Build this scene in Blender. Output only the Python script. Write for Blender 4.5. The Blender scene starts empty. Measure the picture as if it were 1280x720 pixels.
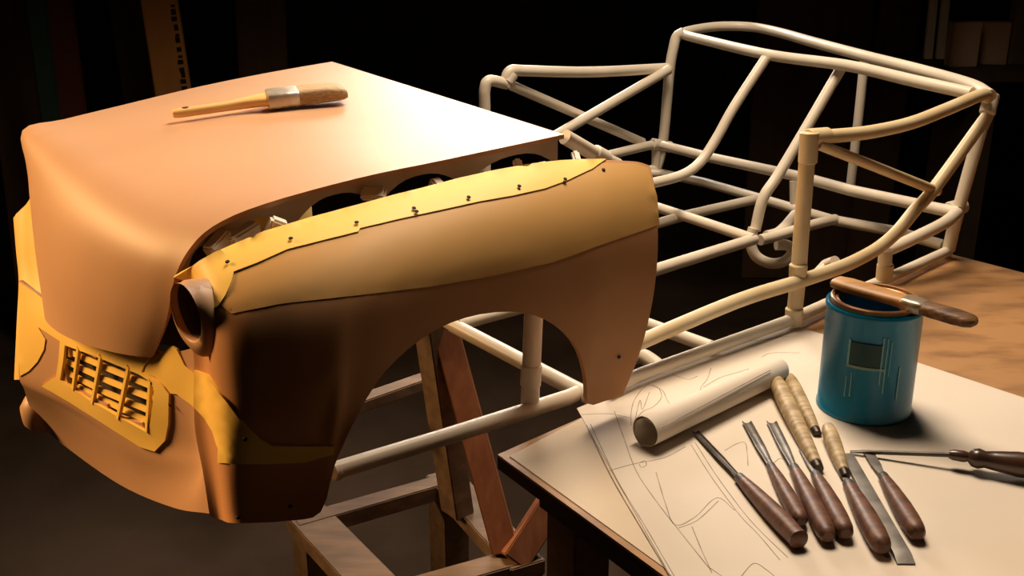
import bpy, bmesh, math, random
from mathutils import Vector, Matrix
random.seed(4)
SC = bpy.context.scene
COL = SC.collection
H = 1.45                                   # eye height of the photographer
# --- helpers -------------------------------------------------------------
V = Vector
def cr(p0, p1, p2, p3, t):
    return 0.5*((2*p1)+(p2-p0)*t+(2*p0-5*p1+4*p2-p3)*t*t+(3*p1-p0-3*p2+p3)*t*t*t)
def spline(pts, n, closed=False):
    """Catmull-Rom curve through pts, n steps per span."""
    pts = [V(p) for p in pts]; out = []; m = len(pts)
    if closed:
        for i in range(m):
            for k in range(n):
                out.append(cr(pts[i-1], pts[i], pts[(i+1) % m], pts[(i+2) % m], k/n))
        return out
    for i in range(m-1):
        a = pts[i-1] if i else 2*pts[0]-pts[1]
        b = pts[i+2] if i+2 < m else 2*pts[-1]-pts[-2]
        for k in range(n):
            out.append(cr(a, pts[i], pts[i+1], b, k/n))
    out.append(pts[-1]); return out
def refine(net, nr, nc):
    """Smooth a control net (rows of points) to a dense grid."""
    rows = [spline(r, nc) for r in net]
    cols = [spline([r[j] for r in rows], nr) for j in range(len(rows[0]))]
    return [[cols[j][i] for j in range(len(cols))] for i in range(len(cols[0]))]

def link(o, parent=None):
    COL.objects.link(o)
    if parent is not None: o.parent = parent
    return o
def build(name, vf, mat, parent=None, smooth=True, angle=40, label=None):
    """One mesh object from (verts, faces) in world coordinates."""
    vs, fs = vf
    off = V((0, 0, 0))
    if parent is not None:
        q = parent
        while q is not None:
            off += q.location; q = q.parent
    me = bpy.data.meshes.new(name)
    c = V((0, 0, 0))
    for v in vs: c += V(v)
    c /= len(vs)
    me.from_pydata([tuple(V(v)-c) for v in vs], [], [tuple(f) for f in fs])
    bm = bmesh.new(); bm.from_mesh(me)
    bmesh.ops.recalc_face_normals(bm, faces=bm.faces); bm.to_mesh(me); bm.free()
    me.materials.append(mat)
    if smooth:
        for p in me.polygons: p.use_smooth = True
        me.set_sharp_from_angle(angle=math.radians(angle))
    o = bpy.data.objects.new(name, me); link(o, parent)
    o.location = c-off
    if label: o['label'] = label
    return o
def merge(*parts):
    vs, fs = [], []
    for a, b in parts:
        n = len(vs); vs += list(a); fs += [tuple(i+n for i in f) for f in b]
    return vs, fs
def tag(o, label, cat, group=None):
    o['label'] = label; o['category'] = cat
    if group: o['group'] = group
    return o
def thing(name, loc, label, cat, group=None):
    o = bpy.data.objects.new(name, None); o.location = loc; o.empty_display_size = .05
    return tag(link(o), label, cat, group)
def struct(name, vf, mat, **k):
    o = build(name, vf, mat, **k); o['kind'] = 'structure'; return o
def ring(c, ex, ey, a, b, n=16, pw=2.0):
    out = []
    for i in range(n):
        t = 2*math.pi*i/n; x, y = math.cos(t), math.sin(t)
        x = math.copysign(abs(x)**(2/pw), x); y = math.copysign(abs(y)**(2/pw), y)
        out.append(V(c)+V(ex)*a*x+V(ey)*b*y)
    return out
def loft(rings, caps=True, closed=False):
    n = len(rings[0]); vs = [p for r in rings for p in r]; fs = []
    m = len(rings)
    for i in range(m if closed else m-1):
        for j in range(n):
            a, b = i*n+j, i*n+(j+1) % n; i2 = (i+1) % m
            fs.append((a, b, i2*n+(j+1) % n, i2*n+j))
    if caps and not closed:
        fs.append(tuple(range(n))[::-1]); fs.append(tuple(range((m-1)*n, m*n)))
    return vs, fs
def tube(pts, r, n=14, closed=False, caps=True):
    pts = [V(p) for p in pts]; m = len(pts); rings = []
    t0 = (pts[1]-pts[0]).normalized()
    ex = t0.orthogonal().normalized()
    for i, p in enumerate(pts):
        if closed: t = (pts[(i+1) % m]-pts[i-1]).normalized()
        else: t = (pts[min(i+1, m-1)]-pts[max(i-1, 0)]).normalized()
        ex = (ex-t*ex.dot(t)).normalized(); ey = t.cross(ex)
        rr = r[i] if isinstance(r, (list, tuple)) else r
        rings.append(ring(p, ex, ey, rr, rr, n))
    return loft(rings, caps, closed)
def lathe(prof, n=40, mtx=None, closed=False):
    """prof: (radius, height) pairs; open ends with radius 0 close on themselves."""
    rings = [[V((max(r, 1e-5)*math.cos(2*math.pi*i/n), max(r, 1e-5)*math.sin(2*math.pi*i/n), z)) for i in range(n)] for r, z in prof]
    vs, fs = loft(rings, caps=not closed, closed=closed)
    if mtx is not None: vs = [mtx @ v for v in vs]
    return vs, fs
def frame(o, x, zhint):
    x = V(x).normalized(); z = V(zhint); z = (z-x*z.dot(x)).normalized(); y = z.cross(x)
    m = Matrix((x, y, z)).transposed().to_4x4(); m.translation = V(o); return m
def xf(vf, m): return [m @ V(v) for v in vf[0]], vf[1]
def box(x0, x1, y0, y1, z0, z1, m=None, bev=0):
    if bev:
        bm = bmesh.new(); bmesh.ops.create_cube(bm, size=1)
        for v in bm.verts: v.co = V((x0+(v.co.x+.5)*(x1-x0), y0+(v.co.y+.5)*(y1-y0), z0+(v.co.z+.5)*(z1-z0)))
        bmesh.ops.bevel(bm, geom=bm.edges[:], offset=bev, segments=2, affect='EDGES')
        vs = [v.co.copy() for v in bm.verts]; bm.verts.index_update(); fs = [tuple(v.index for v in f.verts) for f in bm.faces]; bm.free()
    else:
        vs = [V((x, y, z)) for z in (z0, z1) for x, y in ((x0, y0), (x1, y0), (x1, y1), (x0, y1))]
        fs = [(3, 2, 1, 0), (4, 5, 6, 7), (0, 1, 5, 4), (1, 2, 6, 5), (2, 3, 7, 6), (3, 0, 4, 7)]
    if m is not None: vs = [m @ v for v in vs]
    return vs, fs
def bar(a, b, w, h, up=(0, 0, 1), bev=.002):
    """Rectangular timber from a to b; w sideways, h along up."""
    a, b = V(a), V(b); m = frame(a, b-a, up)
    return box(0, (b-a).length, -w/2, w/2, -h/2, h/2, m, bev)
def prism(poly, z0, z1):
    n = len(poly); vs = [V((p[0], p[1], z0)) for p in poly]+[V((p[0], p[1], z1)) for p in poly]
    fs = [tuple(range(n))[::-1], tuple(range(n, 2*n))]+[(i, (i+1) % n, n+(i+1) % n, n+i) for i in range(n)]
    return vs, fs
def plate(grid, t, inside, holes=()):
    """Curved board of thickness t under a dense grid of points."""
    nr, nc = len(grid), len(grid[0]); N = []
    for i in range(nr):
        for j in range(nc):
            a = grid[min(i+1, nr-1)][j]-grid[max(i-1, 0)][j]; b = grid[i][min(j+1, nc-1)]-grid[i][max(j-1, 0)]
            N.append(a.cross(b).normalized())
    pts = [p for r in grid for p in r]
    s = sum((V(inside)-p).dot(n) for p, n in zip(pts, N))
    sg = 1 if s > 0 else -1
    vs = pts+[p+n*sg*t for p, n in zip(pts, N)]
    return shell(vs, [(i*nc+j, i*nc+j+1, (i+1)*nc+j+1, (i+1)*nc+j) for i in range(nr-1) for j in range(nc-1) if (i, j) not in holes], len(pts))
def shell(vs, top, n):
    cnt = {}
    for f in top:
        for a, b in zip(f, f[1:]+f[:1]): cnt[(a, b)] = 1
    fs = list(top)+[tuple(i+n for i in f)[::-1] for f in top]
    for (a, b) in cnt:
        if (b, a) not in cnt: fs.append((b, a, a+n, b+n))
    return vs, fs
def sheet(name, t):
    """A thin layer of board glued on a body panel, t thick."""
    pts, top = SHEETS[name]; pts = [V(p) for p in pts]; N = [V((0, 0, 0)) for _ in pts]
    for f in top:
        nn = (pts[f[1]]-pts[f[0]]).cross(pts[f[2]]-pts[f[0]])
        for i in f: N[i] += nn
    s = 1 if sum((V((0, 0, H))-p).dot(n) for p, n in zip(pts, N)) > 0 else -1
    return shell(pts+[p-n.normalized()*s*t for p, n in zip(pts, N)], top, len(pts))

# --- materials -----------------------------------------------------------
def mat(name, c1, c2=None, rough=.7, scale=8, bump=0, metal=0, detail=6, stretch=None, coat=0, spec=None, lo=.35, hi=.65):
    m = bpy.data.materials.new(name); m.use_nodes = True; nt = m.node_tree; b = nt.nodes['Principled BSDF']
    b.inputs['Roughness'].default_value = rough; b.inputs['Metallic'].default_value = metal
    b.inputs['Coat Weight'].default_value = coat
    if spec is not None: b.inputs['Specular IOR Level'].default_value = spec
    tc = nt.nodes.new('ShaderNodeTexCoord'); mp = nt.nodes.new('ShaderNodeMapping'); nz = nt.nodes.new('ShaderNodeTexNoise')
    nt.links.new(tc.outputs['Object'], mp.inputs[0]); nt.links.new(mp.outputs[0], nz.inputs['Vector'])
    if stretch: mp.inputs['Scale'].default_value = stretch
    nz.inputs['Scale'].default_value = scale; nz.inputs['Detail'].default_value = detail
    r = nt.nodes.new('ShaderNodeValToRGB'); nt.links.new(nz.outputs['Fac'], r.inputs[0])
    r.color_ramp.elements[0].position = lo; r.color_ramp.elements[1].position = hi
    r.color_ramp.elements[0].color = (*c1, 1); r.color_ramp.elements[1].color = (*(c2 or c1), 1)
    nt.links.new(r.outputs[0], b.inputs['Base Color'])
    if bump:
        bp = nt.nodes.new('ShaderNodeBump'); bp.inputs['Strength'].default_value = bump; bp.inputs['Distance'].default_value = .004
        nt.links.new(nz.outputs['Fac'], bp.inputs['Height']); nt.links.new(bp.outputs[0], b.inputs['Normal'])
    return m
M = dict(
 board=mat('tan_board', (.50, .29, .165), (.56, .33, .19), .5, 3, 0, spec=.4),
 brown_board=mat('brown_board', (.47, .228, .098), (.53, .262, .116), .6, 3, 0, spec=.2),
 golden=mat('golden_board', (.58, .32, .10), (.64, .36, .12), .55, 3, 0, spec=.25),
 yellow=mat('yellow_board', (.90, .60, .13), (.92, .64, .16), .5, 6, 0, spec=.3),
 pvc=mat('plastic_pipe', (.68, .59, .47), (.75, .67, .545), .38, 10, .05),
 oldpvc=mat('yellowed_plastic_pipe', (.66, .50, .28), (.74, .60, .38), .38, 14, .05),
 foam=mat('pale_block', (.84, .77, .66), (.88, .82, .72), .8, 20, .2),
 flange=mat('grey_board', (.40, .33, .25), (.50, .42, .33), .8, 14, .1),
 dark=mat('dark_shade_board', (.030, .018, .012), (.042, .025, .016), .85, 9),  # near-black stands in for shade in grille, headlight and hood gap
 paper=mat('drawing_paper', (.72, .63, .53), (.77, .68, .575), .85, 5, .03, spec=.2),
 paper2=mat('cream_paper', (.68, .55, .41), (.73, .60, .455), .85, 6, .03, spec=.2),
 pencil=mat('pencil_line', (.22, .18, .15), (.46, .39, .32), .9, 45),
 ply=mat('plywood', (.15, .062, .021), (.43, .225, .088), .6, 5, .15, stretch=(1.5, 4, 4), lo=.28, hi=.52),
 wood=mat('raw_timber', (.125, .077, .044), (.20, .125, .072), .7, 6, .2, stretch=(2, 9, 9)),
 redwood=mat('red_timber', (.20, .065, .025), (.28, .10, .04), .6, 6, .2, stretch=(9, 9, 2)),
 apron=mat('dark_timber', (.05, .028, .014), (.08, .045, .022), .7, 8, .2),
 handle=mat('walnut_handle', (.085, .032, .017), (.165, .066, .033), .48, 30, .1, stretch=(1, 6, 6), coat=.0),
 pale=mat('boxwood_handle', (.30, .20, .09), (.55, .41, .23), .5, 26, .1, stretch=(1, 6, 6), coat=.0),
 ferr=mat('dark_ferrule', (.035, .028, .022), (.07, .05, .04), .4, 30, 0, .6),
 steel=mat('old_steel', (.13, .12, .11), (.26, .24, .22), .5, 40, .1, .55),
 dsteel=mat('dark_steel', (.05, .044, .04), (.12, .10, .09), .5, 40, .1, .5),
 brass=mat('worn_ferrule', (.34, .29, .22), (.55, .48, .38), .35, 60, .1, .7),
 ebony=mat('dark_turned_handle', (.035, .016, .009), (.07, .03, .016), .35, 30, .1, coat=.3),
 teal=mat('teal_enamel', (.0, .12, .25), (.0, .24, .44), .3, 5, .02, stretch=(1, 1, .6), coat=0, spec=.4),
 tealin=mat('wet_teal_paint', (.0, .06, .065), (.0, .10, .11), .3, 8),
 label=mat('faded_green_label', (.0, .045, .05), (.0, .065, .066), .5, 12),
 edge=mat('pale_label_edge', (.30, .42, .30), (.22, .36, .30), .5, 30),
 streak=mat('pale_teal_streak', (.16, .46, .50), (.22, .55, .56), .3, 60),
 rim=mat('copper_rim', (.20, .085, .03), (.40, .19, .08), .35, 30, .1, .5),
 oak=mat('brush_wood', (.80, .47, .16), (.86, .55, .22), .45, 12, .05, stretch=(1, 6, 6), coat=.2),
 oldwood=mat('used_brush_wood', (.30, .14, .04), (.46, .24, .08), .5, 12, .1, stretch=(1, 6, 6)),
 tin=mat('pressed_tin', (.50, .46, .40), (.72, .67, .60), .38, 60, .1, .55),
 hair=mat('pale_bristle', (.34, .22, .11), (.50, .34, .18), .7, 40, .5, stretch=(1, 14, 14)),
 crust=mat('caked_bristle', (.05, .022, .008), (.17, .08, .024), .55, 24, .5, stretch=(1, 8, 8)),
 floor=mat('dusty_floor', (.050, .031, .020), (.10, .066, .045), .95, 2.2, .3, detail=10, spec=.05),
 wall=mat('dark_brown_wall', (.022, .014, .009), (.034, .022, .013), .9, 2),  # very dark brown all over
 plank=mat('orange_plank', (.66, .28, .07), (.74, .32, .085), .7, 5, stretch=(3, 3, 1)),
 brown=mat('brown_plank', (.10, .05, .022), (.14, .075, .035), .7, 4, stretch=(5, 5, 1)),
 green=mat('dark_green_plank', (.02, .055, .035), (.03, .07, .045), .7, 4),
 red=mat('dark_red_plank', (.13, .03, .014), (.17, .045, .022), .7, 4),
 black=mat('black_ink', (.015, .01, .008), None, .8),
 card=mat('old_card', (.62, .40, .24), (.74, .50, .32), .8, 7),
 grey=mat('grey_rod', (.20, .15, .10), (.28, .21, .14), .6, 12),
)
# --- sheet-board surfaces of the car body: control nets in metres ---------
def lerp(a, b, t): return a+(b-a)*t
UDIR = V((math.cos(math.radians(36)), math.sin(math.radians(36)), 0))   # towards the car's tail
WDIR = V((-UDIR.y, UDIR.x, 0))                                           # towards the far side
HOOD_NEAR = [(0.0586, 1.2453, 1.1810), (-0.0754, 1.1479, 1.1740), (-0.1523, 1.0921, 1.1702), (-0.2365, 1.0309, 1.1600), (-0.2788, 1.0002, 1.1470), (-0.3009, 0.9865, 1.1264), (-0.3152, 0.9823, 1.0988), (-0.3305, 0.9960, 1.0549), (-0.3587, 1.0249, 1.0032)]
HOOD_FAR = [(-0.2859, 1.7947, 1.1795), (-0.3695, 1.7340, 1.1728), (-0.4634, 1.6657, 1.1624), (-0.5608, 1.5950, 1.1472), (-0.6171, 1.5293, 1.1408), (-0.6499, 1.4685, 1.1381), (-0.6123, 1.3845, 1.0974), (-0.5800, 1.3091, 1.0361), (-0.5534, 1.2419, 0.9697)]
def hood_net():
    net = []
    crown = [0, .004, .007, .010, .014, .02, .02, .012, 0]
    push = [0, 0, 0, 0, .004, .016, .03, .035, .028]
    for a, b, c, p in zip(HOOD_NEAR, HOOD_FAR, crown, push):
        a = V(a); b = V(b); row = []
        for s in (0, .07, .2, .4, .6, .78, .9, 1):
            q = lerp(a, b, s); w = (4*s*(1-s))**.8
            row.append(q+V((0, 0, c*w))-UDIR*p*w)
        net.append(row)
    return net
FENDER_NET = [
 [(-0.3123, 0.9746, 1.1055), (-0.2958, 0.9717, 1.1151), (-0.2754, 0.9680, 1.1271), (-0.2296, 0.9914, 1.1427), (-0.1885, 1.0139, 1.1500), (-0.1639, 1.0280, 1.1529), (-0.1461, 1.0384, 1.1555), (-0.1172, 1.0582, 1.1588), (-0.0875, 1.0798, 1.1611), (-0.0527, 1.1050, 1.1644), (-0.0166, 1.1301, 1.1664), (0.0211, 1.1550, 1.1671), (0.0515, 1.1746, 1.1658), (0.0782, 1.1903, 1.1638), (0.1028, 1.2045, 1.1613), (0.1243, 1.2164, 1.1575), (0.1413, 1.2250, 1.1541), (0.1548, 1.2311, 1.1484)],
 [(-0.3101, 0.9761, 1.0932), (-0.2937, 0.9704, 1.1033), (-0.2705, 0.9507, 1.1203), (-0.2240, 0.9678, 1.1364), (-0.1839, 0.9872, 1.1438), (-0.1609, 1.0032, 1.1477), (-0.1440, 1.0158, 1.1509), (-0.1164, 1.0379, 1.1547), (-0.0876, 1.0617, 1.1573), (-0.0533, 1.0890, 1.1608), (-0.0172, 1.1150, 1.1627), (0.0205, 1.1397, 1.1630), (0.0508, 1.1583, 1.1609), (0.0769, 1.1722, 1.1578), (0.1015, 1.1848, 1.1538), (0.1230, 1.1969, 1.1486), (0.1418, 1.2086, 1.1445), (0.1571, 1.2177, 1.1387)],
 [(-0.3078, 0.9779, 1.0760), (-0.2914, 0.9690, 1.0865), (-0.2652, 0.9321, 1.1094), (-0.2181, 0.9431, 1.1256), (-0.1793, 0.9591, 1.1332), (-0.1578, 0.9762, 1.1389), (-0.1418, 0.9903, 1.1431), (-0.1157, 1.0144, 1.1479), (-0.0881, 1.0401, 1.1514), (-0.0542, 1.0695, 1.1554), (-0.0181, 1.0965, 1.1572), (0.0196, 1.1211, 1.1568), (0.0499, 1.1389, 1.1534), (0.0754, 1.1513, 1.1487), (0.0995, 1.1625, 1.1425), (0.1209, 1.1748, 1.1352), (0.1413, 1.1898, 1.1305), (0.1585, 1.2020, 1.1244)],
 [(-0.3045, 0.9802, 1.0510), (-0.2890, 0.9678, 1.0621), (-0.2600, 0.9138, 1.0913), (-0.2123, 0.9194, 1.1072), (-0.1752, 0.9324, 1.1148), (-0.1552, 0.9489, 1.1237), (-0.1400, 0.9634, 1.1300), (-0.1156, 0.9884, 1.1368), (-0.0891, 1.0155, 1.1417), (-0.0556, 1.0466, 1.1466), (-0.0194, 1.0747, 1.1484), (0.0185, 1.0995, 1.1470), (0.0490, 1.1169, 1.1417), (0.0736, 1.1283, 1.1344), (0.0972, 1.1388, 1.1249), (0.1180, 1.1520, 1.1145), (0.1403, 1.1702, 1.1090), (0.1598, 1.1856, 1.1029)],
 [(-0.3035, 0.9809, 1.0212), (-0.2878, 0.9663, 1.0322), (-0.2562, 0.9002, 1.0667), (-0.2082, 0.9027, 1.0814), (-0.1727, 0.9132, 1.0889), (-0.1538, 0.9277, 1.1025), (-0.1392, 0.9416, 1.1117), (-0.1162, 0.9661, 1.1214), (-0.0908, 0.9932, 1.1286), (-0.0575, 1.0253, 1.1350), (-0.0210, 1.0543, 1.1368), (0.0173, 1.0795, 1.1343), (0.0481, 1.0973, 1.1264), (0.0721, 1.1087, 1.1157), (0.0948, 1.1194, 1.1018), (0.1146, 1.1335, 1.0877), (0.1386, 1.1543, 1.0814), (0.1602, 1.1722, 1.0755)],
 [(-0.3061, 0.9791, 0.9871), (-0.2892, 0.9637, 0.9971), (-0.2537, 0.8913, 1.0353), (-0.2054, 0.8922, 1.0479), (-0.1716, 0.9010, 1.0552), (-0.1538, 0.9128, 1.0746), (-0.1398, 0.9264, 1.0872), (-0.1179, 0.9481, 1.1014), (-0.0934, 0.9743, 1.1117), (-0.0600, 1.0066, 1.1200), (-0.0230, 1.0364, 1.1220), (0.0160, 1.0624, 1.1180), (0.0474, 1.0813, 1.1069), (0.0708, 1.0934, 1.0920), (0.0922, 1.1055, 1.0725), (0.1103, 1.1212, 1.0537), (0.1353, 1.1434, 1.0469), (0.1585, 1.1624, 1.0416)],
 [(-0.3086, 0.9773, 0.9470), (-0.2901, 0.9621, 0.9555), (-0.2522, 0.8860, 0.9966), (-0.2037, 0.8865, 1.0062), (-0.1717, 0.8937, 1.0133), (-0.1550, 0.9029, 1.0398), (-0.1417, 0.9178, 1.0560), (-0.1210, 0.9369, 1.0754), (-0.0970, 0.9602, 1.0901), (-0.0632, 0.9910, 1.1015), (-0.0253, 1.0214, 1.1037), (0.0147, 1.0485, 1.0980), (0.0469, 1.0700, 1.0827), (0.0698, 1.0848, 1.0621), (0.0891, 1.0980, 1.0361), (0.1042, 1.1135, 1.0124), (0.1293, 1.1361, 1.0054), (0.1532, 1.1556, 1.0011)],
 [(-0.3058, 0.9793, 0.8986), (-0.2888, 0.9639, 0.9054), (-0.2537, 0.8911, 0.9459), (-0.2069, 0.9026, 0.9459), (-0.1768, 0.9115, 0.9511), (-0.1577, 0.8992, 0.9967), (-0.1448, 0.9132, 1.0182), (-0.1251, 0.9296, 1.0440), (-0.1016, 0.9509, 1.0636), (-0.0671, 0.9809, 1.0784), (-0.0280, 1.0114, 1.0811), (0.0133, 1.0402, 1.0732), (0.0467, 1.0642, 1.0531), (0.0692, 1.0806, 1.0262), (0.0849, 1.0935, 0.9931), (0.0953, 1.1072, 0.9642), (0.1188, 1.1287, 0.9576), (0.1422, 1.1477, 0.9550)],
 [(-0.3103, 0.9999, 0.8371), (-0.2955, 0.9902, 0.8384), (-0.2612, 0.9173, 0.8799), (-0.2132, 0.9325, 0.8732), (-0.1844, 0.9412, 0.8775), (-0.1654, 0.9231, 0.9373), (-0.1483, 0.9113, 0.9783), (-0.1296, 0.9253, 1.0109), (-0.1066, 0.9448, 1.0357), (-0.0713, 0.9741, 1.0539), (-0.0308, 1.0052, 1.0571), (0.0119, 1.0356, 1.0469), (0.0466, 1.0618, 1.0218), (0.0687, 1.0796, 0.9884), (0.0795, 1.0906, 0.9485), (0.0835, 1.1008, 0.9152), (0.1034, 1.1197, 0.9099), (0.1244, 1.1367, 0.9096)]]
NOSE_NET = [
 [(-0.3066, 0.9886, 1.0282), (-0.3567, 1.0325, 1.0059), (-0.4524, 1.1422, 0.9922), (-0.5526, 1.2486, 0.9803), (-0.6121, 1.3105, 0.9836)],
 [(-0.2989, 0.9794, 1.0038), (-0.3540, 1.0283, 0.9815), (-0.4470, 1.1276, 0.9603), (-0.5432, 1.2246, 0.9541), (-0.6093, 1.2878, 0.9392)],
 [(-0.2999, 0.9761, 0.9757), (-0.3472, 1.0271, 0.9510), (-0.4419, 1.1190, 0.9210), (-0.5397, 1.2148, 0.9121), (-0.6097, 1.2751, 0.9016)],
 [(-0.3020, 0.9746, 0.9420), (-0.3340, 1.0305, 0.9056), (-0.4308, 1.1208, 0.8708), (-0.5318, 1.2082, 0.8683), (-0.6114, 1.2677, 0.8703)],
 [(-0.3019, 0.9747, 0.9183), (-0.3326, 1.0315, 0.8799), (-0.4288, 1.1248, 0.8456), (-0.5277, 1.2148, 0.8459), (-0.6100, 1.2725, 0.8528)],
 [(-0.3028, 0.9790, 0.8955), (-0.3418, 1.0433, 0.8533), (-0.4392, 1.1456, 0.8126), (-0.5423, 1.2438, 0.8095), (-0.6250, 1.3073, 0.8205)],
 [(-0.3097, 0.9987, 0.8406), (-0.3775, 1.0854, 0.7959), (-0.4750, 1.1938, 0.7617), (-0.5827, 1.3071, 0.7512), (-0.6547, 1.3785, 0.7561)]]

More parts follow.
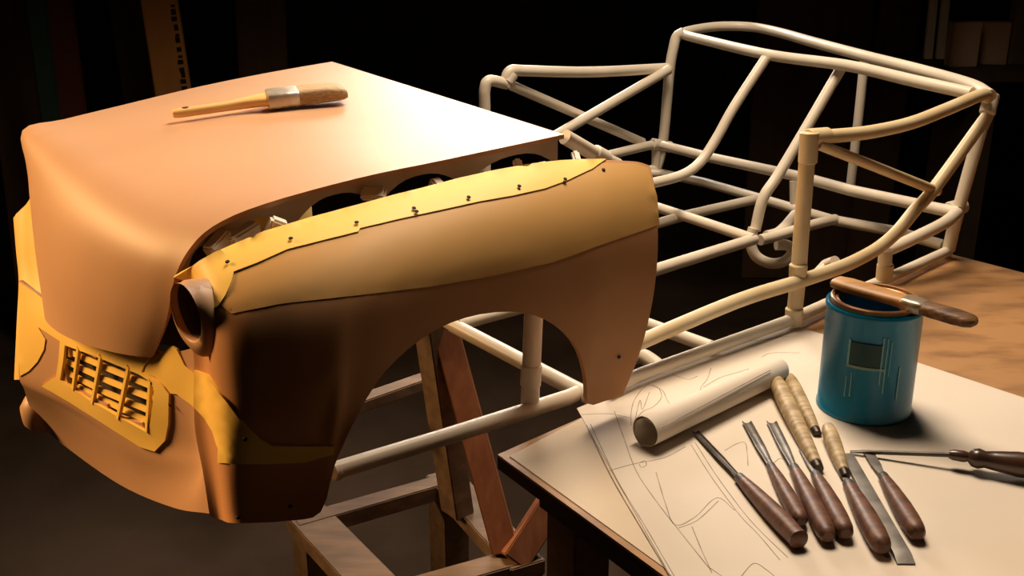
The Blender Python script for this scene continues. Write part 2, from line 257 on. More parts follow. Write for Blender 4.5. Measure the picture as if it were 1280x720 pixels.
SHEETS = {
'fender_strip': ([(-0.3113,0.9715,1.1065),(-0.3040,0.9688,1.1112),(-0.2985,0.9715,1.1141),(-0.2918,0.9690,1.1191),(-0.2842,0.9668,1.1249),(-0.2770,0.9639,1.1295),(-0.2710,0.9667,1.1325),(-0.2649,0.9691,1.1346),(-0.2602,0.9770,1.1350),(-0.2541,0.9794,1.1372),(-0.2479,0.9816,1.1394),(-0.2416,0.9839,1.1416),(-0.2354,0.9861,1.1439),(-0.2290,0.9883,1.1462),(-0.2242,0.9958,1.1459),(-0.2181,0.9976,1.1473),(-0.2119,0.9994,1.1488),(-0.2057,1.0011,1.1503),(-0.2006,1.0085,1.1501),(-0.1944,1.0101,1.1516),(-0.1881,1.0118,1.1531),(-0.1829,1.0190,1.1528),(-0.1765,1.0205,1.1541),(-0.1701,1.0220,1.1555),(-0.1648,1.0292,1.1553),(-0.1583,1.0306,1.1567),(-0.1519,1.0320,1.1581),(-0.1462,1.0390,1.1579),(-0.1401,1.0403,1.1593),(-0.1348,1.0472,1.1591),(-0.1286,1.0484,1.1606),(-0.1231,1.0552,1.1604),(-0.1169,1.0563,1.1619),(-0.1113,1.0631,1.1617),(-0.1051,1.0641,1.1630),(-0.0994,1.0709,1.1628),(-0.0936,1.0776,1.1626),(-0.0873,1.0785,1.1640),(-0.0806,1.0853,1.1642),(-0.0738,1.0920,1.1644),(-0.0666,1.0929,1.1661),(-0.0597,1.0996,1.1664),(-0.0526,1.1062,1.1667),(-0.0453,1.1069,1.1681),(-0.0382,1.1134,1.1682),(-0.0310,1.1198,1.1682),(-0.0237,1.1262,1.1683),(-0.0163,1.1267,1.1698),(-0.0089,1.1329,1.1696),(-0.0014,1.1391,1.1695),(0.0061,1.1452,1.1693),(0.0138,1.1513,1.1692),(0.0214,1.1515,1.1705),(0.0289,1.1574,1.1699),(0.0365,1.1632,1.1694),(0.0442,1.1689,1.1688),(0.0519,1.1747,1.1683),(0.0602,1.1802,1.1674),(0.0686,1.1857,1.1665),(0.0770,1.1912,1.1656),(0.0854,1.1906,1.1659),(0.0945,1.1988,1.1640),(0.1035,1.2038,1.1629),(0.0950,1.1905,1.1608),(0.0869,1.1776,1.1586),(0.0794,1.1686,1.1576),(0.0721,1.1598,1.1565),(0.0649,1.1511,1.1554),(0.0578,1.1428,1.1543),(0.0496,1.1345,1.1536),(0.0416,1.1261,1.1529),(0.0337,1.1178,1.1523),(0.0269,1.1121,1.1523),(0.0202,1.1066,1.1523),(0.0136,1.1014,1.1522),(0.0071,1.0963,1.1521),(0.0006,1.0914,1.1519),(-0.0059,1.0870,1.1520),(-0.0123,1.0826,1.1520),(-0.0186,1.0783,1.1521),(-0.0249,1.0741,1.1521),(-0.0312,1.0699,1.1521),(-0.0374,1.0654,1.1519),(-0.0436,1.0610,1.1518),(-0.0497,1.0566,1.1515),(-0.0558,1.0523,1.1513),(-0.0618,1.0481,1.1511),(-0.0682,1.0437,1.1508),(-0.0746,1.0395,1.1506),(-0.0809,1.0353,1.1503),(-0.0872,1.0312,1.1500),(-0.0934,1.0269,1.1498),(-0.0996,1.0226,1.1496),(-0.1057,1.0184,1.1494),(-0.1117,1.0142,1.1491),(-0.1176,1.0102,1.1487),(-0.1234,1.0063,1.1483),(-0.1294,1.0027,1.1479),(-0.1352,0.9991,1.1474),(-0.1410,0.9956,1.1469),(-0.1420,0.9907,1.1453),(-0.1487,0.9871,1.1446),(-0.1553,0.9838,1.1437),(-0.1620,0.9805,1.1430),(-0.1685,0.9772,1.1422),(-0.1751,0.9740,1.1413),(-0.1806,0.9714,1.1406),(-0.1861,0.9690,1.1398),(-0.1915,0.9667,1.1391),(-0.1970,0.9644,1.1383),(-0.2025,0.9622,1.1374),(-0.2075,0.9587,1.1360),(-0.2125,0.9558,1.1344),(-0.2175,0.9528,1.1328),(-0.2226,0.9500,1.1311),(-0.2276,0.9475,1.1294),(-0.2341,0.9449,1.1275),(-0.2408,0.9426,1.1255),(-0.2474,0.9406,1.1234),(-0.2478,0.9317,1.1180),(-0.2492,0.9256,1.1135),(-0.2515,0.9209,1.1082),(-0.2542,0.9187,1.1044),(-0.2569,0.9167,1.1006),(-0.2617,0.9165,1.0975),(-0.2699,0.9256,1.0905),(-0.2764,0.9364,1.0899),(-0.2816,0.9478,1.0921),(-0.2861,0.9566,1.0952),(-0.2938,0.9680,1.0989),(-0.2978,0.9703,1.1008),(-0.3014,0.9714,1.1034),(-0.3066,0.9721,1.1047),(0.0553,1.1732,1.1665),(0.0633,1.1769,1.1656),(0.0713,1.1807,1.1646),(0.0793,1.1846,1.1636),(0.0874,1.1887,1.1626),(0.0124,1.1425,1.1673),(0.0200,1.1451,1.1666),(0.0277,1.1481,1.1659),(0.0355,1.1514,1.1650),(0.0432,1.1550,1.1641),(0.0510,1.1589,1.1631),(0.0588,1.1627,1.1621),(0.0667,1.1666,1.1611),(0.0747,1.1707,1.1601),(0.0828,1.1750,1.1590),(-0.0211,1.1196,1.1664),(-0.0137,1.1216,1.1659),(-0.0063,1.1237,1.1653),(0.0012,1.1260,1.1647),(0.0086,1.1285,1.1641),(0.0162,1.1313,1.1633),(0.0238,1.1344,1.1625),(0.0314,1.1378,1.1617),(0.0391,1.1417,1.1607),(0.0468,1.1456,1.1596),(0.0546,1.1496,1.1585),(-0.0463,1.1006,1.1648),(-0.0391,1.1021,1.1644),(-0.0318,1.1039,1.1639),(-0.0245,1.1059,1.1633),(-0.0172,1.1081,1.1628),(-0.0099,1.1104,1.1621),(-0.0025,1.1129,1.1614),(0.0049,1.1156,1.1607),(0.0124,1.1185,1.1599),(0.0199,1.1217,1.1591),(0.0274,1.1254,1.1581),(0.0351,1.1292,1.1570),(0.0428,1.1333,1.1559),(-0.0709,1.0833,1.1629),(-0.0637,1.0842,1.1626),(-0.0566,1.0855,1.1622),(-0.0494,1.0871,1.1618),(-0.0423,1.0889,1.1613),(-0.0351,1.0909,1.1608),(-0.0278,1.0930,1.1601),(-0.0206,1.0955,1.1595),(-0.0133,1.0981,1.1587),(-0.0061,1.1009,1.1580),(0.0013,1.1038,1.1572),(0.0087,1.1069,1.1563),(0.0161,1.1102,1.1554),(0.0236,1.1139,1.1544),(-0.1017,1.0657,1.1612),(-0.0947,1.0667,1.1609),(-0.0877,1.0678,1.1606),(-0.0807,1.0688,1.1603),(-0.0737,1.0700,1.1600),(-0.0666,1.0713,1.1597),(-0.0595,1.0727,1.1592),(-0.0524,1.0745,1.1587),(-0.0454,1.0766,1.1581),(-0.0382,1.0789,1.1574),(-0.0311,1.0814,1.1568),(-0.0240,1.0841,1.1560),(-0.0168,1.0868,1.1552),(-0.0096,1.0898,1.1544),(-0.1180,1.0501,1.1592),(-0.1110,1.0508,1.1590),(-0.1040,1.0519,1.1587),(-0.0972,1.0533,1.1583),(-0.0903,1.0547,1.1579),(-0.0834,1.0561,1.1575),(-0.0764,1.0575,1.1570),(-0.0694,1.0591,1.1566),(-0.0624,1.0609,1.1560),(-0.0555,1.0631,1.1554),(-0.0485,1.0654,1.1547),(-0.0414,1.0678,1.1540),(-0.1409,1.0359,1.1569),(-0.1339,1.0360,1.1569),(-0.1270,1.0362,1.1568),(-0.1201,1.0369,1.1566),(-0.1133,1.0379,1.1563),(-0.1064,1.0392,1.1559),(-0.0997,1.0408,1.1555),(-0.0928,1.0425,1.1550),(-0.0860,1.0443,1.1544),(-0.0791,1.0461,1.1539),(-0.0723,1.0480,1.1533),(-0.0654,1.0501,1.1527),(-0.1567,1.0237,1.1542),(-0.1497,1.0231,1.1544),(-0.1428,1.0230,1.1545),(-0.1359,1.0233,1.1543),(-0.1291,1.0240,1.1541),(-0.1224,1.0248,1.1538),(-0.1155,1.0259,1.1535),(-0.1089,1.0275,1.1530),(-0.1021,1.0294,1.1525),(-0.0954,1.0313,1.1518),(-0.1788,1.0117,1.1516),(-0.1720,1.0117,1.1516),(-0.1652,1.0116,1.1516),(-0.1584,1.0113,1.1517),(-0.1516,1.0111,1.1517),(-0.1448,1.0112,1.1517),(-0.1380,1.0118,1.1515),(-0.1313,1.0125,1.1513),(-0.1246,1.0137,1.1509),(-0.2008,1.0008,1.1487),(-0.1940,1.0005,1.1488),(-0.1872,1.0001,1.1490),(-0.1804,0.9998,1.1490),(-0.1736,0.9997,1.1491),(-0.1670,1.0000,1.1490),(-0.1603,1.0002,1.1489),(-0.1536,1.0002,1.1489),(-0.1469,1.0004,1.1488),(-0.1402,1.0010,1.1486),(-0.2159,0.9909,1.1457),(-0.2090,0.9902,1.1459),(-0.2023,0.9896,1.1461),(-0.1955,0.9892,1.1462),(-0.1888,0.9890,1.1462),(-0.1821,0.9890,1.1462),(-0.1755,0.9890,1.1462),(-0.1688,0.9893,1.1461),(-0.1622,0.9898,1.1460),(-0.1557,0.9900,1.1459),(-0.2383,0.9846,1.1415),(-0.2313,0.9830,1.1420),(-0.2243,0.9816,1.1425),(-0.2174,0.9805,1.1428),(-0.2104,0.9794,1.1432),(-0.2038,0.9792,1.1432),(-0.1972,0.9790,1.1433),(-0.1905,0.9791,1.1433),(-0.1840,0.9790,1.1433),(-0.1774,0.9792,1.1432),(-0.2398,0.9751,1.1385),(-0.2328,0.9734,1.1390),(-0.2258,0.9717,1.1395),(-0.2190,0.9710,1.1398),(-0.2123,0.9702,1.1400),(-0.2055,0.9699,1.1402),(-0.1990,0.9698,1.1402),(-0.2555,0.9699,1.1342),(-0.2484,0.9678,1.1348),(-0.2413,0.9659,1.1355),(-0.2344,0.9646,1.1359),(-0.2276,0.9633,1.1362),(-0.2208,0.9624,1.1366),(-0.2141,0.9618,1.1368),(-0.2643,0.9638,1.1301),(-0.2570,0.9613,1.1310),(-0.2500,0.9595,1.1315),(-0.2430,0.9578,1.1321),(-0.2362,0.9565,1.1325),(-0.2294,0.9555,1.1328),(-0.2227,0.9544,1.1332),(-0.2733,0.9589,1.1258),(-0.2661,0.9563,1.1266),(-0.2589,0.9536,1.1274),(-0.2517,0.9519,1.1281),(-0.2449,0.9504,1.1286),(-0.2381,0.9490,1.1291),(-0.2313,0.9481,1.1293),(-0.2939,0.9686,1.1147),(-0.2855,0.9614,1.1176),(-0.2766,0.9546,1.1206),(-0.2681,0.9498,1.1227),(-0.2610,0.9472,1.1236),(-0.2536,0.9448,1.1246),(-0.2980,0.9702,1.1076),(-0.2902,0.9644,1.1099),(-0.2799,0.9524,1.1152),(-0.2713,0.9449,1.1177),(-0.2632,0.9416,1.1196),(-0.2561,0.9388,1.1205),(-0.2488,0.9370,1.1212),(-0.2855,0.9572,1.1067),(-0.2749,0.9440,1.1120),(-0.2656,0.9366,1.1154),(-0.2585,0.9340,1.1162),(-0.2510,0.9313,1.1174),(-0.2795,0.9458,1.1047),(-0.2697,0.9349,1.1092),(-0.2611,0.9297,1.1117),(-0.2540,0.9271,1.1126),(-0.2741,0.9368,1.1024),(-0.2638,0.9261,1.1071),(-0.2568,0.9236,1.1080),(-0.2690,0.9282,1.0996),(-0.2596,0.9203,1.1032)],
  [(132,0,1),(1,131,132),(2,1,3),(3,301,2),(301,307,2),(1,2,307),(131,1,307),(307,130,131),(302,4,303),(303,309,302),(308,302,309),(314,308,309),(4,302,3),(301,3,302),(302,308,301),(307,301,308),(130,307,308),(308,314,130),(129,130,314),(314,319,129),(319,128,129),(310,316,315),(316,320,315),(295,6,287),(327,123,124),(294,5,6),(6,295,294),(304,294,295),(295,305,304),(305,311,304),(310,304,311),(316,310,311),(311,317,316),(317,321,316),(320,316,321),(321,324,320),(323,320,324),(326,323,324),(324,327,326),(327,124,326),(4,3,5),(5,294,4),(303,4,294),(294,304,303),(304,310,303),(309,303,310),(310,315,309),(314,309,315),(319,314,315),(315,320,319),(320,323,319),(128,319,323),(127,128,323),(323,326,127),(126,127,326),(326,124,126),(124,125,126),(322,121,325),(122,325,121),(280,8,9),(9,281,280),(281,289,280),(118,119,313),(288,7,8),(8,280,288),(280,289,288),(289,297,288),(296,288,297),(306,296,297),(297,118,306),(118,313,306),(312,306,313),(318,312,313),(313,119,318),(119,120,318),(322,318,120),(121,322,120),(11,273,10),(282,10,273),(290,282,291),(291,299,290),(298,290,299),(117,298,299),(299,116,117),(115,292,114),(13,264,12),(263,12,264),(274,263,264),(283,274,284),(284,292,283),(292,115,300),(11,10,12),(12,263,11),(273,11,263),(263,274,273),(274,283,273),(282,273,283),(291,282,283),(283,292,291),(292,300,291),(299,291,300),(116,299,300),(300,115,116),(12,10,9),(281,9,10),(10,282,281),(282,290,281),(289,281,290),(290,298,289),(297,289,298),(118,297,298),(298,117,118),(8,7,6),(287,6,7),(7,288,287),(288,296,287),(295,287,296),(305,295,296),(296,306,305),(306,312,305),(311,305,312),(317,311,312),(312,318,317),(318,322,317),(321,317,322),(322,325,321),(324,321,325),(327,324,325),(325,122,327),(123,327,122),(285,113,293),(14,266,265),(266,276,265),(275,265,276),(285,275,276),(276,286,285),(286,112,285),(113,285,112),(253,15,16),(16,254,253),(267,253,254),(254,268,267),(268,278,267),(277,267,278),(111,277,278),(278,110,111),(15,253,14),(266,14,253),(253,267,266),(267,277,266),(276,266,277),(286,276,277),(277,111,286),(112,286,111),(255,17,243),(243,17,18),(18,244,243),(244,256,243),(255,243,256),(256,269,255),(269,108,279),(109,279,108),(258,272,271),(106,271,272),(245,19,20),(20,246,245),(246,258,245),(257,245,258),(258,271,257),(270,257,271),(107,270,271),(271,106,107),(20,19,18),(244,18,19),(19,245,244),(245,257,244),(256,244,257),(257,270,256),(269,256,270),(108,269,270),(270,107,108),(254,16,17),(17,255,254),(268,254,255),(255,269,268),(269,279,268),(278,268,279),(110,278,279),(279,109,110),(23,235,22),(234,21,22),(22,235,234),(247,234,235),(259,247,260),(260,104,259),(236,24,237),(237,249,236),(248,236,249),(261,248,249),(249,262,261),(262,102,261),(103,261,102),(24,236,23),(235,23,236),(236,248,235),(247,235,248),(260,247,248),(248,261,260),(261,103,260),(104,260,103),(27,225,26),(224,26,225),(238,224,225),(225,239,238),(239,251,238),(250,238,251),(101,250,251),(251,100,101),(29,213,28),(28,213,212),(213,227,212),(226,212,227),(240,226,227),(227,241,240),(241,98,240),(252,240,98),(99,252,98),(28,212,27),(212,226,27),(225,27,226),(239,225,226),(226,240,239),(240,252,239),(251,239,252),(252,99,251),(100,251,99),(26,224,25),(24,25,224),(237,24,224),(224,238,237),(238,250,237),(249,237,250),(262,249,250),(250,101,262),(102,262,101),(246,20,21),(21,234,246),(234,247,246),(247,259,246),(258,246,259),(272,258,259),(259,104,272),(104,105,272),(106,272,105),(14,265,13),(264,13,265),(265,275,264),(274,264,275),(284,274,275),(275,285,284),(285,293,284),(292,284,293),(114,292,293),(293,113,114),(31,215,30),(214,30,215),(215,229,214),(228,214,229),(242,228,229),(229,95,242),(95,96,242),(33,201,32),(200,32,201),(216,200,201),(201,217,216),(217,231,216),(230,216,231),(94,230,231),(231,93,94),(32,200,31),(215,31,200),(200,216,215),(216,230,215),(229,215,230),(95,229,230),(230,94,95),(202,34,186),(186,34,35),(202,186,203),(203,218,202),(218,233,232),(92,232,233),(233,91,92),(188,37,189),(189,205,188),(37,188,36),(187,36,188),(204,187,188),(188,205,204),(205,220,204),(219,204,220),(90,219,220),(220,89,90),(36,187,35),(186,35,187),(203,186,187),(187,204,203),(204,219,203),(218,203,219),(233,218,219),(219,90,233),(91,233,90),(34,202,33),(201,33,202),(217,201,202),(202,218,217),(218,232,217),(231,217,232),(93,231,232),(232,92,93),(39,172,38),(190,38,172),(206,190,207),(207,222,206),(221,206,222),(88,221,222),(222,87,88),(173,40,41),(41,174,173),(174,192,173),(191,173,192),(208,191,192),(85,86,208),(223,208,86),(172,39,40),(40,173,172),(173,191,172),(190,172,191),(207,190,191),(191,208,207),(208,223,207),(222,207,223),(87,222,223),(223,86,87),(43,159,42),(175,42,159),(193,175,194),(194,210,193),(209,193,210),(84,209,210),(210,83,84),(195,82,211),(45,161,44),(44,161,160),(161,177,160),(176,160,177),(195,176,177),(177,196,195),(196,81,195),(82,195,81),(44,160,43),(159,43,160),(160,176,159),(175,159,176),(194,175,176),(176,195,194),(195,211,194),(210,194,211),(83,210,211),(211,82,83),(174,41,42),(42,175,174),(175,193,174),(192,174,193),(193,209,192),(208,192,209),(85,208,209),(209,84,85),(189,37,38),(38,190,189),(190,206,189),(205,189,206),(206,221,205),(220,205,221),(89,220,221),(221,88,89),(162,46,148),(148,163,162),(163,179,162),(178,162,179),(197,178,179),(179,198,197),(198,79,197),(80,197,79),(181,77,199),(149,47,48),(48,150,149),(164,149,150),(180,164,181),(181,199,180),(199,77,78),(148,46,47),(47,149,148),(163,148,149),(149,164,163),(164,180,163),(179,163,180),(198,179,180),(180,199,198),(199,78,198),(79,198,78),(151,49,50),(50,152,151),(152,166,151),(165,151,166),(182,165,166),(166,183,182),(183,75,182),(76,182,75),(52,139,51),(138,51,139),(153,138,139),(139,154,153),(154,168,153),(167,153,168),(168,184,167),(184,73,74),(52,51,50),(51,138,50),(152,50,138),(138,153,152),(153,167,152),(166,152,167),(183,166,167),(167,184,183),(184,74,183),(75,183,74),(150,48,49),(49,151,150),(151,165,150),(164,150,165),(181,164,165),(165,182,181),(182,76,181),(77,181,76),(72,185,169),(54,141,53),(140,53,141),(141,155,140),(155,170,169),(170,71,169),(72,169,71),(143,56,133),(56,143,55),(142,55,143),(143,157,142),(156,142,157),(171,156,157),(157,69,171),(70,171,69),(55,142,54),(141,54,142),(142,156,141),(155,141,156),(170,155,156),(156,171,170),(171,70,170),(71,170,70),(67,145,66),(134,57,58),(58,135,134),(135,145,134),(144,134,145),(145,67,144),(158,144,67),(68,158,67),(136,147,146),(147,65,146),(63,61,62),(137,60,61),(61,63,137),(64,137,63),(136,59,60),(60,137,136),(147,136,137),(137,64,147),(65,147,64),(58,57,59),(135,58,59),(59,136,135),(136,146,135),(145,135,146),(66,145,146),(146,65,66),(133,56,57),(57,134,133),(134,144,133),(143,133,144),(144,158,143),(157,143,158),(69,157,158),(158,68,69),(53,140,52),(139,52,140),(154,139,140),(140,155,154),(155,169,154),(168,154,169),(169,185,168),(184,168,185),(73,184,185),(185,72,73),(46,162,45),(161,45,162),(162,178,161),(177,161,178),(196,177,178),(178,197,196),(197,80,196),(81,196,80),(30,214,29),(213,29,214),(214,228,213),(227,213,228),(241,227,228),(228,242,241),(242,96,241),(96,97,241),(98,241,97)]),
'nose_sweep': ([(-0.3314,1.0075,1.0231),(-0.3260,1.0020,1.0221),(-0.3219,0.9987,1.0151),(-0.3175,0.9943,1.0085),(-0.3107,0.9883,1.0061),(-0.3038,0.9820,1.0040),(-0.3031,0.9803,0.9955),(-0.3022,0.9782,0.9872),(-0.3031,0.9783,0.9806),(-0.3042,0.9787,0.9739),(-0.3053,0.9795,0.9669),(-0.3140,0.9895,0.9688),(-0.3236,0.9993,0.9695),(-0.3329,1.0078,0.9711),(-0.3434,1.0181,0.9671),(-0.3496,1.0228,0.9747),(-0.3554,1.0281,0.9767),(-0.3614,1.0340,0.9784),(-0.3718,1.0448,0.9762),(-0.3826,1.0563,0.9737),(-0.3744,1.0481,0.9883),(-0.3656,1.0392,0.9949),(-0.3571,1.0305,1.0013),(-0.3445,1.0193,1.0130),(-0.3352,1.0108,1.0179),(-0.3514,1.0250,1.0051),(-0.3408,1.0149,1.0095),(-0.3308,1.0061,1.0133),(-0.3577,1.0306,0.9958),(-0.3468,1.0199,1.0005),(-0.3365,1.0104,1.0047),(-0.3267,1.0021,1.0084),(-0.3760,1.0493,0.9805),(-0.3643,1.0369,0.9861),(-0.3531,1.0255,0.9912),(-0.3424,1.0152,0.9958),(-0.3323,1.0062,0.9998),(-0.3226,0.9982,1.0034),(-0.3487,1.0211,0.9862),(-0.3382,1.0112,0.9907),(-0.3282,1.0024,0.9947),(-0.3185,0.9944,0.9984),(-0.3091,0.9865,1.0020),(-0.3446,1.0175,0.9810),(-0.3342,1.0077,0.9855),(-0.3242,0.9989,0.9896),(-0.3145,0.9906,0.9935),(-0.3406,1.0144,0.9756),(-0.3302,1.0045,0.9802),(-0.3202,0.9954,0.9845),(-0.3104,0.9865,0.9887),(-0.3264,1.0014,0.9748),(-0.3162,0.9916,0.9795),(-0.3120,0.9873,0.9749)],
  [(32,19,20),(21,33,20),(32,20,33),(33,18,32),(19,32,18),(28,22,25),(25,29,28),(29,34,28),(22,28,21),(33,21,28),(28,34,33),(34,17,33),(18,33,17),(0,24,23),(26,23,24),(24,27,26),(27,30,26),(30,36,35),(36,39,35),(38,35,39),(43,38,39),(15,43,47),(14,15,47),(25,22,23),(23,26,25),(29,25,26),(26,30,29),(30,35,29),(34,29,35),(35,38,34),(17,34,38),(16,17,38),(38,43,16),(43,15,16),(2,3,31),(3,37,31),(37,41,40),(41,45,40),(44,40,45),(48,44,45),(13,48,51),(51,12,13),(49,46,50),(52,49,50),(7,8,53),(8,9,53),(42,4,5),(5,6,42),(46,42,6),(50,46,6),(6,7,50),(52,50,7),(7,53,52),(53,9,11),(9,10,11),(37,3,4),(41,37,4),(4,42,41),(42,46,41),(45,41,46),(46,49,45),(48,45,49),(51,48,49),(49,52,51),(12,51,52),(52,53,12),(53,11,12),(24,0,1),(27,24,1),(1,2,27),(2,31,27),(30,27,31),(36,30,31),(31,37,36),(37,40,36),(39,36,40),(40,44,39),(43,39,44),(47,43,44),(44,48,47),(48,13,47),(14,47,13)]),
'fender_sweep': ([(-0.3033,0.9770,1.0109),(-0.2956,0.9709,1.0115),(-0.2798,0.9379,1.0241),(-0.2682,0.9100,1.0303),(-0.2619,0.8995,1.0289),(-0.2558,0.8893,1.0275),(-0.2505,0.8852,1.0235),(-0.2464,0.8828,1.0187),(-0.2425,0.8806,1.0140),(-0.2385,0.8787,1.0089),(-0.2333,0.8783,1.0040),(-0.2295,0.8792,0.9982),(-0.2258,0.8805,0.9924),(-0.2221,0.8823,0.9862),(-0.2175,0.8845,0.9818),(-0.2130,0.8871,0.9772),(-0.2067,0.8897,0.9758),(-0.2006,0.8919,0.9744),(-0.1943,0.8940,0.9733),(-0.1878,0.8966,0.9720),(-0.1815,0.8995,0.9704),(-0.1752,0.9026,0.9688),(-0.1691,0.9045,0.9678),(-0.1616,0.9066,0.9667),(-0.1627,0.9114,0.9560),(-0.1701,0.9087,0.9552),(-0.1763,0.9080,0.9536),(-0.1826,0.9060,0.9526),(-0.1889,0.9039,0.9517),(-0.1946,0.9014,0.9528),(-0.2002,0.8992,0.9537),(-0.2056,0.8972,0.9546),(-0.2110,0.8944,0.9559),(-0.2164,0.8919,0.9570),(-0.2219,0.8894,0.9582),(-0.2278,0.8868,0.9596),(-0.2337,0.8843,0.9610),(-0.2412,0.8835,0.9615),(-0.2482,0.8847,0.9610),(-0.2580,0.8916,0.9580),(-0.2719,0.9159,0.9449),(-0.2691,0.9089,0.9561),(-0.2672,0.9050,0.9655),(-0.2705,0.9117,0.9681),(-0.2742,0.9205,0.9695),(-0.2780,0.9293,0.9710),(-0.2876,0.9509,0.9666),(-0.2947,0.9644,0.9665),(-0.3011,0.9714,0.9686),(-0.3072,0.9754,0.9728),(-0.3065,0.9757,0.9804),(-0.3057,0.9760,0.9881),(-0.3049,0.9763,0.9958),(-0.3041,0.9767,1.0034),(-0.3007,0.9742,1.0019),(-0.2911,0.9634,1.0071),(-0.2975,0.9714,0.9968),(-0.2819,0.9415,1.0109),(-0.2923,0.9636,0.9939),(-0.2719,0.9168,1.0162),(-0.2981,0.9708,0.9836),(-0.2842,0.9455,0.9962),(-0.2653,0.9037,1.0161),(-0.3028,0.9730,0.9759),(-0.2937,0.9642,0.9805),(-0.2747,0.9226,1.0009),(-0.2602,0.8951,1.0141),(-0.2499,0.8843,1.0192),(-0.2867,0.9497,0.9811),(-0.2668,0.9050,1.0031),(-0.2552,0.8868,1.0120),(-0.2467,0.8823,1.0139),(-0.2778,0.9291,0.9849),(-0.2617,0.8966,1.0010),(-0.2506,0.8833,1.0072),(-0.2435,0.8806,1.0085),(-0.2688,0.9077,0.9893),(-0.2568,0.8888,0.9987),(-0.2476,0.8819,1.0018),(-0.2406,0.8793,1.0031),(-0.2635,0.8992,0.9871),(-0.2516,0.8832,0.9948),(-0.2445,0.8807,0.9961),(-0.2376,0.8784,0.9972),(-0.2587,0.8916,0.9848),(-0.2487,0.8822,0.9891),(-0.2417,0.8801,0.9902),(-0.2339,0.8790,0.9906),(-0.2527,0.8838,0.9819),(-0.2457,0.8816,0.9831),(-0.2388,0.8797,0.9841),(-0.2314,0.8804,0.9836),(-0.2255,0.8820,0.9827),(-0.2608,0.8950,0.9704),(-0.2499,0.8832,0.9761),(-0.2430,0.8815,0.9770),(-0.2351,0.8804,0.9774),(-0.2291,0.8823,0.9762),(-0.2232,0.8842,0.9752),(-0.2173,0.8865,0.9739),(-0.2114,0.8889,0.9726),(-0.2056,0.8915,0.9712),(-0.1998,0.8936,0.9700),(-0.1938,0.8958,0.9688),(-0.1877,0.8983,0.9674),(-0.1628,0.9080,0.9624),(-0.2561,0.8881,0.9677),(-0.2471,0.8832,0.9696),(-0.2403,0.8818,0.9704),(-0.2328,0.8825,0.9699),(-0.2270,0.8846,0.9687),(-0.2212,0.8870,0.9674),(-0.2152,0.8894,0.9660),(-0.2094,0.8922,0.9645),(-0.2037,0.8948,0.9630),(-0.1978,0.8971,0.9618),(-0.1916,0.8996,0.9604),(-0.1856,0.9023,0.9589),(-0.1797,0.9053,0.9573),(-0.2631,0.8992,0.9553),(-0.2513,0.8850,0.9623),(-0.2445,0.8838,0.9630),(-0.2366,0.8827,0.9635),(-0.2307,0.8851,0.9621),(-0.2249,0.8875,0.9607)],
  [(52,53,54),(53,52,51),(63,60,64),(48,63,64),(53,0,1),(54,53,1),(1,55,54),(55,56,54),(52,54,56),(51,52,56),(56,58,51),(58,60,51),(50,51,60),(60,63,50),(49,50,63),(63,48,49),(3,4,57),(59,57,4),(61,59,62),(65,61,62),(68,65,69),(69,72,68),(47,68,72),(46,47,72),(72,76,46),(76,45,46),(55,1,2),(2,3,55),(3,57,55),(56,55,57),(58,56,57),(57,59,58),(59,61,58),(60,58,61),(64,60,61),(61,65,64),(65,68,64),(48,64,68),(68,47,48),(42,43,93),(41,42,93),(40,41,119),(119,39,40),(7,71,67),(38,120,107),(74,71,75),(78,74,75),(81,78,82),(82,85,81),(85,89,88),(89,94,88),(94,107,106),(107,120,106),(7,67,6),(66,6,67),(70,66,67),(67,71,70),(71,74,70),(73,70,74),(77,73,74),(74,78,77),(78,81,77),(80,77,81),(84,80,81),(81,85,84),(85,88,84),(43,84,88),(93,43,88),(88,94,93),(94,106,93),(41,93,106),(119,41,106),(39,119,106),(106,120,39),(120,38,39),(59,4,5),(62,59,5),(5,6,62),(6,66,62),(65,62,66),(69,65,66),(66,70,69),(70,73,69),(72,69,73),(76,72,73),(73,77,76),(77,80,76),(45,76,80),(44,45,80),(80,84,44),(84,43,44),(87,91,90),(91,96,90),(37,108,122),(79,9,10),(83,79,10),(86,83,87),(87,90,86),(90,96,95),(96,108,95),(108,37,121),(109,97,110),(110,123,109),(36,109,123),(14,99,98),(99,111,98),(111,34,124),(35,124,34),(92,12,13),(13,14,92),(14,98,92),(97,92,98),(110,97,98),(98,111,110),(111,124,110),(124,35,110),(123,110,35),(36,123,35),(83,10,11),(87,83,11),(11,12,87),(91,87,12),(12,92,91),(92,97,91),(96,91,97),(97,109,96),(108,96,109),(122,108,109),(109,36,122),(37,122,36),(100,15,16),(16,101,100),(101,113,100),(112,100,113),(113,32,112),(33,112,32),(102,17,18),(18,103,102),(103,115,102),(114,102,115),(115,30,114),(31,114,30),(101,16,17),(17,102,101),(102,114,101),(113,101,114),(114,31,113),(32,113,31),(28,117,27),(104,19,20),(20,117,104),(116,104,117),(117,28,116),(29,116,28),(118,21,26),(23,24,105),(25,105,24),(23,105,22),(105,25,22),(21,22,25),(26,21,25),(21,118,20),(117,20,118),(27,117,118),(118,26,27),(103,18,19),(19,104,103),(104,116,103),(115,103,116),(116,29,115),(30,115,29),(99,14,15),(15,100,99),(100,112,99),(111,99,112),(112,33,111),(34,111,33),(71,7,8),(75,71,8),(8,9,75),(9,79,75),(78,75,79),(82,78,79),(79,83,82),(83,86,82),(85,82,86),(89,85,86),(86,90,89),(90,95,89),(94,89,95),(107,94,95),(95,108,107),(108,121,107),(38,107,121),(121,37,38)]),
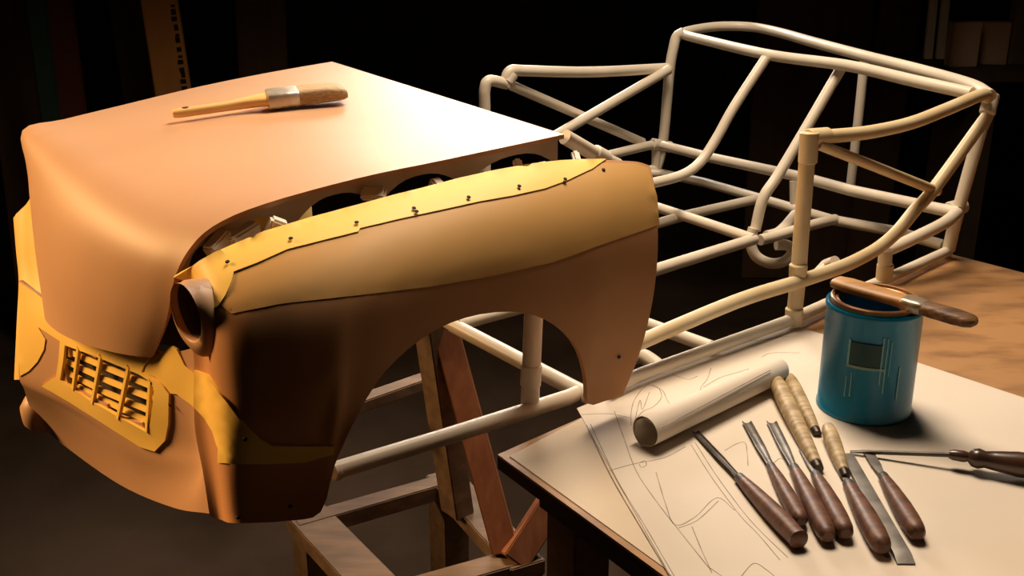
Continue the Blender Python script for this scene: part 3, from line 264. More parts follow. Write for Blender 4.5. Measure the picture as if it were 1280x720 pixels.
'recess': ([(-0.5139,1.2106,0.9471),(-0.5008,1.1981,0.9498),(-0.4880,1.1857,0.9524),(-0.4753,1.1734,0.9550),(-0.4627,1.1611,0.9573),(-0.4503,1.1487,0.9603),(-0.4378,1.1361,0.9634),(-0.4261,1.1237,0.9656),(-0.4143,1.1110,0.9683),(-0.4027,1.0984,0.9710),(-0.3913,1.0859,0.9735),(-0.3803,1.0737,0.9762),(-0.3695,1.0621,0.9788),(-0.3608,1.0527,0.9771),(-0.3530,1.0448,0.9756),(-0.3452,1.0373,0.9734),(-0.3477,1.0410,0.9650),(-0.3506,1.0453,0.9567),(-0.3538,1.0503,0.9475),(-0.3569,1.0559,0.9374),(-0.3621,1.0643,0.9251),(-0.3672,1.0729,0.9121),(-0.3723,1.0811,0.8990),(-0.3872,1.0972,0.8844),(-0.3977,1.1058,0.8842),(-0.4082,1.1144,0.8840),(-0.4191,1.1237,0.8839),(-0.4302,1.1333,0.8832),(-0.4396,1.1414,0.8835),(-0.4491,1.1499,0.8833),(-0.4588,1.1585,0.8834),(-0.4688,1.1676,0.8830),(-0.4788,1.1766,0.8827),(-0.4890,1.1858,0.8827),(-0.5001,1.1955,0.8833),(-0.5113,1.2052,0.8844),(-0.5224,1.2148,0.8848),(-0.5339,1.2246,0.8856),(-0.5296,1.2211,0.8973),(-0.5250,1.2174,0.9094),(-0.5208,1.2139,0.9209),(-0.5181,1.2121,0.9303),(-0.5158,1.2110,0.9387),(-0.5097,1.2060,0.9450),(-0.5035,1.1990,0.9402),(-0.4898,1.1861,0.9456),(-0.5117,1.2057,0.9302),(-0.4975,1.1923,0.9356),(-0.4838,1.1792,0.9408),(-0.4704,1.1666,0.9463),(-0.4572,1.1541,0.9515),(-0.4441,1.1415,0.9571),(-0.5059,1.1996,0.9250),(-0.4917,1.1859,0.9310),(-0.4779,1.1726,0.9364),(-0.4645,1.1597,0.9416),(-0.4513,1.1472,0.9472),(-0.4383,1.1347,0.9526),(-0.4253,1.1217,0.9585),(-0.4122,1.1082,0.9645),(-0.5146,1.2076,0.9139),(-0.5002,1.1937,0.9202),(-0.4860,1.1798,0.9259),(-0.4722,1.1663,0.9320),(-0.4588,1.1533,0.9372),(-0.4456,1.1405,0.9430),(-0.4326,1.1279,0.9484),(-0.4197,1.1151,0.9545),(-0.4069,1.1019,0.9603),(-0.3942,1.0885,0.9667),(-0.5094,1.2025,0.9086),(-0.4947,1.1881,0.9148),(-0.4806,1.1742,0.9213),(-0.4667,1.1603,0.9270),(-0.4532,1.1471,0.9330),(-0.4401,1.1343,0.9383),(-0.4272,1.1217,0.9442),(-0.4143,1.1088,0.9500),(-0.4017,1.0960,0.9562),(-0.3892,1.0829,0.9622),(-0.3769,1.0699,0.9684),(-0.5187,1.2113,0.8965),(-0.5043,1.1978,0.9032),(-0.4898,1.1836,0.9096),(-0.4754,1.1689,0.9166),(-0.4615,1.1551,0.9224),(-0.4479,1.1415,0.9280),(-0.4348,1.1287,0.9341),(-0.4220,1.1159,0.9400),(-0.4093,1.1033,0.9455),(-0.3969,1.0908,0.9518),(-0.3846,1.0780,0.9582),(-0.3724,1.0653,0.9636),(-0.3606,1.0530,0.9698),(-0.5138,1.2071,0.8907),(-0.4993,1.1935,0.8971),(-0.4850,1.1793,0.9042),(-0.4706,1.1648,0.9107),(-0.4566,1.1504,0.9178),(-0.4430,1.1368,0.9234),(-0.4300,1.1238,0.9297),(-0.4171,1.1110,0.9352),(-0.4046,1.0986,0.9410),(-0.3923,1.0862,0.9472),(-0.3801,1.0737,0.9530),(-0.3683,1.0616,0.9592),(-0.3566,1.0495,0.9648),(-0.4947,1.1898,0.8916),(-0.4803,1.1755,0.8984),(-0.4661,1.1611,0.9052),(-0.4521,1.1467,0.9117),(-0.4386,1.1329,0.9186),(-0.4253,1.1196,0.9242),(-0.4128,1.1072,0.9304),(-0.4004,1.0948,0.9366),(-0.3882,1.0826,0.9424),(-0.3761,1.0705,0.9479),(-0.3645,1.0587,0.9539),(-0.3530,1.0469,0.9598),(-0.4761,1.1726,0.8922),(-0.4618,1.1581,0.8992),(-0.4479,1.1438,0.9061),(-0.4343,1.1298,0.9124),(-0.4215,1.1170,0.9189),(-0.4090,1.1045,0.9252),(-0.3967,1.0921,0.9315),(-0.3842,1.0799,0.9364),(-0.3726,1.0683,0.9424),(-0.3610,1.0566,0.9483),(-0.4720,1.1699,0.8858),(-0.4579,1.1558,0.8928),(-0.4442,1.1415,0.9001),(-0.4306,1.1278,0.9064),(-0.4179,1.1149,0.9130),(-0.4054,1.1024,0.9193),(-0.3930,1.0903,0.9249),(-0.3811,1.0785,0.9310),(-0.3694,1.0669,0.9366),(-0.4405,1.1398,0.8931),(-0.4273,1.1264,0.9000),(-0.4144,1.1135,0.9064),(-0.4020,1.1014,0.9123),(-0.3900,1.0895,0.9185),(-0.3781,1.0778,0.9245),(-0.3664,1.0663,0.9302),(-0.4238,1.1252,0.8930),(-0.4112,1.1127,0.8995),(-0.3989,1.1007,0.9054),(-0.3869,1.0891,0.9115),(-0.3751,1.0775,0.9175),(-0.4080,1.1120,0.8922),(-0.3957,1.1002,0.8982),(-0.3838,1.0888,0.9042),(-0.3925,1.0998,0.8908),(-0.3807,1.0886,0.8968)],
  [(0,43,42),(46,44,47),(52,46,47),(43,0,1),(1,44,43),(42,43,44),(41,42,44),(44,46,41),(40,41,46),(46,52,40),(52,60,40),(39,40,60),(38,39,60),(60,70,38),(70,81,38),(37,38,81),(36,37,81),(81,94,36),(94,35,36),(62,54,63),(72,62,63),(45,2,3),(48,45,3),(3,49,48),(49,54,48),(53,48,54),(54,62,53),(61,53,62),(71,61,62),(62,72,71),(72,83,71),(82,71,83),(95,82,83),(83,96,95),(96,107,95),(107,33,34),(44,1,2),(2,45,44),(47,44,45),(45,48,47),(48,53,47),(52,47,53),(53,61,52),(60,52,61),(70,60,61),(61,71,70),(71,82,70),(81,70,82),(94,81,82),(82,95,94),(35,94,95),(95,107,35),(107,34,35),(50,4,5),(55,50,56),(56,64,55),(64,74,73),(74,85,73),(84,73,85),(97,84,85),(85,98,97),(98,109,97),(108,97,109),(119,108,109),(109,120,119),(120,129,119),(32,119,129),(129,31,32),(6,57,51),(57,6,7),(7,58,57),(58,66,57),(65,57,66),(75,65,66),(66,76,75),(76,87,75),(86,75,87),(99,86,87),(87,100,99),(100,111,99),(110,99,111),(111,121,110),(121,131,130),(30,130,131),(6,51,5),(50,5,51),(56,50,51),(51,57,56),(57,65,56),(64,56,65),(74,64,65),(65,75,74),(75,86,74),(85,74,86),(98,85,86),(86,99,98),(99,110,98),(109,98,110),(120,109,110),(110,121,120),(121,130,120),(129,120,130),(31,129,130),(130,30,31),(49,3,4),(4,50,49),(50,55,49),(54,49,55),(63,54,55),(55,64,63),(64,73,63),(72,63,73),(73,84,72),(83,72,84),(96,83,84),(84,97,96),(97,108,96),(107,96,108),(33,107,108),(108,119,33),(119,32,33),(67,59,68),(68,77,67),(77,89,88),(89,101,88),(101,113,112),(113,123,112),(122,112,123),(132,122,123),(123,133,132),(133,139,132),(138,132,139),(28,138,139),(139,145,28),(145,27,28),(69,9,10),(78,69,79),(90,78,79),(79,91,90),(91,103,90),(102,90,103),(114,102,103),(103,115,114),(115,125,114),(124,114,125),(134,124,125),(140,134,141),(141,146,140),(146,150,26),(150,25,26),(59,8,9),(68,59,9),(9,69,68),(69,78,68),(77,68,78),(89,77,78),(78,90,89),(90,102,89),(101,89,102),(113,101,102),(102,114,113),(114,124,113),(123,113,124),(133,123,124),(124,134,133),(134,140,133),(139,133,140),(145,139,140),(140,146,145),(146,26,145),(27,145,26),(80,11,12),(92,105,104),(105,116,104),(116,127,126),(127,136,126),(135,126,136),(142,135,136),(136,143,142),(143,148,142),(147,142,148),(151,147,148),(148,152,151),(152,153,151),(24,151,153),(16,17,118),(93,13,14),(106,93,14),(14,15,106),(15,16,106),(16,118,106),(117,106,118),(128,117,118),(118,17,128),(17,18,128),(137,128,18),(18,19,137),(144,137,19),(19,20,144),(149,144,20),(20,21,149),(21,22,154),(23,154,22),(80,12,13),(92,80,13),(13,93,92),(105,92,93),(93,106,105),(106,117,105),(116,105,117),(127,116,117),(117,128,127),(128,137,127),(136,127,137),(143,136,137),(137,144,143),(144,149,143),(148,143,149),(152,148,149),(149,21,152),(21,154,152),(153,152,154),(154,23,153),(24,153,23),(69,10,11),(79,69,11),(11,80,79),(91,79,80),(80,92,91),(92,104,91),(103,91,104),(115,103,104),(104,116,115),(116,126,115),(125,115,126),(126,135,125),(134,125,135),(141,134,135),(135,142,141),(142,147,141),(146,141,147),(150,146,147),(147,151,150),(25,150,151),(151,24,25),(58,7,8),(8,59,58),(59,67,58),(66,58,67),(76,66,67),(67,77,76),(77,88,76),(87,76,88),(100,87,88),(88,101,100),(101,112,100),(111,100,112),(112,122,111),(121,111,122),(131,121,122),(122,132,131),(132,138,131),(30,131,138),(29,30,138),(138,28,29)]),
'grille_frame': ([(-0.5760,1.2520,0.9480),(-0.5665,1.2456,0.9571),(-0.5576,1.2404,0.9659),(-0.5494,1.2364,0.9737),(-0.5375,1.2245,0.9752),(-0.5258,1.2127,0.9766),(-0.5143,1.2010,0.9780),(-0.5029,1.1892,0.9794),(-0.4916,1.1776,0.9810),(-0.4792,1.1646,0.9826),(-0.4670,1.1516,0.9841),(-0.4549,1.1386,0.9859),(-0.4429,1.1253,0.9878),(-0.4309,1.1120,0.9898),(-0.4191,1.0985,0.9919),(-0.4073,1.0850,0.9941),(-0.3958,1.0717,0.9962),(-0.3845,1.0587,0.9982),(-0.3736,1.0463,1.0001),(-0.3631,1.0348,1.0017),(-0.3687,1.0401,0.9941),(-0.3746,1.0457,0.9863),(-0.3811,1.0524,0.9751),(-0.3714,1.0421,0.9751),(-0.3620,1.0326,0.9749),(-0.3507,1.0217,0.9745),(-0.3469,1.0186,0.9710),(-0.3432,1.0157,0.9674),(-0.3458,1.0202,0.9570),(-0.3487,1.0259,0.9458),(-0.3520,1.0326,0.9340),(-0.3555,1.0399,0.9218),(-0.3617,1.0501,0.9069),(-0.3677,1.0595,0.8922),(-0.3780,1.0710,0.8796),(-0.3880,1.0811,0.8676),(-0.3997,1.0916,0.8648),(-0.4116,1.1022,0.8622),(-0.4209,1.1101,0.8629),(-0.4303,1.1179,0.8638),(-0.4399,1.1260,0.8645),(-0.4496,1.1342,0.8653),(-0.4594,1.1426,0.8661),(-0.4693,1.1511,0.8668),(-0.4797,1.1600,0.8675),(-0.4902,1.1690,0.8682),(-0.5008,1.1781,0.8689),(-0.5114,1.1871,0.8697),(-0.5221,1.1960,0.8707),(-0.5317,1.2039,0.8711),(-0.5413,1.2117,0.8718),(-0.5508,1.2192,0.8726),(-0.5604,1.2265,0.8734),(-0.5699,1.2337,0.8745),(-0.5552,1.2229,0.8859),(-0.5400,1.2104,0.8977),(-0.5356,1.2067,0.9097),(-0.5312,1.2031,0.9216),(-0.5287,1.2015,0.9305),(-0.5265,1.2004,0.9392),(-0.5246,1.1999,0.9476),(-0.5370,1.2124,0.9477),(-0.5497,1.2253,0.9479),(-0.5627,1.2384,0.9480),(-0.5158,1.1910,0.9463),(-0.5021,1.1776,0.9486),(-0.4887,1.1645,0.9509),(-0.4754,1.1515,0.9532),(-0.4624,1.1385,0.9555),(-0.4494,1.1254,0.9579),(-0.4385,1.1140,0.9598),(-0.4277,1.1025,0.9618),(-0.4169,1.0909,0.9640),(-0.4063,1.0795,0.9660),(-0.3959,1.0683,0.9681),(-0.3857,1.0573,0.9701),(-0.3723,1.0434,0.9700),(-0.3644,1.0362,0.9641),(-0.3676,1.0409,0.9540),(-0.3711,1.0462,0.9435),(-0.3749,1.0526,0.9323),(-0.3798,1.0606,0.9198),(-0.3850,1.0689,0.9072),(-0.3951,1.0821,0.8909),(-0.4051,1.0900,0.8915),(-0.4152,1.0982,0.8919),(-0.4257,1.1069,0.8923),(-0.4364,1.1160,0.8924),(-0.4465,1.1250,0.8925),(-0.4568,1.1341,0.8927),(-0.4674,1.1439,0.8925),(-0.4781,1.1538,0.8924),(-0.4890,1.1640,0.8922),(-0.4999,1.1739,0.8932),(-0.5108,1.1838,0.8942),(-0.5219,1.1940,0.8952),(-0.5331,1.2041,0.8963),(-0.5292,1.2006,0.9062),(-0.5253,1.1971,0.9160),(-0.5216,1.1940,0.9256),(-0.5185,1.1921,0.9362),(-0.5480,1.2329,0.9705),(-0.5542,1.2347,0.9617),(-0.5403,1.2224,0.9665),(-0.5267,1.2107,0.9713),(-0.5469,1.2252,0.9572),(-0.5329,1.2125,0.9623),(-0.5194,1.2008,0.9672),(-0.5062,1.1892,0.9719),(-0.4929,1.1771,0.9767),(-0.5401,1.2167,0.9524),(-0.5261,1.2040,0.9578),(-0.5125,1.1919,0.9627),(-0.4993,1.1801,0.9676),(-0.4862,1.1682,0.9726),(-0.4731,1.1559,0.9775),(-0.5197,1.1962,0.9529),(-0.5060,1.1838,0.9583),(-0.4927,1.1717,0.9632),(-0.4797,1.1598,0.9683),(-0.4667,1.1475,0.9733),(-0.4537,1.1350,0.9786),(-0.4407,1.1218,0.9840),(-0.4865,1.1640,0.9588),(-0.4734,1.1518,0.9639),(-0.4604,1.1395,0.9691),(-0.4475,1.1268,0.9744),(-0.4346,1.1137,0.9799),(-0.4216,1.1001,0.9857),(-0.4805,1.1568,0.9540),(-0.4673,1.1444,0.9594),(-0.4544,1.1319,0.9647),(-0.4414,1.1190,0.9703),(-0.4285,1.1058,0.9759),(-0.4157,1.0922,0.9817),(-0.4030,1.0785,0.9876),(-0.3905,1.0650,0.9933),(-0.4356,1.1118,0.9659),(-0.4227,1.0982,0.9717),(-0.4099,1.0848,0.9776),(-0.3973,1.0712,0.9836),(-0.3850,1.0579,0.9893),(-0.3730,1.0450,0.9949),(-0.4044,1.0780,0.9733),(-0.3919,1.0645,0.9793),(-0.3868,1.0586,0.9747),(-0.5448,1.2142,0.8801),(-0.5311,1.2024,0.8856),(-0.5263,1.1987,0.8791),(-0.5123,1.1860,0.8852),(-0.3579,1.0310,0.9586),(-0.5078,1.1828,0.8785),(-0.4937,1.1693,0.8850),(-0.3543,1.0290,0.9524),(-0.4895,1.1666,0.8782),(-0.4754,1.1527,0.8850),(-0.3622,1.0395,0.9401),(-0.4715,1.1506,0.8781),(-0.4577,1.1368,0.8849),(-0.3705,1.0505,0.9274),(-0.3591,1.0390,0.9331),(-0.4540,1.1352,0.8778),(-0.4406,1.1217,0.8845),(-0.3790,1.0617,0.9145),(-0.3675,1.0503,0.9202),(-0.4502,1.1335,0.8708),(-0.4370,1.1205,0.8774),(-0.4242,1.1080,0.8836),(-0.4117,1.0960,0.8897),(-0.3760,1.0616,0.9072),(-0.3645,1.0504,0.9128),(-0.4334,1.1191,0.8703),(-0.4207,1.1070,0.8765),(-0.4084,1.0952,0.8825),(-0.3846,1.0727,0.8940),(-0.3730,1.0616,0.8998),(-0.4171,1.1055,0.8696),(-0.4049,1.0942,0.8755),(-0.3930,1.0831,0.8812),(-0.3813,1.0721,0.8869),(-0.4012,1.0923,0.8689),(-0.3894,1.0814,0.8747)],
  [(0,1,63),(3,101,2),(101,102,2),(1,2,102),(63,1,102),(102,105,63),(105,62,63),(146,50,51),(101,3,4),(4,103,101),(102,101,103),(105,102,103),(103,106,105),(106,110,105),(62,105,110),(110,61,62),(52,53,54),(54,146,52),(146,51,52),(112,117,116),(64,116,117),(104,5,6),(107,104,6),(6,108,107),(108,112,107),(111,107,112),(112,116,111),(116,64,60),(59,60,64),(64,100,59),(58,59,100),(100,99,58),(57,58,99),(98,57,99),(95,147,96),(6,5,4),(5,104,4),(103,4,104),(106,103,104),(104,107,106),(107,111,106),(110,106,111),(61,110,111),(111,116,61),(116,60,61),(57,98,56),(98,97,56),(55,56,97),(97,96,55),(54,55,96),(146,54,96),(96,147,146),(50,146,147),(147,148,50),(148,49,50),(8,109,7),(149,151,48),(151,47,48),(9,115,114),(119,114,115),(66,123,129),(129,67,66),(92,152,93),(109,8,9),(9,114,109),(113,109,114),(118,113,114),(114,119,118),(119,123,118),(65,118,123),(123,66,65),(149,94,93),(151,149,93),(93,152,151),(47,151,152),(152,46,47),(124,120,125),(125,130,124),(91,155,154),(45,154,155),(121,11,12),(12,122,121),(122,126,121),(126,132,131),(69,131,132),(157,90,89),(11,121,120),(125,120,121),(121,126,125),(126,131,125),(130,125,131),(68,130,131),(131,69,68),(155,91,90),(90,157,155),(45,155,157),(44,45,157),(157,43,44),(115,9,10),(10,11,115),(11,120,115),(119,115,120),(120,124,119),(123,119,124),(129,123,124),(124,130,129),(67,129,130),(130,68,67),(152,92,91),(91,154,152),(46,152,154),(154,45,46),(108,6,7),(7,109,108),(109,113,108),(112,108,113),(117,112,113),(113,118,117),(118,65,117),(64,117,65),(147,95,94),(148,147,94),(94,149,148),(149,48,148),(49,148,48),(70,137,71),(88,161,158),(161,165,42),(134,139,138),(139,72,138),(166,40,41),(14,128,13),(127,13,128),(133,127,128),(128,134,133),(134,138,133),(137,133,138),(71,137,138),(138,72,71),(87,162,88),(161,88,162),(165,161,162),(162,166,165),(166,41,165),(42,165,41),(16,135,15),(167,172,171),(39,171,172),(17,141,136),(74,144,145),(168,85,84),(84,173,168),(17,136,16),(135,16,136),(140,135,136),(136,141,140),(141,144,140),(143,140,144),(73,143,144),(144,74,73),(167,86,85),(85,168,167),(172,167,168),(168,173,172),(173,176,172),(39,172,176),(176,38,39),(128,14,15),(134,128,15),(15,135,134),(139,134,135),(135,140,139),(140,143,139),(72,139,143),(143,73,72),(162,87,86),(166,162,86),(86,167,166),(167,171,166),(40,166,171),(171,39,40),(21,142,20),(37,177,180),(180,36,37),(82,81,163),(142,18,19),(20,142,19),(75,22,23),(23,76,75),(82,174,83),(174,178,83),(177,83,178),(180,177,178),(178,181,180),(36,180,181),(27,28,153),(28,29,153),(29,30,160),(31,32,170),(77,24,25),(150,77,25),(25,26,150),(26,27,150),(27,153,150),(153,29,156),(29,160,156),(159,156,160),(164,159,160),(160,30,164),(30,31,164),(31,170,164),(169,164,170),(175,169,170),(170,32,175),(32,33,175),(179,175,33),(34,179,33),(76,23,24),(24,77,76),(77,150,78),(79,78,150),(150,153,79),(153,156,79),(80,79,156),(156,159,80),(81,80,159),(163,81,159),(159,164,163),(164,169,163),(82,163,169),(174,82,169),(169,175,174),(175,179,174),(178,174,179),(181,178,179),(179,34,181),(34,35,181),(36,181,35),(19,18,17),(141,17,18),(18,142,141),(142,21,141),(144,141,21),(145,144,21),(21,22,145),(22,75,145),(74,145,75),(173,84,83),(83,177,173),(176,173,177),(177,37,176),(38,176,37),(122,12,13),(13,127,122),(126,122,127),(132,126,127),(127,133,132),(133,137,132),(69,132,137),(137,70,69),(88,158,89),(157,89,158),(43,157,158),(158,161,43),(161,42,43)]),
'far_yellow': ([(-0.6111,1.3066,0.9819),(-0.5999,1.2952,0.9815),(-0.5889,1.2842,0.9810),(-0.5781,1.2732,0.9806),(-0.5657,1.2598,0.9794),(-0.5533,1.2460,0.9784),(-0.5519,1.2398,0.9707),(-0.5636,1.2458,0.9590),(-0.5732,1.2519,0.9493),(-0.5669,1.2442,0.9454),(-0.5608,1.2371,0.9413),(-0.5550,1.2305,0.9372),(-0.5599,1.2328,0.9226),(-0.5672,1.2381,0.9126),(-0.5743,1.2428,0.9026),(-0.5833,1.2486,0.8937),(-0.5921,1.2539,0.8850),(-0.6090,1.2646,0.8735),(-0.6086,1.2666,0.8836),(-0.6088,1.2697,0.8931),(-0.6091,1.2729,0.9024),(-0.6088,1.2756,0.9120),(-0.6086,1.2785,0.9215),(-0.6085,1.2817,0.9309),(-0.6086,1.2854,0.9402),(-0.6089,1.2892,0.9486),(-0.6094,1.2934,0.9570),(-0.6100,1.2978,0.9653),(-0.6105,1.3022,0.9736),(-0.6029,1.2943,0.9734),(-0.5948,1.2839,0.9691),(-0.5804,1.2717,0.9737),(-0.6018,1.2867,0.9598),(-0.5868,1.2734,0.9649),(-0.5724,1.2610,0.9697),(-0.5583,1.2489,0.9743),(-0.5937,1.2762,0.9556),(-0.5788,1.2628,0.9608),(-0.5643,1.2501,0.9658),(-0.6010,1.2797,0.9459),(-0.5858,1.2659,0.9514),(-0.5709,1.2524,0.9568),(-0.5932,1.2699,0.9415),(-0.6009,1.2742,0.9315),(-0.5858,1.2608,0.9369),(-0.5936,1.2655,0.9267),(-0.5789,1.2526,0.9321),(-0.6013,1.2700,0.9166),(-0.5867,1.2576,0.9217),(-0.5723,1.2452,0.9269),(-0.5945,1.2622,0.9114),(-0.5803,1.2505,0.9164),(-0.6021,1.2663,0.9014),(-0.5881,1.2552,0.9061),(-0.5741,1.2440,0.9109),(-0.5956,1.2593,0.8960),(-0.5819,1.2488,0.9006)],
  [(19,18,20),(27,28,29),(28,0,1),(29,28,1),(1,2,29),(2,30,29),(27,29,30),(30,32,27),(26,27,32),(25,26,32),(32,36,25),(36,39,25),(24,25,39),(39,42,24),(23,24,42),(42,43,23),(22,23,43),(43,45,22),(45,47,22),(21,22,47),(47,50,21),(20,21,50),(50,52,20),(19,20,52),(52,55,19),(18,19,55),(55,16,18),(17,18,16),(33,31,34),(34,37,33),(38,7,41),(5,6,35),(5,35,4),(35,6,38),(7,38,6),(10,11,49),(11,12,49),(12,13,54),(14,54,13),(31,3,4),(34,31,4),(4,35,34),(35,38,34),(37,34,38),(38,41,37),(40,37,41),(8,40,41),(41,7,8),(44,8,9),(46,44,9),(9,10,46),(10,49,46),(48,46,49),(51,48,49),(49,12,51),(12,54,51),(53,51,54),(56,53,54),(54,14,56),(15,56,14),(3,31,2),(30,2,31),(31,33,30),(32,30,33),(36,32,33),(33,37,36),(37,40,36),(39,36,40),(42,39,40),(40,8,42),(8,44,42),(43,42,44),(45,43,44),(44,46,45),(46,48,45),(47,45,48),(50,47,48),(48,51,50),(51,53,50),(52,50,53),(55,52,53),(53,56,55),(56,15,55),(16,55,15)]),
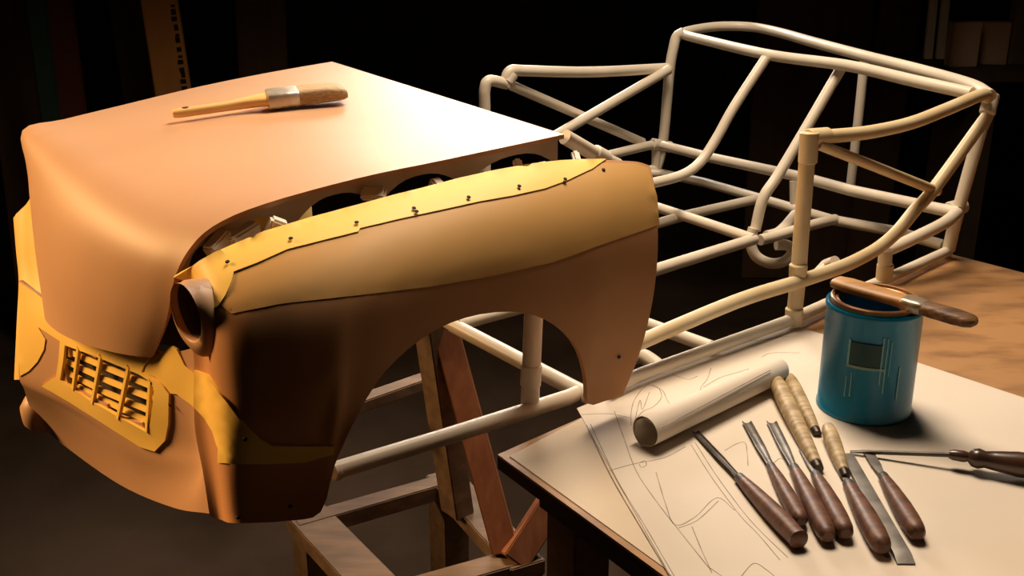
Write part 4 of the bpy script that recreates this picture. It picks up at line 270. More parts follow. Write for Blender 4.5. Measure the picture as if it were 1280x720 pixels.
'upper_skin': ([(-0.2692,0.9328,1.1030),(-0.2638,0.9300,1.1087),(-0.2600,0.9323,1.1124),(-0.2564,0.9351,1.1160),(-0.2528,0.9379,1.1195),(-0.2496,0.9425,1.1225),(-0.2458,0.9479,1.1257),(-0.2420,0.9534,1.1289),(-0.2383,0.9594,1.1319),(-0.2347,0.9660,1.1349),(-0.2311,0.9730,1.1377),(-0.2276,0.9804,1.1404),(-0.2217,0.9833,1.1417),(-0.2159,0.9862,1.1430),(-0.2101,0.9894,1.1443),(-0.2044,0.9931,1.1453),(-0.1986,0.9967,1.1464),(-0.1928,1.0007,1.1475),(-0.1870,1.0046,1.1485),(-0.1811,1.0078,1.1493),(-0.1752,1.0112,1.1501),(-0.1692,1.0149,1.1508),(-0.1632,1.0185,1.1515),(-0.1572,1.0217,1.1524),(-0.1510,1.0248,1.1533),(-0.1449,1.0283,1.1541),(-0.1386,1.0320,1.1548),(-0.1322,1.0359,1.1555),(-0.1257,1.0399,1.1561),(-0.1193,1.0440,1.1567),(-0.1128,1.0485,1.1572),(-0.1063,1.0531,1.1577),(-0.0998,1.0580,1.1582),(-0.0933,1.0629,1.1586),(-0.0866,1.0677,1.1591),(-0.0798,1.0723,1.1596),(-0.0730,1.0769,1.1602),(-0.0661,1.0816,1.1607),(-0.0591,1.0864,1.1613),(-0.0521,1.0913,1.1618),(-0.0451,1.0965,1.1622),(-0.0380,1.1017,1.1627),(-0.0308,1.1071,1.1631),(-0.0236,1.1126,1.1635),(-0.0163,1.1182,1.1640),(-0.0091,1.1228,1.1641),(-0.0018,1.1276,1.1642),(0.0056,1.1324,1.1643),(0.0131,1.1374,1.1643),(0.0206,1.1426,1.1644),(0.0281,1.1482,1.1643),(0.0358,1.1540,1.1642),(0.0435,1.1601,1.1641),(0.0513,1.1662,1.1639),(0.0596,1.1712,1.1633),(0.0681,1.1763,1.1626),(0.0766,1.1816,1.1619),(0.0851,1.1870,1.1612),(0.0938,1.1925,1.1604),(0.1026,1.1984,1.1596),(0.1114,1.2035,1.1581),(0.1203,1.2090,1.1565),(0.1293,1.2144,1.1550),(0.1384,1.2197,1.1534),(0.1455,1.2221,1.1505),(0.1527,1.2255,1.1474),(0.1545,1.2175,1.1413),(0.1565,1.2109,1.1350),(0.1586,1.2055,1.1284),(0.1603,1.1974,1.1225),(0.1610,1.1952,1.1149),(0.1610,1.1872,1.1089),(0.1617,1.1849,1.1013),(0.1624,1.1825,1.0937),(0.1544,1.1742,1.0937),(0.1465,1.1664,1.0936),(0.1388,1.1589,1.0934),(0.1311,1.1513,1.0932),(0.1235,1.1438,1.0931),(0.1160,1.1364,1.0930),(0.1085,1.1287,1.0930),(0.1011,1.1208,1.0930),(0.0931,1.1128,1.0929),(0.0853,1.1055,1.0925),(0.0777,1.0986,1.0920),(0.0701,1.0919,1.0915),(0.0626,1.0854,1.0909),(0.0552,1.0791,1.0903),(0.0478,1.0726,1.0898),(0.0405,1.0661,1.0894),(0.0333,1.0600,1.0897),(0.0262,1.0542,1.0900),(0.0191,1.0485,1.0903),(0.0121,1.0431,1.0905),(0.0052,1.0379,1.0906),(-0.0017,1.0328,1.0907),(-0.0085,1.0279,1.0908),(-0.0152,1.0230,1.0908),(-0.0220,1.0181,1.0913),(-0.0287,1.0133,1.0917),(-0.0354,1.0083,1.0922),(-0.0420,1.0034,1.0927),(-0.0485,0.9985,1.0932),(-0.0550,0.9937,1.0937),(-0.0614,0.9888,1.0942),(-0.0678,0.9840,1.0947),(-0.0741,0.9793,1.0952),(-0.0805,0.9746,1.0960),(-0.0869,0.9701,1.0968),(-0.0932,0.9656,1.0976),(-0.0994,0.9611,1.0984),(-0.1056,0.9565,1.0992),(-0.1117,0.9518,1.1001),(-0.1178,0.9473,1.1009),(-0.1239,0.9435,1.1015),(-0.1300,0.9399,1.1021),(-0.1360,0.9362,1.1026),(-0.1420,0.9328,1.1030),(-0.1480,0.9299,1.1034),(-0.1542,0.9277,1.1035),(-0.1602,0.9257,1.1034),(-0.1663,0.9238,1.1034),(-0.1724,0.9221,1.1033),(-0.1784,0.9205,1.1032),(-0.1845,0.9189,1.1030),(-0.1906,0.9175,1.1028),(-0.1966,0.9161,1.1026),(-0.2029,0.9152,1.1021),(-0.2087,0.9141,1.1013),(-0.2145,0.9129,1.1004),(-0.2203,0.9118,1.0996),(-0.2261,0.9107,1.0988),(-0.2321,0.9100,1.0978),(-0.2380,0.9093,1.0967),(-0.2439,0.9086,1.0957),(-0.2498,0.9130,1.0981),(-0.2556,0.9179,1.1004),(-0.2616,0.9229,1.1027),(0.0341,1.1453,1.1619),(0.0418,1.1491,1.1609),(0.0496,1.1530,1.1599),(0.0574,1.1570,1.1589),(0.0652,1.1610,1.1579),(0.0732,1.1652,1.1568),(0.0812,1.1696,1.1557),(0.0892,1.1741,1.1546),(0.0974,1.1789,1.1534),(0.1056,1.1841,1.1520),(0.1140,1.1900,1.1505),(0.1225,1.1960,1.1490),(0.1310,1.2018,1.1476),(0.1396,1.2078,1.1460),(0.1485,1.2148,1.1442),(0.0001,1.1200,1.1617),(0.0075,1.1226,1.1610),(0.0150,1.1255,1.1602),(0.0225,1.1287,1.1594),(0.0301,1.1323,1.1585),(0.0377,1.1362,1.1574),(0.0454,1.1403,1.1564),(0.0531,1.1445,1.1553),(0.0609,1.1486,1.1542),(0.0688,1.1529,1.1531),(0.0767,1.1574,1.1520),(0.0847,1.1620,1.1507),(0.0927,1.1668,1.1495),(0.1009,1.1720,1.1481),(0.1092,1.1779,1.1466),(0.1176,1.1841,1.1450),(0.1261,1.1903,1.1434),(0.1347,1.1964,1.1418),(0.1434,1.2029,1.1401),(0.1523,1.2104,1.1382),(-0.0326,1.0978,1.1609),(-0.0254,1.0999,1.1603),(-0.0182,1.1023,1.1597),(-0.0109,1.1048,1.1590),(-0.0036,1.1075,1.1583),(0.0038,1.1104,1.1575),(0.0112,1.1135,1.1567),(0.0186,1.1168,1.1558),(0.0261,1.1205,1.1548),(0.0337,1.1245,1.1538),(0.0413,1.1287,1.1527),(0.0489,1.1330,1.1515),(0.0567,1.1374,1.1504),(0.0645,1.1418,1.1492),(0.0723,1.1463,1.1480),(0.0802,1.1510,1.1467),(0.0882,1.1559,1.1454),(0.0963,1.1610,1.1441),(0.1045,1.1667,1.1426),(0.1129,1.1729,1.1409),(0.1213,1.1793,1.1392),(0.1298,1.1856,1.1375),(0.1384,1.1920,1.1359),(0.1472,1.1991,1.1340),(-0.0572,1.0795,1.1593),(-0.0501,1.0812,1.1588),(-0.0430,1.0831,1.1583),(-0.0359,1.0854,1.1577),(-0.0288,1.0878,1.1570),(-0.0216,1.0904,1.1563),(-0.0144,1.0932,1.1556),(-0.0072,1.0961,1.1548),(0.0001,1.0991,1.1540),(0.0075,1.1022,1.1531),(0.0148,1.1057,1.1522),(0.0223,1.1094,1.1512),(0.0297,1.1134,1.1501),(0.0373,1.1177,1.1489),(0.0449,1.1221,1.1477),(0.0525,1.1267,1.1465),(0.0603,1.1312,1.1452),(0.0681,1.1359,1.1440),(0.0759,1.1407,1.1427),(0.0838,1.1457,1.1413),(0.0919,1.1508,1.1399),(0.1000,1.1563,1.1384),(0.1083,1.1626,1.1367),(0.1166,1.1692,1.1349),(0.1251,1.1757,1.1332),(0.1336,1.1822,1.1314),(0.1423,1.1890,1.1295),(0.1511,1.1963,1.1276),(-0.0812,1.0628,1.1575),(-0.0742,1.0641,1.1571),(-0.0672,1.0655,1.1567),(-0.0602,1.0673,1.1562),(-0.0532,1.0693,1.1557),(-0.0462,1.0716,1.1550),(-0.0392,1.0740,1.1543),(-0.0321,1.0766,1.1536),(-0.0250,1.0794,1.1528),(-0.0179,1.0823,1.1520),(-0.0107,1.0853,1.1512),(-0.0035,1.0885,1.1503),(0.0038,1.0919,1.1494),(0.0111,1.0954,1.1484),(0.0184,1.0990,1.1474),(0.0259,1.1031,1.1462),(0.0333,1.1075,1.1450),(0.0409,1.1120,1.1438),(0.0485,1.1167,1.1425),(0.0561,1.1214,1.1412),(0.0639,1.1261,1.1399),(0.0717,1.1310,1.1385),(0.0795,1.1360,1.1371),(0.0875,1.1412,1.1357),(0.0955,1.1466,1.1342),(0.1037,1.1527,1.1325),(0.1121,1.1595,1.1306),(0.1205,1.1663,1.1287),(0.1290,1.1729,1.1269),(0.1376,1.1797,1.1250),(0.1463,1.1868,1.1230),(0.1551,1.1943,1.1210),(-0.1044,1.0458,1.1559),(-0.0976,1.0474,1.1554),(-0.0908,1.0490,1.1550),(-0.0839,1.0505,1.1545),(-0.0770,1.0522,1.1541),(-0.0701,1.0541,1.1535),(-0.0632,1.0561,1.1529),(-0.0563,1.0583,1.1523),(-0.0493,1.0608,1.1516),(-0.0424,1.0634,1.1509),(-0.0354,1.0662,1.1501),(-0.0283,1.0691,1.1493),(-0.0213,1.0722,1.1484),(-0.0142,1.0754,1.1475),(-0.0070,1.0787,1.1465),(0.0002,1.0822,1.1455),(0.0074,1.0857,1.1445),(0.0147,1.0895,1.1434),(0.0221,1.0936,1.1423),(0.0295,1.0979,1.1411),(0.0369,1.1026,1.1398),(0.0445,1.1073,1.1384),(0.0521,1.1121,1.1370),(0.0598,1.1170,1.1357),(0.0675,1.1220,1.1342),(0.0753,1.1271,1.1328),(0.0832,1.1322,1.1314),(0.0912,1.1375,1.1298),(0.0993,1.1434,1.1281),(0.1076,1.1501,1.1263),(0.1159,1.1572,1.1243),(0.1244,1.1640,1.1223),(0.1329,1.1709,1.1204),(0.1416,1.1779,1.1184),(0.1503,1.1852,1.1163),(-0.1340,1.0296,1.1543),(-0.1272,1.0302,1.1541),(-0.1204,1.0311,1.1538),(-0.1136,1.0323,1.1535),(-0.1069,1.0337,1.1531),(-0.1001,1.0355,1.1526),(-0.0934,1.0374,1.1520),(-0.0866,1.0394,1.1514),(-0.0798,1.0414,1.1508),(-0.0730,1.0435,1.1502),(-0.0662,1.0457,1.1496),(-0.0593,1.0481,1.1489),(-0.0525,1.0507,1.1481),(-0.0456,1.0535,1.1473),(-0.0386,1.0565,1.1464),(-0.0317,1.0596,1.1455),(-0.0247,1.0628,1.1446),(-0.0176,1.0662,1.1436),(-0.0105,1.0696,1.1426),(-0.0034,1.0731,1.1416),(0.0038,1.0768,1.1406),(0.0110,1.0806,1.1394),(0.0183,1.0846,1.1383),(0.0257,1.0890,1.1370),(0.0331,1.0937,1.1357),(0.0406,1.0985,1.1343),(0.0481,1.1034,1.1328),(0.0557,1.1084,1.1314),(0.0634,1.1134,1.1299),(0.0712,1.1186,1.1284),(0.0790,1.1239,1.1269),(0.0869,1.1292,1.1254),(0.0950,1.1349,1.1237),(0.1032,1.1413,1.1218),(0.1115,1.1485,1.1198),(0.1199,1.1556,1.1177),(0.1283,1.1625,1.1157),(0.1369,1.1695,1.1137),(0.1456,1.1767,1.1116),(0.1544,1.1840,1.1095),(-0.1496,1.0170,1.1517),(-0.1428,1.0172,1.1517),(-0.1361,1.0177,1.1515),(-0.1294,1.0186,1.1513),(-0.1227,1.0196,1.1510),(-0.1160,1.0208,1.1506),(-0.1093,1.0226,1.1501),(-0.1027,1.0246,1.1495),(-0.0960,1.0268,1.1488),(-0.0894,1.0290,1.1482),(-0.0827,1.0312,1.1475),(-0.0759,1.0335,1.1469),(-0.0692,1.0359,1.1461),(-0.0624,1.0386,1.1453),(-0.0556,1.0413,1.1445),(-0.0487,1.0443,1.1436),(-0.0419,1.0474,1.1427),(-0.0350,1.0506,1.1417),(-0.0280,1.0540,1.1408),(-0.0210,1.0575,1.1397),(-0.0140,1.0611,1.1387),(-0.0069,1.0647,1.1376),(0.0002,1.0684,1.1365),(0.0074,1.0723,1.1353),(0.0146,1.0764,1.1341),(0.0219,1.0808,1.1328),(0.0293,1.0854,1.1314),(0.0367,1.0902,1.1300),(0.0442,1.0953,1.1285),(0.0518,1.1003,1.1270),(0.0594,1.1054,1.1255),(0.0671,1.1106,1.1240),(0.0749,1.1160,1.1224),(0.0828,1.1214,1.1208),(0.0907,1.1270,1.1192),(0.0988,1.1331,1.1173),(0.1071,1.1402,1.1153),(0.1155,1.1475,1.1131),(0.1239,1.1546,1.1110),(0.1324,1.1616,1.1089),(0.1410,1.1688,1.1068),(0.1498,1.1760,1.1047),(-0.1718,1.0058,1.1490),(-0.1651,1.0058,1.1489),(-0.1584,1.0059,1.1489),(-0.1516,1.0058,1.1489),(-0.1449,1.0060,1.1489),(-0.1382,1.0067,1.1487),(-0.1316,1.0077,1.1484),(-0.1250,1.0089,1.1480),(-0.1184,1.0105,1.1475),(-0.1118,1.0124,1.1469),(-0.1053,1.0145,1.1463),(-0.0987,1.0168,1.1456),(-0.0921,1.0192,1.1449),(-0.0855,1.0217,1.1441),(-0.0788,1.0242,1.1433),(-0.0721,1.0268,1.1425),(-0.0654,1.0296,1.1417),(-0.0587,1.0325,1.1408),(-0.0519,1.0357,1.1399),(-0.0451,1.0389,1.1389),(-0.0382,1.0423,1.1379),(-0.0313,1.0458,1.1368),(-0.0244,1.0494,1.1357),(-0.0174,1.0531,1.1346),(-0.0104,1.0569,1.1335),(-0.0033,1.0607,1.1323),(0.0038,1.0646,1.1311),(0.0110,1.0687,1.1299),(0.0182,1.0730,1.1285),(0.0255,1.0777,1.1271),(0.0329,1.0826,1.1257),(0.0404,1.0876,1.1241),(0.0479,1.0927,1.1226),(0.0555,1.0979,1.1211),(0.0631,1.1032,1.1195),(0.0709,1.1086,1.1178),(0.0787,1.1140,1.1162),(0.0866,1.1196,1.1145),(0.0946,1.1255,1.1128),(0.1028,1.1322,1.1107),(0.1111,1.1398,1.1084),(0.1195,1.1471,1.1062),(0.1280,1.1541,1.1041),(0.1365,1.1613,1.1020),(0.1452,1.1686,1.0998),(0.1540,1.1759,1.0976),(-0.1937,0.9949,1.1462),(-0.1870,0.9946,1.1463),(-0.1803,0.9944,1.1463),(-0.1736,0.9945,1.1463),(-0.1670,0.9949,1.1461),(-0.1604,0.9952,1.1460),(-0.1537,0.9953,1.1460),(-0.1470,0.9956,1.1459),(-0.1404,0.9964,1.1456),(-0.1339,0.9976,1.1453),(-0.1274,0.9992,1.1448),(-0.1209,1.0009,1.1443),(-0.1144,1.0027,1.1437),(-0.1078,1.0049,1.1430),(-0.1013,1.0074,1.1422),(-0.0948,1.0100,1.1414),(-0.0883,1.0128,1.1406),(-0.0817,1.0155,1.1397),(-0.0751,1.0183,1.1389),(-0.0684,1.0213,1.1380),(-0.0617,1.0244,1.1370),(-0.0550,1.0276,1.1360),(-0.0483,1.0310,1.1349),(-0.0415,1.0345,1.1339),(-0.0346,1.0381,1.1327),(-0.0278,1.0419,1.1316),(-0.0208,1.0457,1.1304),(-0.0139,1.0495,1.1292),(-0.0068,1.0534,1.1280),(0.0002,1.0574,1.1268),(0.0074,1.0615,1.1255),(0.0146,1.0659,1.1242),(0.0218,1.0705,1.1228),(0.0292,1.0753,1.1213),(0.0366,1.0804,1.1197),(0.0440,1.0856,1.1181),(0.0516,1.0908,1.1165),(0.0592,1.0961,1.1149),(0.0669,1.1015,1.1132),(0.0746,1.1071,1.1115),(0.0825,1.1127,1.1098),(0.0904,1.1185,1.1080),(0.0985,1.1249,1.1060),(0.1068,1.1323,1.1038),(0.1151,1.1398,1.1015),(0.1236,1.1470,1.0993),(0.1321,1.1542,1.0970),(-0.2020,0.9844,1.1433),(-0.1953,0.9842,1.1434),(-0.1887,0.9841,1.1434),(-0.1821,0.9842,1.1434),(-0.1755,0.9843,1.1433),(-0.1689,0.9847,1.1432),(-0.1624,0.9852,1.1431),(-0.1558,0.9856,1.1429),(-0.1493,0.9861,1.1428),(-0.1427,0.9871,1.1425),(-0.1363,0.9884,1.1420),(-0.1298,0.9900,1.1415),(-0.1233,0.9917,1.1410),(-0.1169,0.9937,1.1404),(-0.1104,0.9961,1.1396),(-0.1040,0.9987,1.1388),(-0.0976,1.0015,1.1379),(-0.0911,1.0045,1.1370),(-0.0846,1.0074,1.1360),(-0.0780,1.0103,1.1351),(-0.0714,1.0134,1.1341),(-0.0648,1.0167,1.1331),(-0.0581,1.0200,1.1320),(-0.0514,1.0236,1.1309),(-0.0447,1.0272,1.1298),(-0.0379,1.0309,1.1286),(-0.0311,1.0348,1.1274),(-0.0242,1.0386,1.1262),(-0.0173,1.0426,1.1249),(-0.0103,1.0466,1.1237),(-0.0033,1.0507,1.1224),(0.0038,1.0548,1.1211),(0.0109,1.0592,1.1197),(0.0182,1.0637,1.1183),(0.0254,1.0686,1.1168),(0.0328,1.0736,1.1152),(0.0402,1.0788,1.1136),(0.0477,1.0841,1.1119),(0.0553,1.0894,1.1103),(0.0629,1.0948,1.1086),(0.0706,1.1004,1.1068),(0.0785,1.1061,1.1050),(0.0863,1.1119,1.1032),(0.0943,1.1180,1.1013),(0.1026,1.1251,1.0990),(0.1109,1.1328,1.0966),(0.1192,1.1402,1.0944),(-0.2239,0.9767,1.1398),(-0.2171,0.9757,1.1400),(-0.2103,0.9749,1.1403),(-0.2037,0.9747,1.1403),(-0.1971,0.9746,1.1404),(-0.1905,0.9747,1.1404),(-0.1840,0.9748,1.1403),(-0.1774,0.9749,1.1403),(-0.1709,0.9753,1.1402),(-0.1644,0.9760,1.1399),(-0.1580,0.9768,1.1397),(-0.1515,0.9775,1.1394),(-0.1450,0.9784,1.1391),(-0.1386,0.9797,1.1387),(-0.1322,0.9814,1.1382),(-0.1258,0.9832,1.1376),(-0.1195,0.9854,1.1369),(-0.1131,0.9879,1.1361),(-0.1067,0.9906,1.1352),(-0.1003,0.9936,1.1343),(-0.0939,0.9966,1.1333),(-0.0874,0.9997,1.1323),(-0.0809,1.0028,1.1313),(-0.0744,1.0061,1.1302),(-0.0678,1.0095,1.1291),(-0.0613,1.0130,1.1280),(-0.0546,1.0166,1.1268),(-0.0479,1.0203,1.1257),(-0.0412,1.0242,1.1244),(-0.0344,1.0281,1.1232),(-0.0276,1.0320,1.1219),(-0.0207,1.0361,1.1206),(-0.0138,1.0402,1.1193),(-0.0068,1.0443,1.1180),(0.0002,1.0484,1.1167),(0.0074,1.0528,1.1153),(0.0145,1.0573,1.1138),(0.0218,1.0621,1.1123),(0.0291,1.0672,1.1106),(0.0364,1.0725,1.1090),(0.0439,1.0778,1.1072),(0.0514,1.0832,1.1055),(0.0590,1.0886,1.1038),(0.0667,1.0941,1.1021),(0.0745,1.0998,1.1002),(0.0823,1.1057,1.0983),(0.0903,1.1118,1.0964),(-0.2324,0.9689,1.1362),(-0.2256,0.9676,1.1366),(-0.2188,0.9669,1.1369),(-0.2121,0.9662,1.1371),(-0.2055,0.9658,1.1372),(-0.1990,0.9657,1.1373),(-0.1924,0.9658,1.1372),(-0.1860,0.9661,1.1371),(-0.1795,0.9662,1.1371),(-0.1731,0.9669,1.1369),(-0.1666,0.9676,1.1366),(-0.1603,0.9687,1.1363),(-0.1539,0.9695,1.1360),(-0.1474,0.9703,1.1358),(-0.1410,0.9716,1.1353),(-0.1347,0.9733,1.1347),(-0.1284,0.9753,1.1341),(-0.1220,0.9776,1.1333),(-0.1157,0.9801,1.1325),(-0.1094,0.9829,1.1315),(-0.1031,0.9861,1.1305),(-0.0967,0.9893,1.1295),(-0.0903,0.9925,1.1284),(-0.0839,0.9958,1.1274),(-0.0774,0.9992,1.1262),(-0.0709,1.0027,1.1251),(-0.0644,1.0063,1.1239),(-0.0578,1.0100,1.1227),(-0.0511,1.0138,1.1214),(-0.0444,1.0177,1.1202),(-0.0377,1.0217,1.1189),(-0.0309,1.0258,1.1175),(-0.0241,1.0299,1.1162),(-0.0172,1.0340,1.1149),(-0.0103,1.0382,1.1135),(-0.0033,1.0424,1.1121),(0.0038,1.0466,1.1107),(0.0109,1.0512,1.1092),(0.0181,1.0560,1.1077),(0.0254,1.0611,1.1060),(0.0327,1.0664,1.1043),(0.0401,1.0718,1.1025),(0.0476,1.0773,1.1007),(0.0552,1.0828,1.0989),(0.0628,1.0883,1.0972),(0.0705,1.0940,1.0953),(-0.2341,0.9607,1.1329),(-0.2274,0.9596,1.1333),(-0.2207,0.9586,1.1336),(-0.2140,0.9580,1.1338),(-0.2074,0.9576,1.1339),(-0.2009,0.9576,1.1340),(-0.1945,0.9577,1.1339),(-0.1881,0.9581,1.1338),(-0.1817,0.9586,1.1336),(-0.1753,0.9592,1.1334),(-0.1689,0.9600,1.1331),(-0.1626,0.9610,1.1328),(-0.1562,0.9619,1.1325),(-0.1499,0.9629,1.1322),(-0.1435,0.9641,1.1317),(-0.1372,0.9658,1.1312),(-0.1309,0.9680,1.1304),(-0.1246,0.9704,1.1296),(-0.1184,0.9730,1.1287),(-0.1121,0.9759,1.1278),(-0.1058,0.9790,1.1267),(-0.0995,0.9823,1.1256),(-0.0932,0.9857,1.1245),(-0.0868,0.9891,1.1234),(-0.0804,0.9926,1.1222),(-0.0739,0.9963,1.1210),(-0.0675,1.0000,1.1197),(-0.0609,1.0038,1.1184),(-0.0543,1.0077,1.1172),(-0.0477,1.0116,1.1159),(-0.0410,1.0157,1.1145),(-0.0343,1.0198,1.1131),(-0.0275,1.0240,1.1117),(-0.0206,1.0282,1.1103),(-0.0137,1.0324,1.1090),(-0.0068,1.0367,1.1075),(0.0003,1.0410,1.1061),(0.0074,1.0455,1.1046),(0.0145,1.0502,1.1030),(0.0217,1.0553,1.1013),(0.0290,1.0606,1.0996),(0.0364,1.0661,1.0978),(0.0438,1.0717,1.0959),(0.0514,1.0774,1.0940),(-0.2360,0.9530,1.1295),(-0.2293,0.9520,1.1299),(-0.2226,0.9512,1.1301),(-0.2160,0.9506,1.1303),(-0.2095,0.9504,1.1304),(-0.2030,0.9502,1.1305),(-0.1966,0.9505,1.1304),(-0.1902,0.9509,1.1302),(-0.1839,0.9516,1.1300),(-0.1775,0.9521,1.1298),(-0.1712,0.9530,1.1295),(-0.1649,0.9538,1.1292),(-0.1586,0.9550,1.1288),(-0.1523,0.9560,1.1285),(-0.1460,0.9570,1.1281),(-0.1397,0.9588,1.1275),(-0.1335,0.9611,1.1267),(-0.1273,0.9635,1.1259),(-0.1211,0.9663,1.1250),(-0.1148,0.9692,1.1239),(-0.1086,0.9724,1.1229),(-0.1024,0.9757,1.1217),(-0.0961,0.9793,1.1205),(-0.0898,0.9828,1.1193),(-0.0834,0.9865,1.1181),(-0.0770,0.9902,1.1168),(-0.0706,0.9941,1.1155),(-0.0641,0.9979,1.1142),(-0.0575,1.0018,1.1129),(-0.0509,1.0058,1.1115),(-0.0443,1.0099,1.1101),(-0.0376,1.0141,1.1087),(-0.0308,1.0185,1.1072),(-0.0240,1.0228,1.1057),(-0.0171,1.0271,1.1043),(-0.0102,1.0314,1.1028),(-0.0032,1.0358,1.1013),(0.0038,1.0403,1.0998),(0.0109,1.0451,1.0982),(0.0181,1.0500,1.0965),(0.0254,1.0552,1.0948),(-0.2379,0.9459,1.1260),(-0.2313,0.9451,1.1263),(-0.2247,0.9445,1.1265),(-0.2182,0.9440,1.1267),(-0.2117,0.9438,1.1267),(-0.2053,0.9437,1.1267),(-0.1989,0.9439,1.1267),(-0.1925,0.9443,1.1265),(-0.1862,0.9450,1.1263),(-0.1799,0.9456,1.1261),(-0.1736,0.9464,1.1258),(-0.1673,0.9473,1.1255),(-0.1611,0.9484,1.1251),(-0.1548,0.9496,1.1247),(-0.1486,0.9509,1.1242),(-0.1423,0.9525,1.1237),(-0.1361,0.9546,1.1229),(-0.1299,0.9572,1.1220),(-0.1238,0.9599,1.1211),(-0.1176,0.9630,1.1200),(-0.1114,0.9661,1.1189),(-0.1052,0.9696,1.1177),(-0.0990,0.9732,1.1165),(-0.0927,0.9769,1.1152),(-0.0864,0.9806,1.1139),(-0.0801,0.9846,1.1125),(-0.0736,0.9885,1.1112),(-0.0672,0.9923,1.1098),(-0.0607,0.9963,1.1085),(-0.0541,1.0004,1.1070),(-0.0475,1.0046,1.1056),(-0.0409,1.0089,1.1041),(-0.0342,1.0134,1.1025),(-0.0274,1.0179,1.1010),(-0.0206,1.0223,1.0995),(-0.0137,1.0267,1.0980),(-0.0067,1.0312,1.0964),(0.0003,1.0357,1.0949),(0.0074,1.0404,1.0932),(-0.2400,0.9396,1.1222),(-0.2334,0.9388,1.1226),(-0.2269,0.9384,1.1227),(-0.2204,0.9380,1.1228),(-0.2140,0.9378,1.1229),(-0.2076,0.9377,1.1229),(-0.2011,0.9377,1.1229),(-0.1949,0.9382,1.1227),(-0.1886,0.9387,1.1225),(-0.1823,0.9396,1.1222),(-0.1761,0.9403,1.1220),(-0.1698,0.9412,1.1216),(-0.1636,0.9424,1.1212),(-0.1574,0.9438,1.1207),(-0.1512,0.9450,1.1203),(-0.1449,0.9464,1.1198),(-0.1387,0.9485,1.1191),(-0.1326,0.9511,1.1181),(-0.1265,0.9540,1.1171),(-0.1204,0.9571,1.1160),(-0.1142,0.9603,1.1149),(-0.1080,0.9637,1.1137),(-0.1019,0.9674,1.1123),(-0.0956,0.9713,1.1110),(-0.0894,0.9753,1.1096),(-0.0831,0.9792,1.1082),(-0.0767,0.9832,1.1068),(-0.0703,0.9871,1.1054),(-0.0639,0.9912,1.1040),(-0.0573,0.9953,1.1025),(-0.0508,0.9997,1.1010),(-0.0442,1.0042,1.0994),(-0.0375,1.0087,1.0978),(-0.0308,1.0133,1.0962),(-0.0240,1.0178,1.0946),(-0.2488,0.9347,1.1181),(-0.2422,0.9338,1.1184),(-0.2357,0.9331,1.1186),(-0.2292,0.9326,1.1188),(-0.2227,0.9324,1.1189),(-0.2163,0.9322,1.1189),(-0.2099,0.9321,1.1190),(-0.2036,0.9322,1.1189),(-0.1972,0.9325,1.1188),(-0.1910,0.9331,1.1186),(-0.1847,0.9338,1.1184),(-0.1786,0.9348,1.1180),(-0.1724,0.9358,1.1177),(-0.1661,0.9368,1.1173),(-0.1600,0.9382,1.1168),(-0.1538,0.9396,1.1163),(-0.1476,0.9410,1.1158),(-0.1414,0.9429,1.1150),(-0.1353,0.9455,1.1141),(-0.1293,0.9485,1.1130),(-0.1232,0.9515,1.1120),(-0.1170,0.9546,1.1108),(-0.1109,0.9581,1.1095),(-0.1048,0.9620,1.1082),(-0.0986,0.9662,1.1067),(-0.0924,0.9702,1.1052),(-0.0862,0.9742,1.1038),(-0.0798,0.9782,1.1024),(-0.0735,0.9823,1.1009),(-0.0670,0.9865,1.0994),(-0.0606,0.9908,1.0978),(-0.2512,0.9295,1.1140),(-0.2445,0.9285,1.1144),(-0.2380,0.9279,1.1146),(-0.2315,0.9273,1.1148),(-0.2251,0.9271,1.1149),(-0.2187,0.9271,1.1149),(-0.2124,0.9270,1.1149),(-0.2060,0.9270,1.1149),(-0.1997,0.9271,1.1148),(-0.1935,0.9279,1.1146),(-0.1873,0.9286,1.1143),(-0.1811,0.9295,1.1140),(-0.1749,0.9305,1.1136),(-0.1688,0.9317,1.1132),(-0.1626,0.9331,1.1126),(-0.1565,0.9345,1.1121),(-0.1503,0.9359,1.1116),(-0.1441,0.9377,1.1110),(-0.1380,0.9403,1.1100),(-0.1320,0.9432,1.1089),(-0.1260,0.9462,1.1078),(-0.1199,0.9495,1.1066),(-0.1138,0.9531,1.1053),(-0.1077,0.9571,1.1038),(-0.1016,0.9612,1.1023),(-0.0954,0.9654,1.1008),(-0.2539,0.9257,1.1094),(-0.2469,0.9236,1.1103),(-0.2404,0.9230,1.1105),(-0.2339,0.9225,1.1107),(-0.2275,0.9222,1.1108),(-0.2212,0.9221,1.1108),(-0.2149,0.9223,1.1107),(-0.2086,0.9225,1.1107),(-0.2023,0.9226,1.1106),(-0.1960,0.9230,1.1104),(-0.1899,0.9239,1.1101),(-0.1837,0.9248,1.1098),(-0.1776,0.9259,1.1094),(-0.1714,0.9271,1.1089),(-0.1653,0.9283,1.1085),(-0.1592,0.9298,1.1079),(-0.1530,0.9313,1.1074),(-0.1469,0.9329,1.1067),(-0.1408,0.9354,1.1058),(-0.2567,0.9224,1.1048),(-0.2496,0.9196,1.1058),(-0.2428,0.9185,1.1063),(-0.2364,0.9180,1.1065),(-0.2300,0.9177,1.1066),(-0.2237,0.9178,1.1065),(-0.2174,0.9179,1.1065),(-0.2112,0.9181,1.1064),(-0.2050,0.9185,1.1063),(-0.1987,0.9187,1.1062),(-0.1925,0.9195,1.1059),(-0.1864,0.9204,1.1055),(-0.2454,0.9142,1.1020),(-0.2390,0.9140,1.1021),(-0.2326,0.9136,1.1022),(-0.2263,0.9136,1.1022),(-0.2416,0.9101,1.0977)],
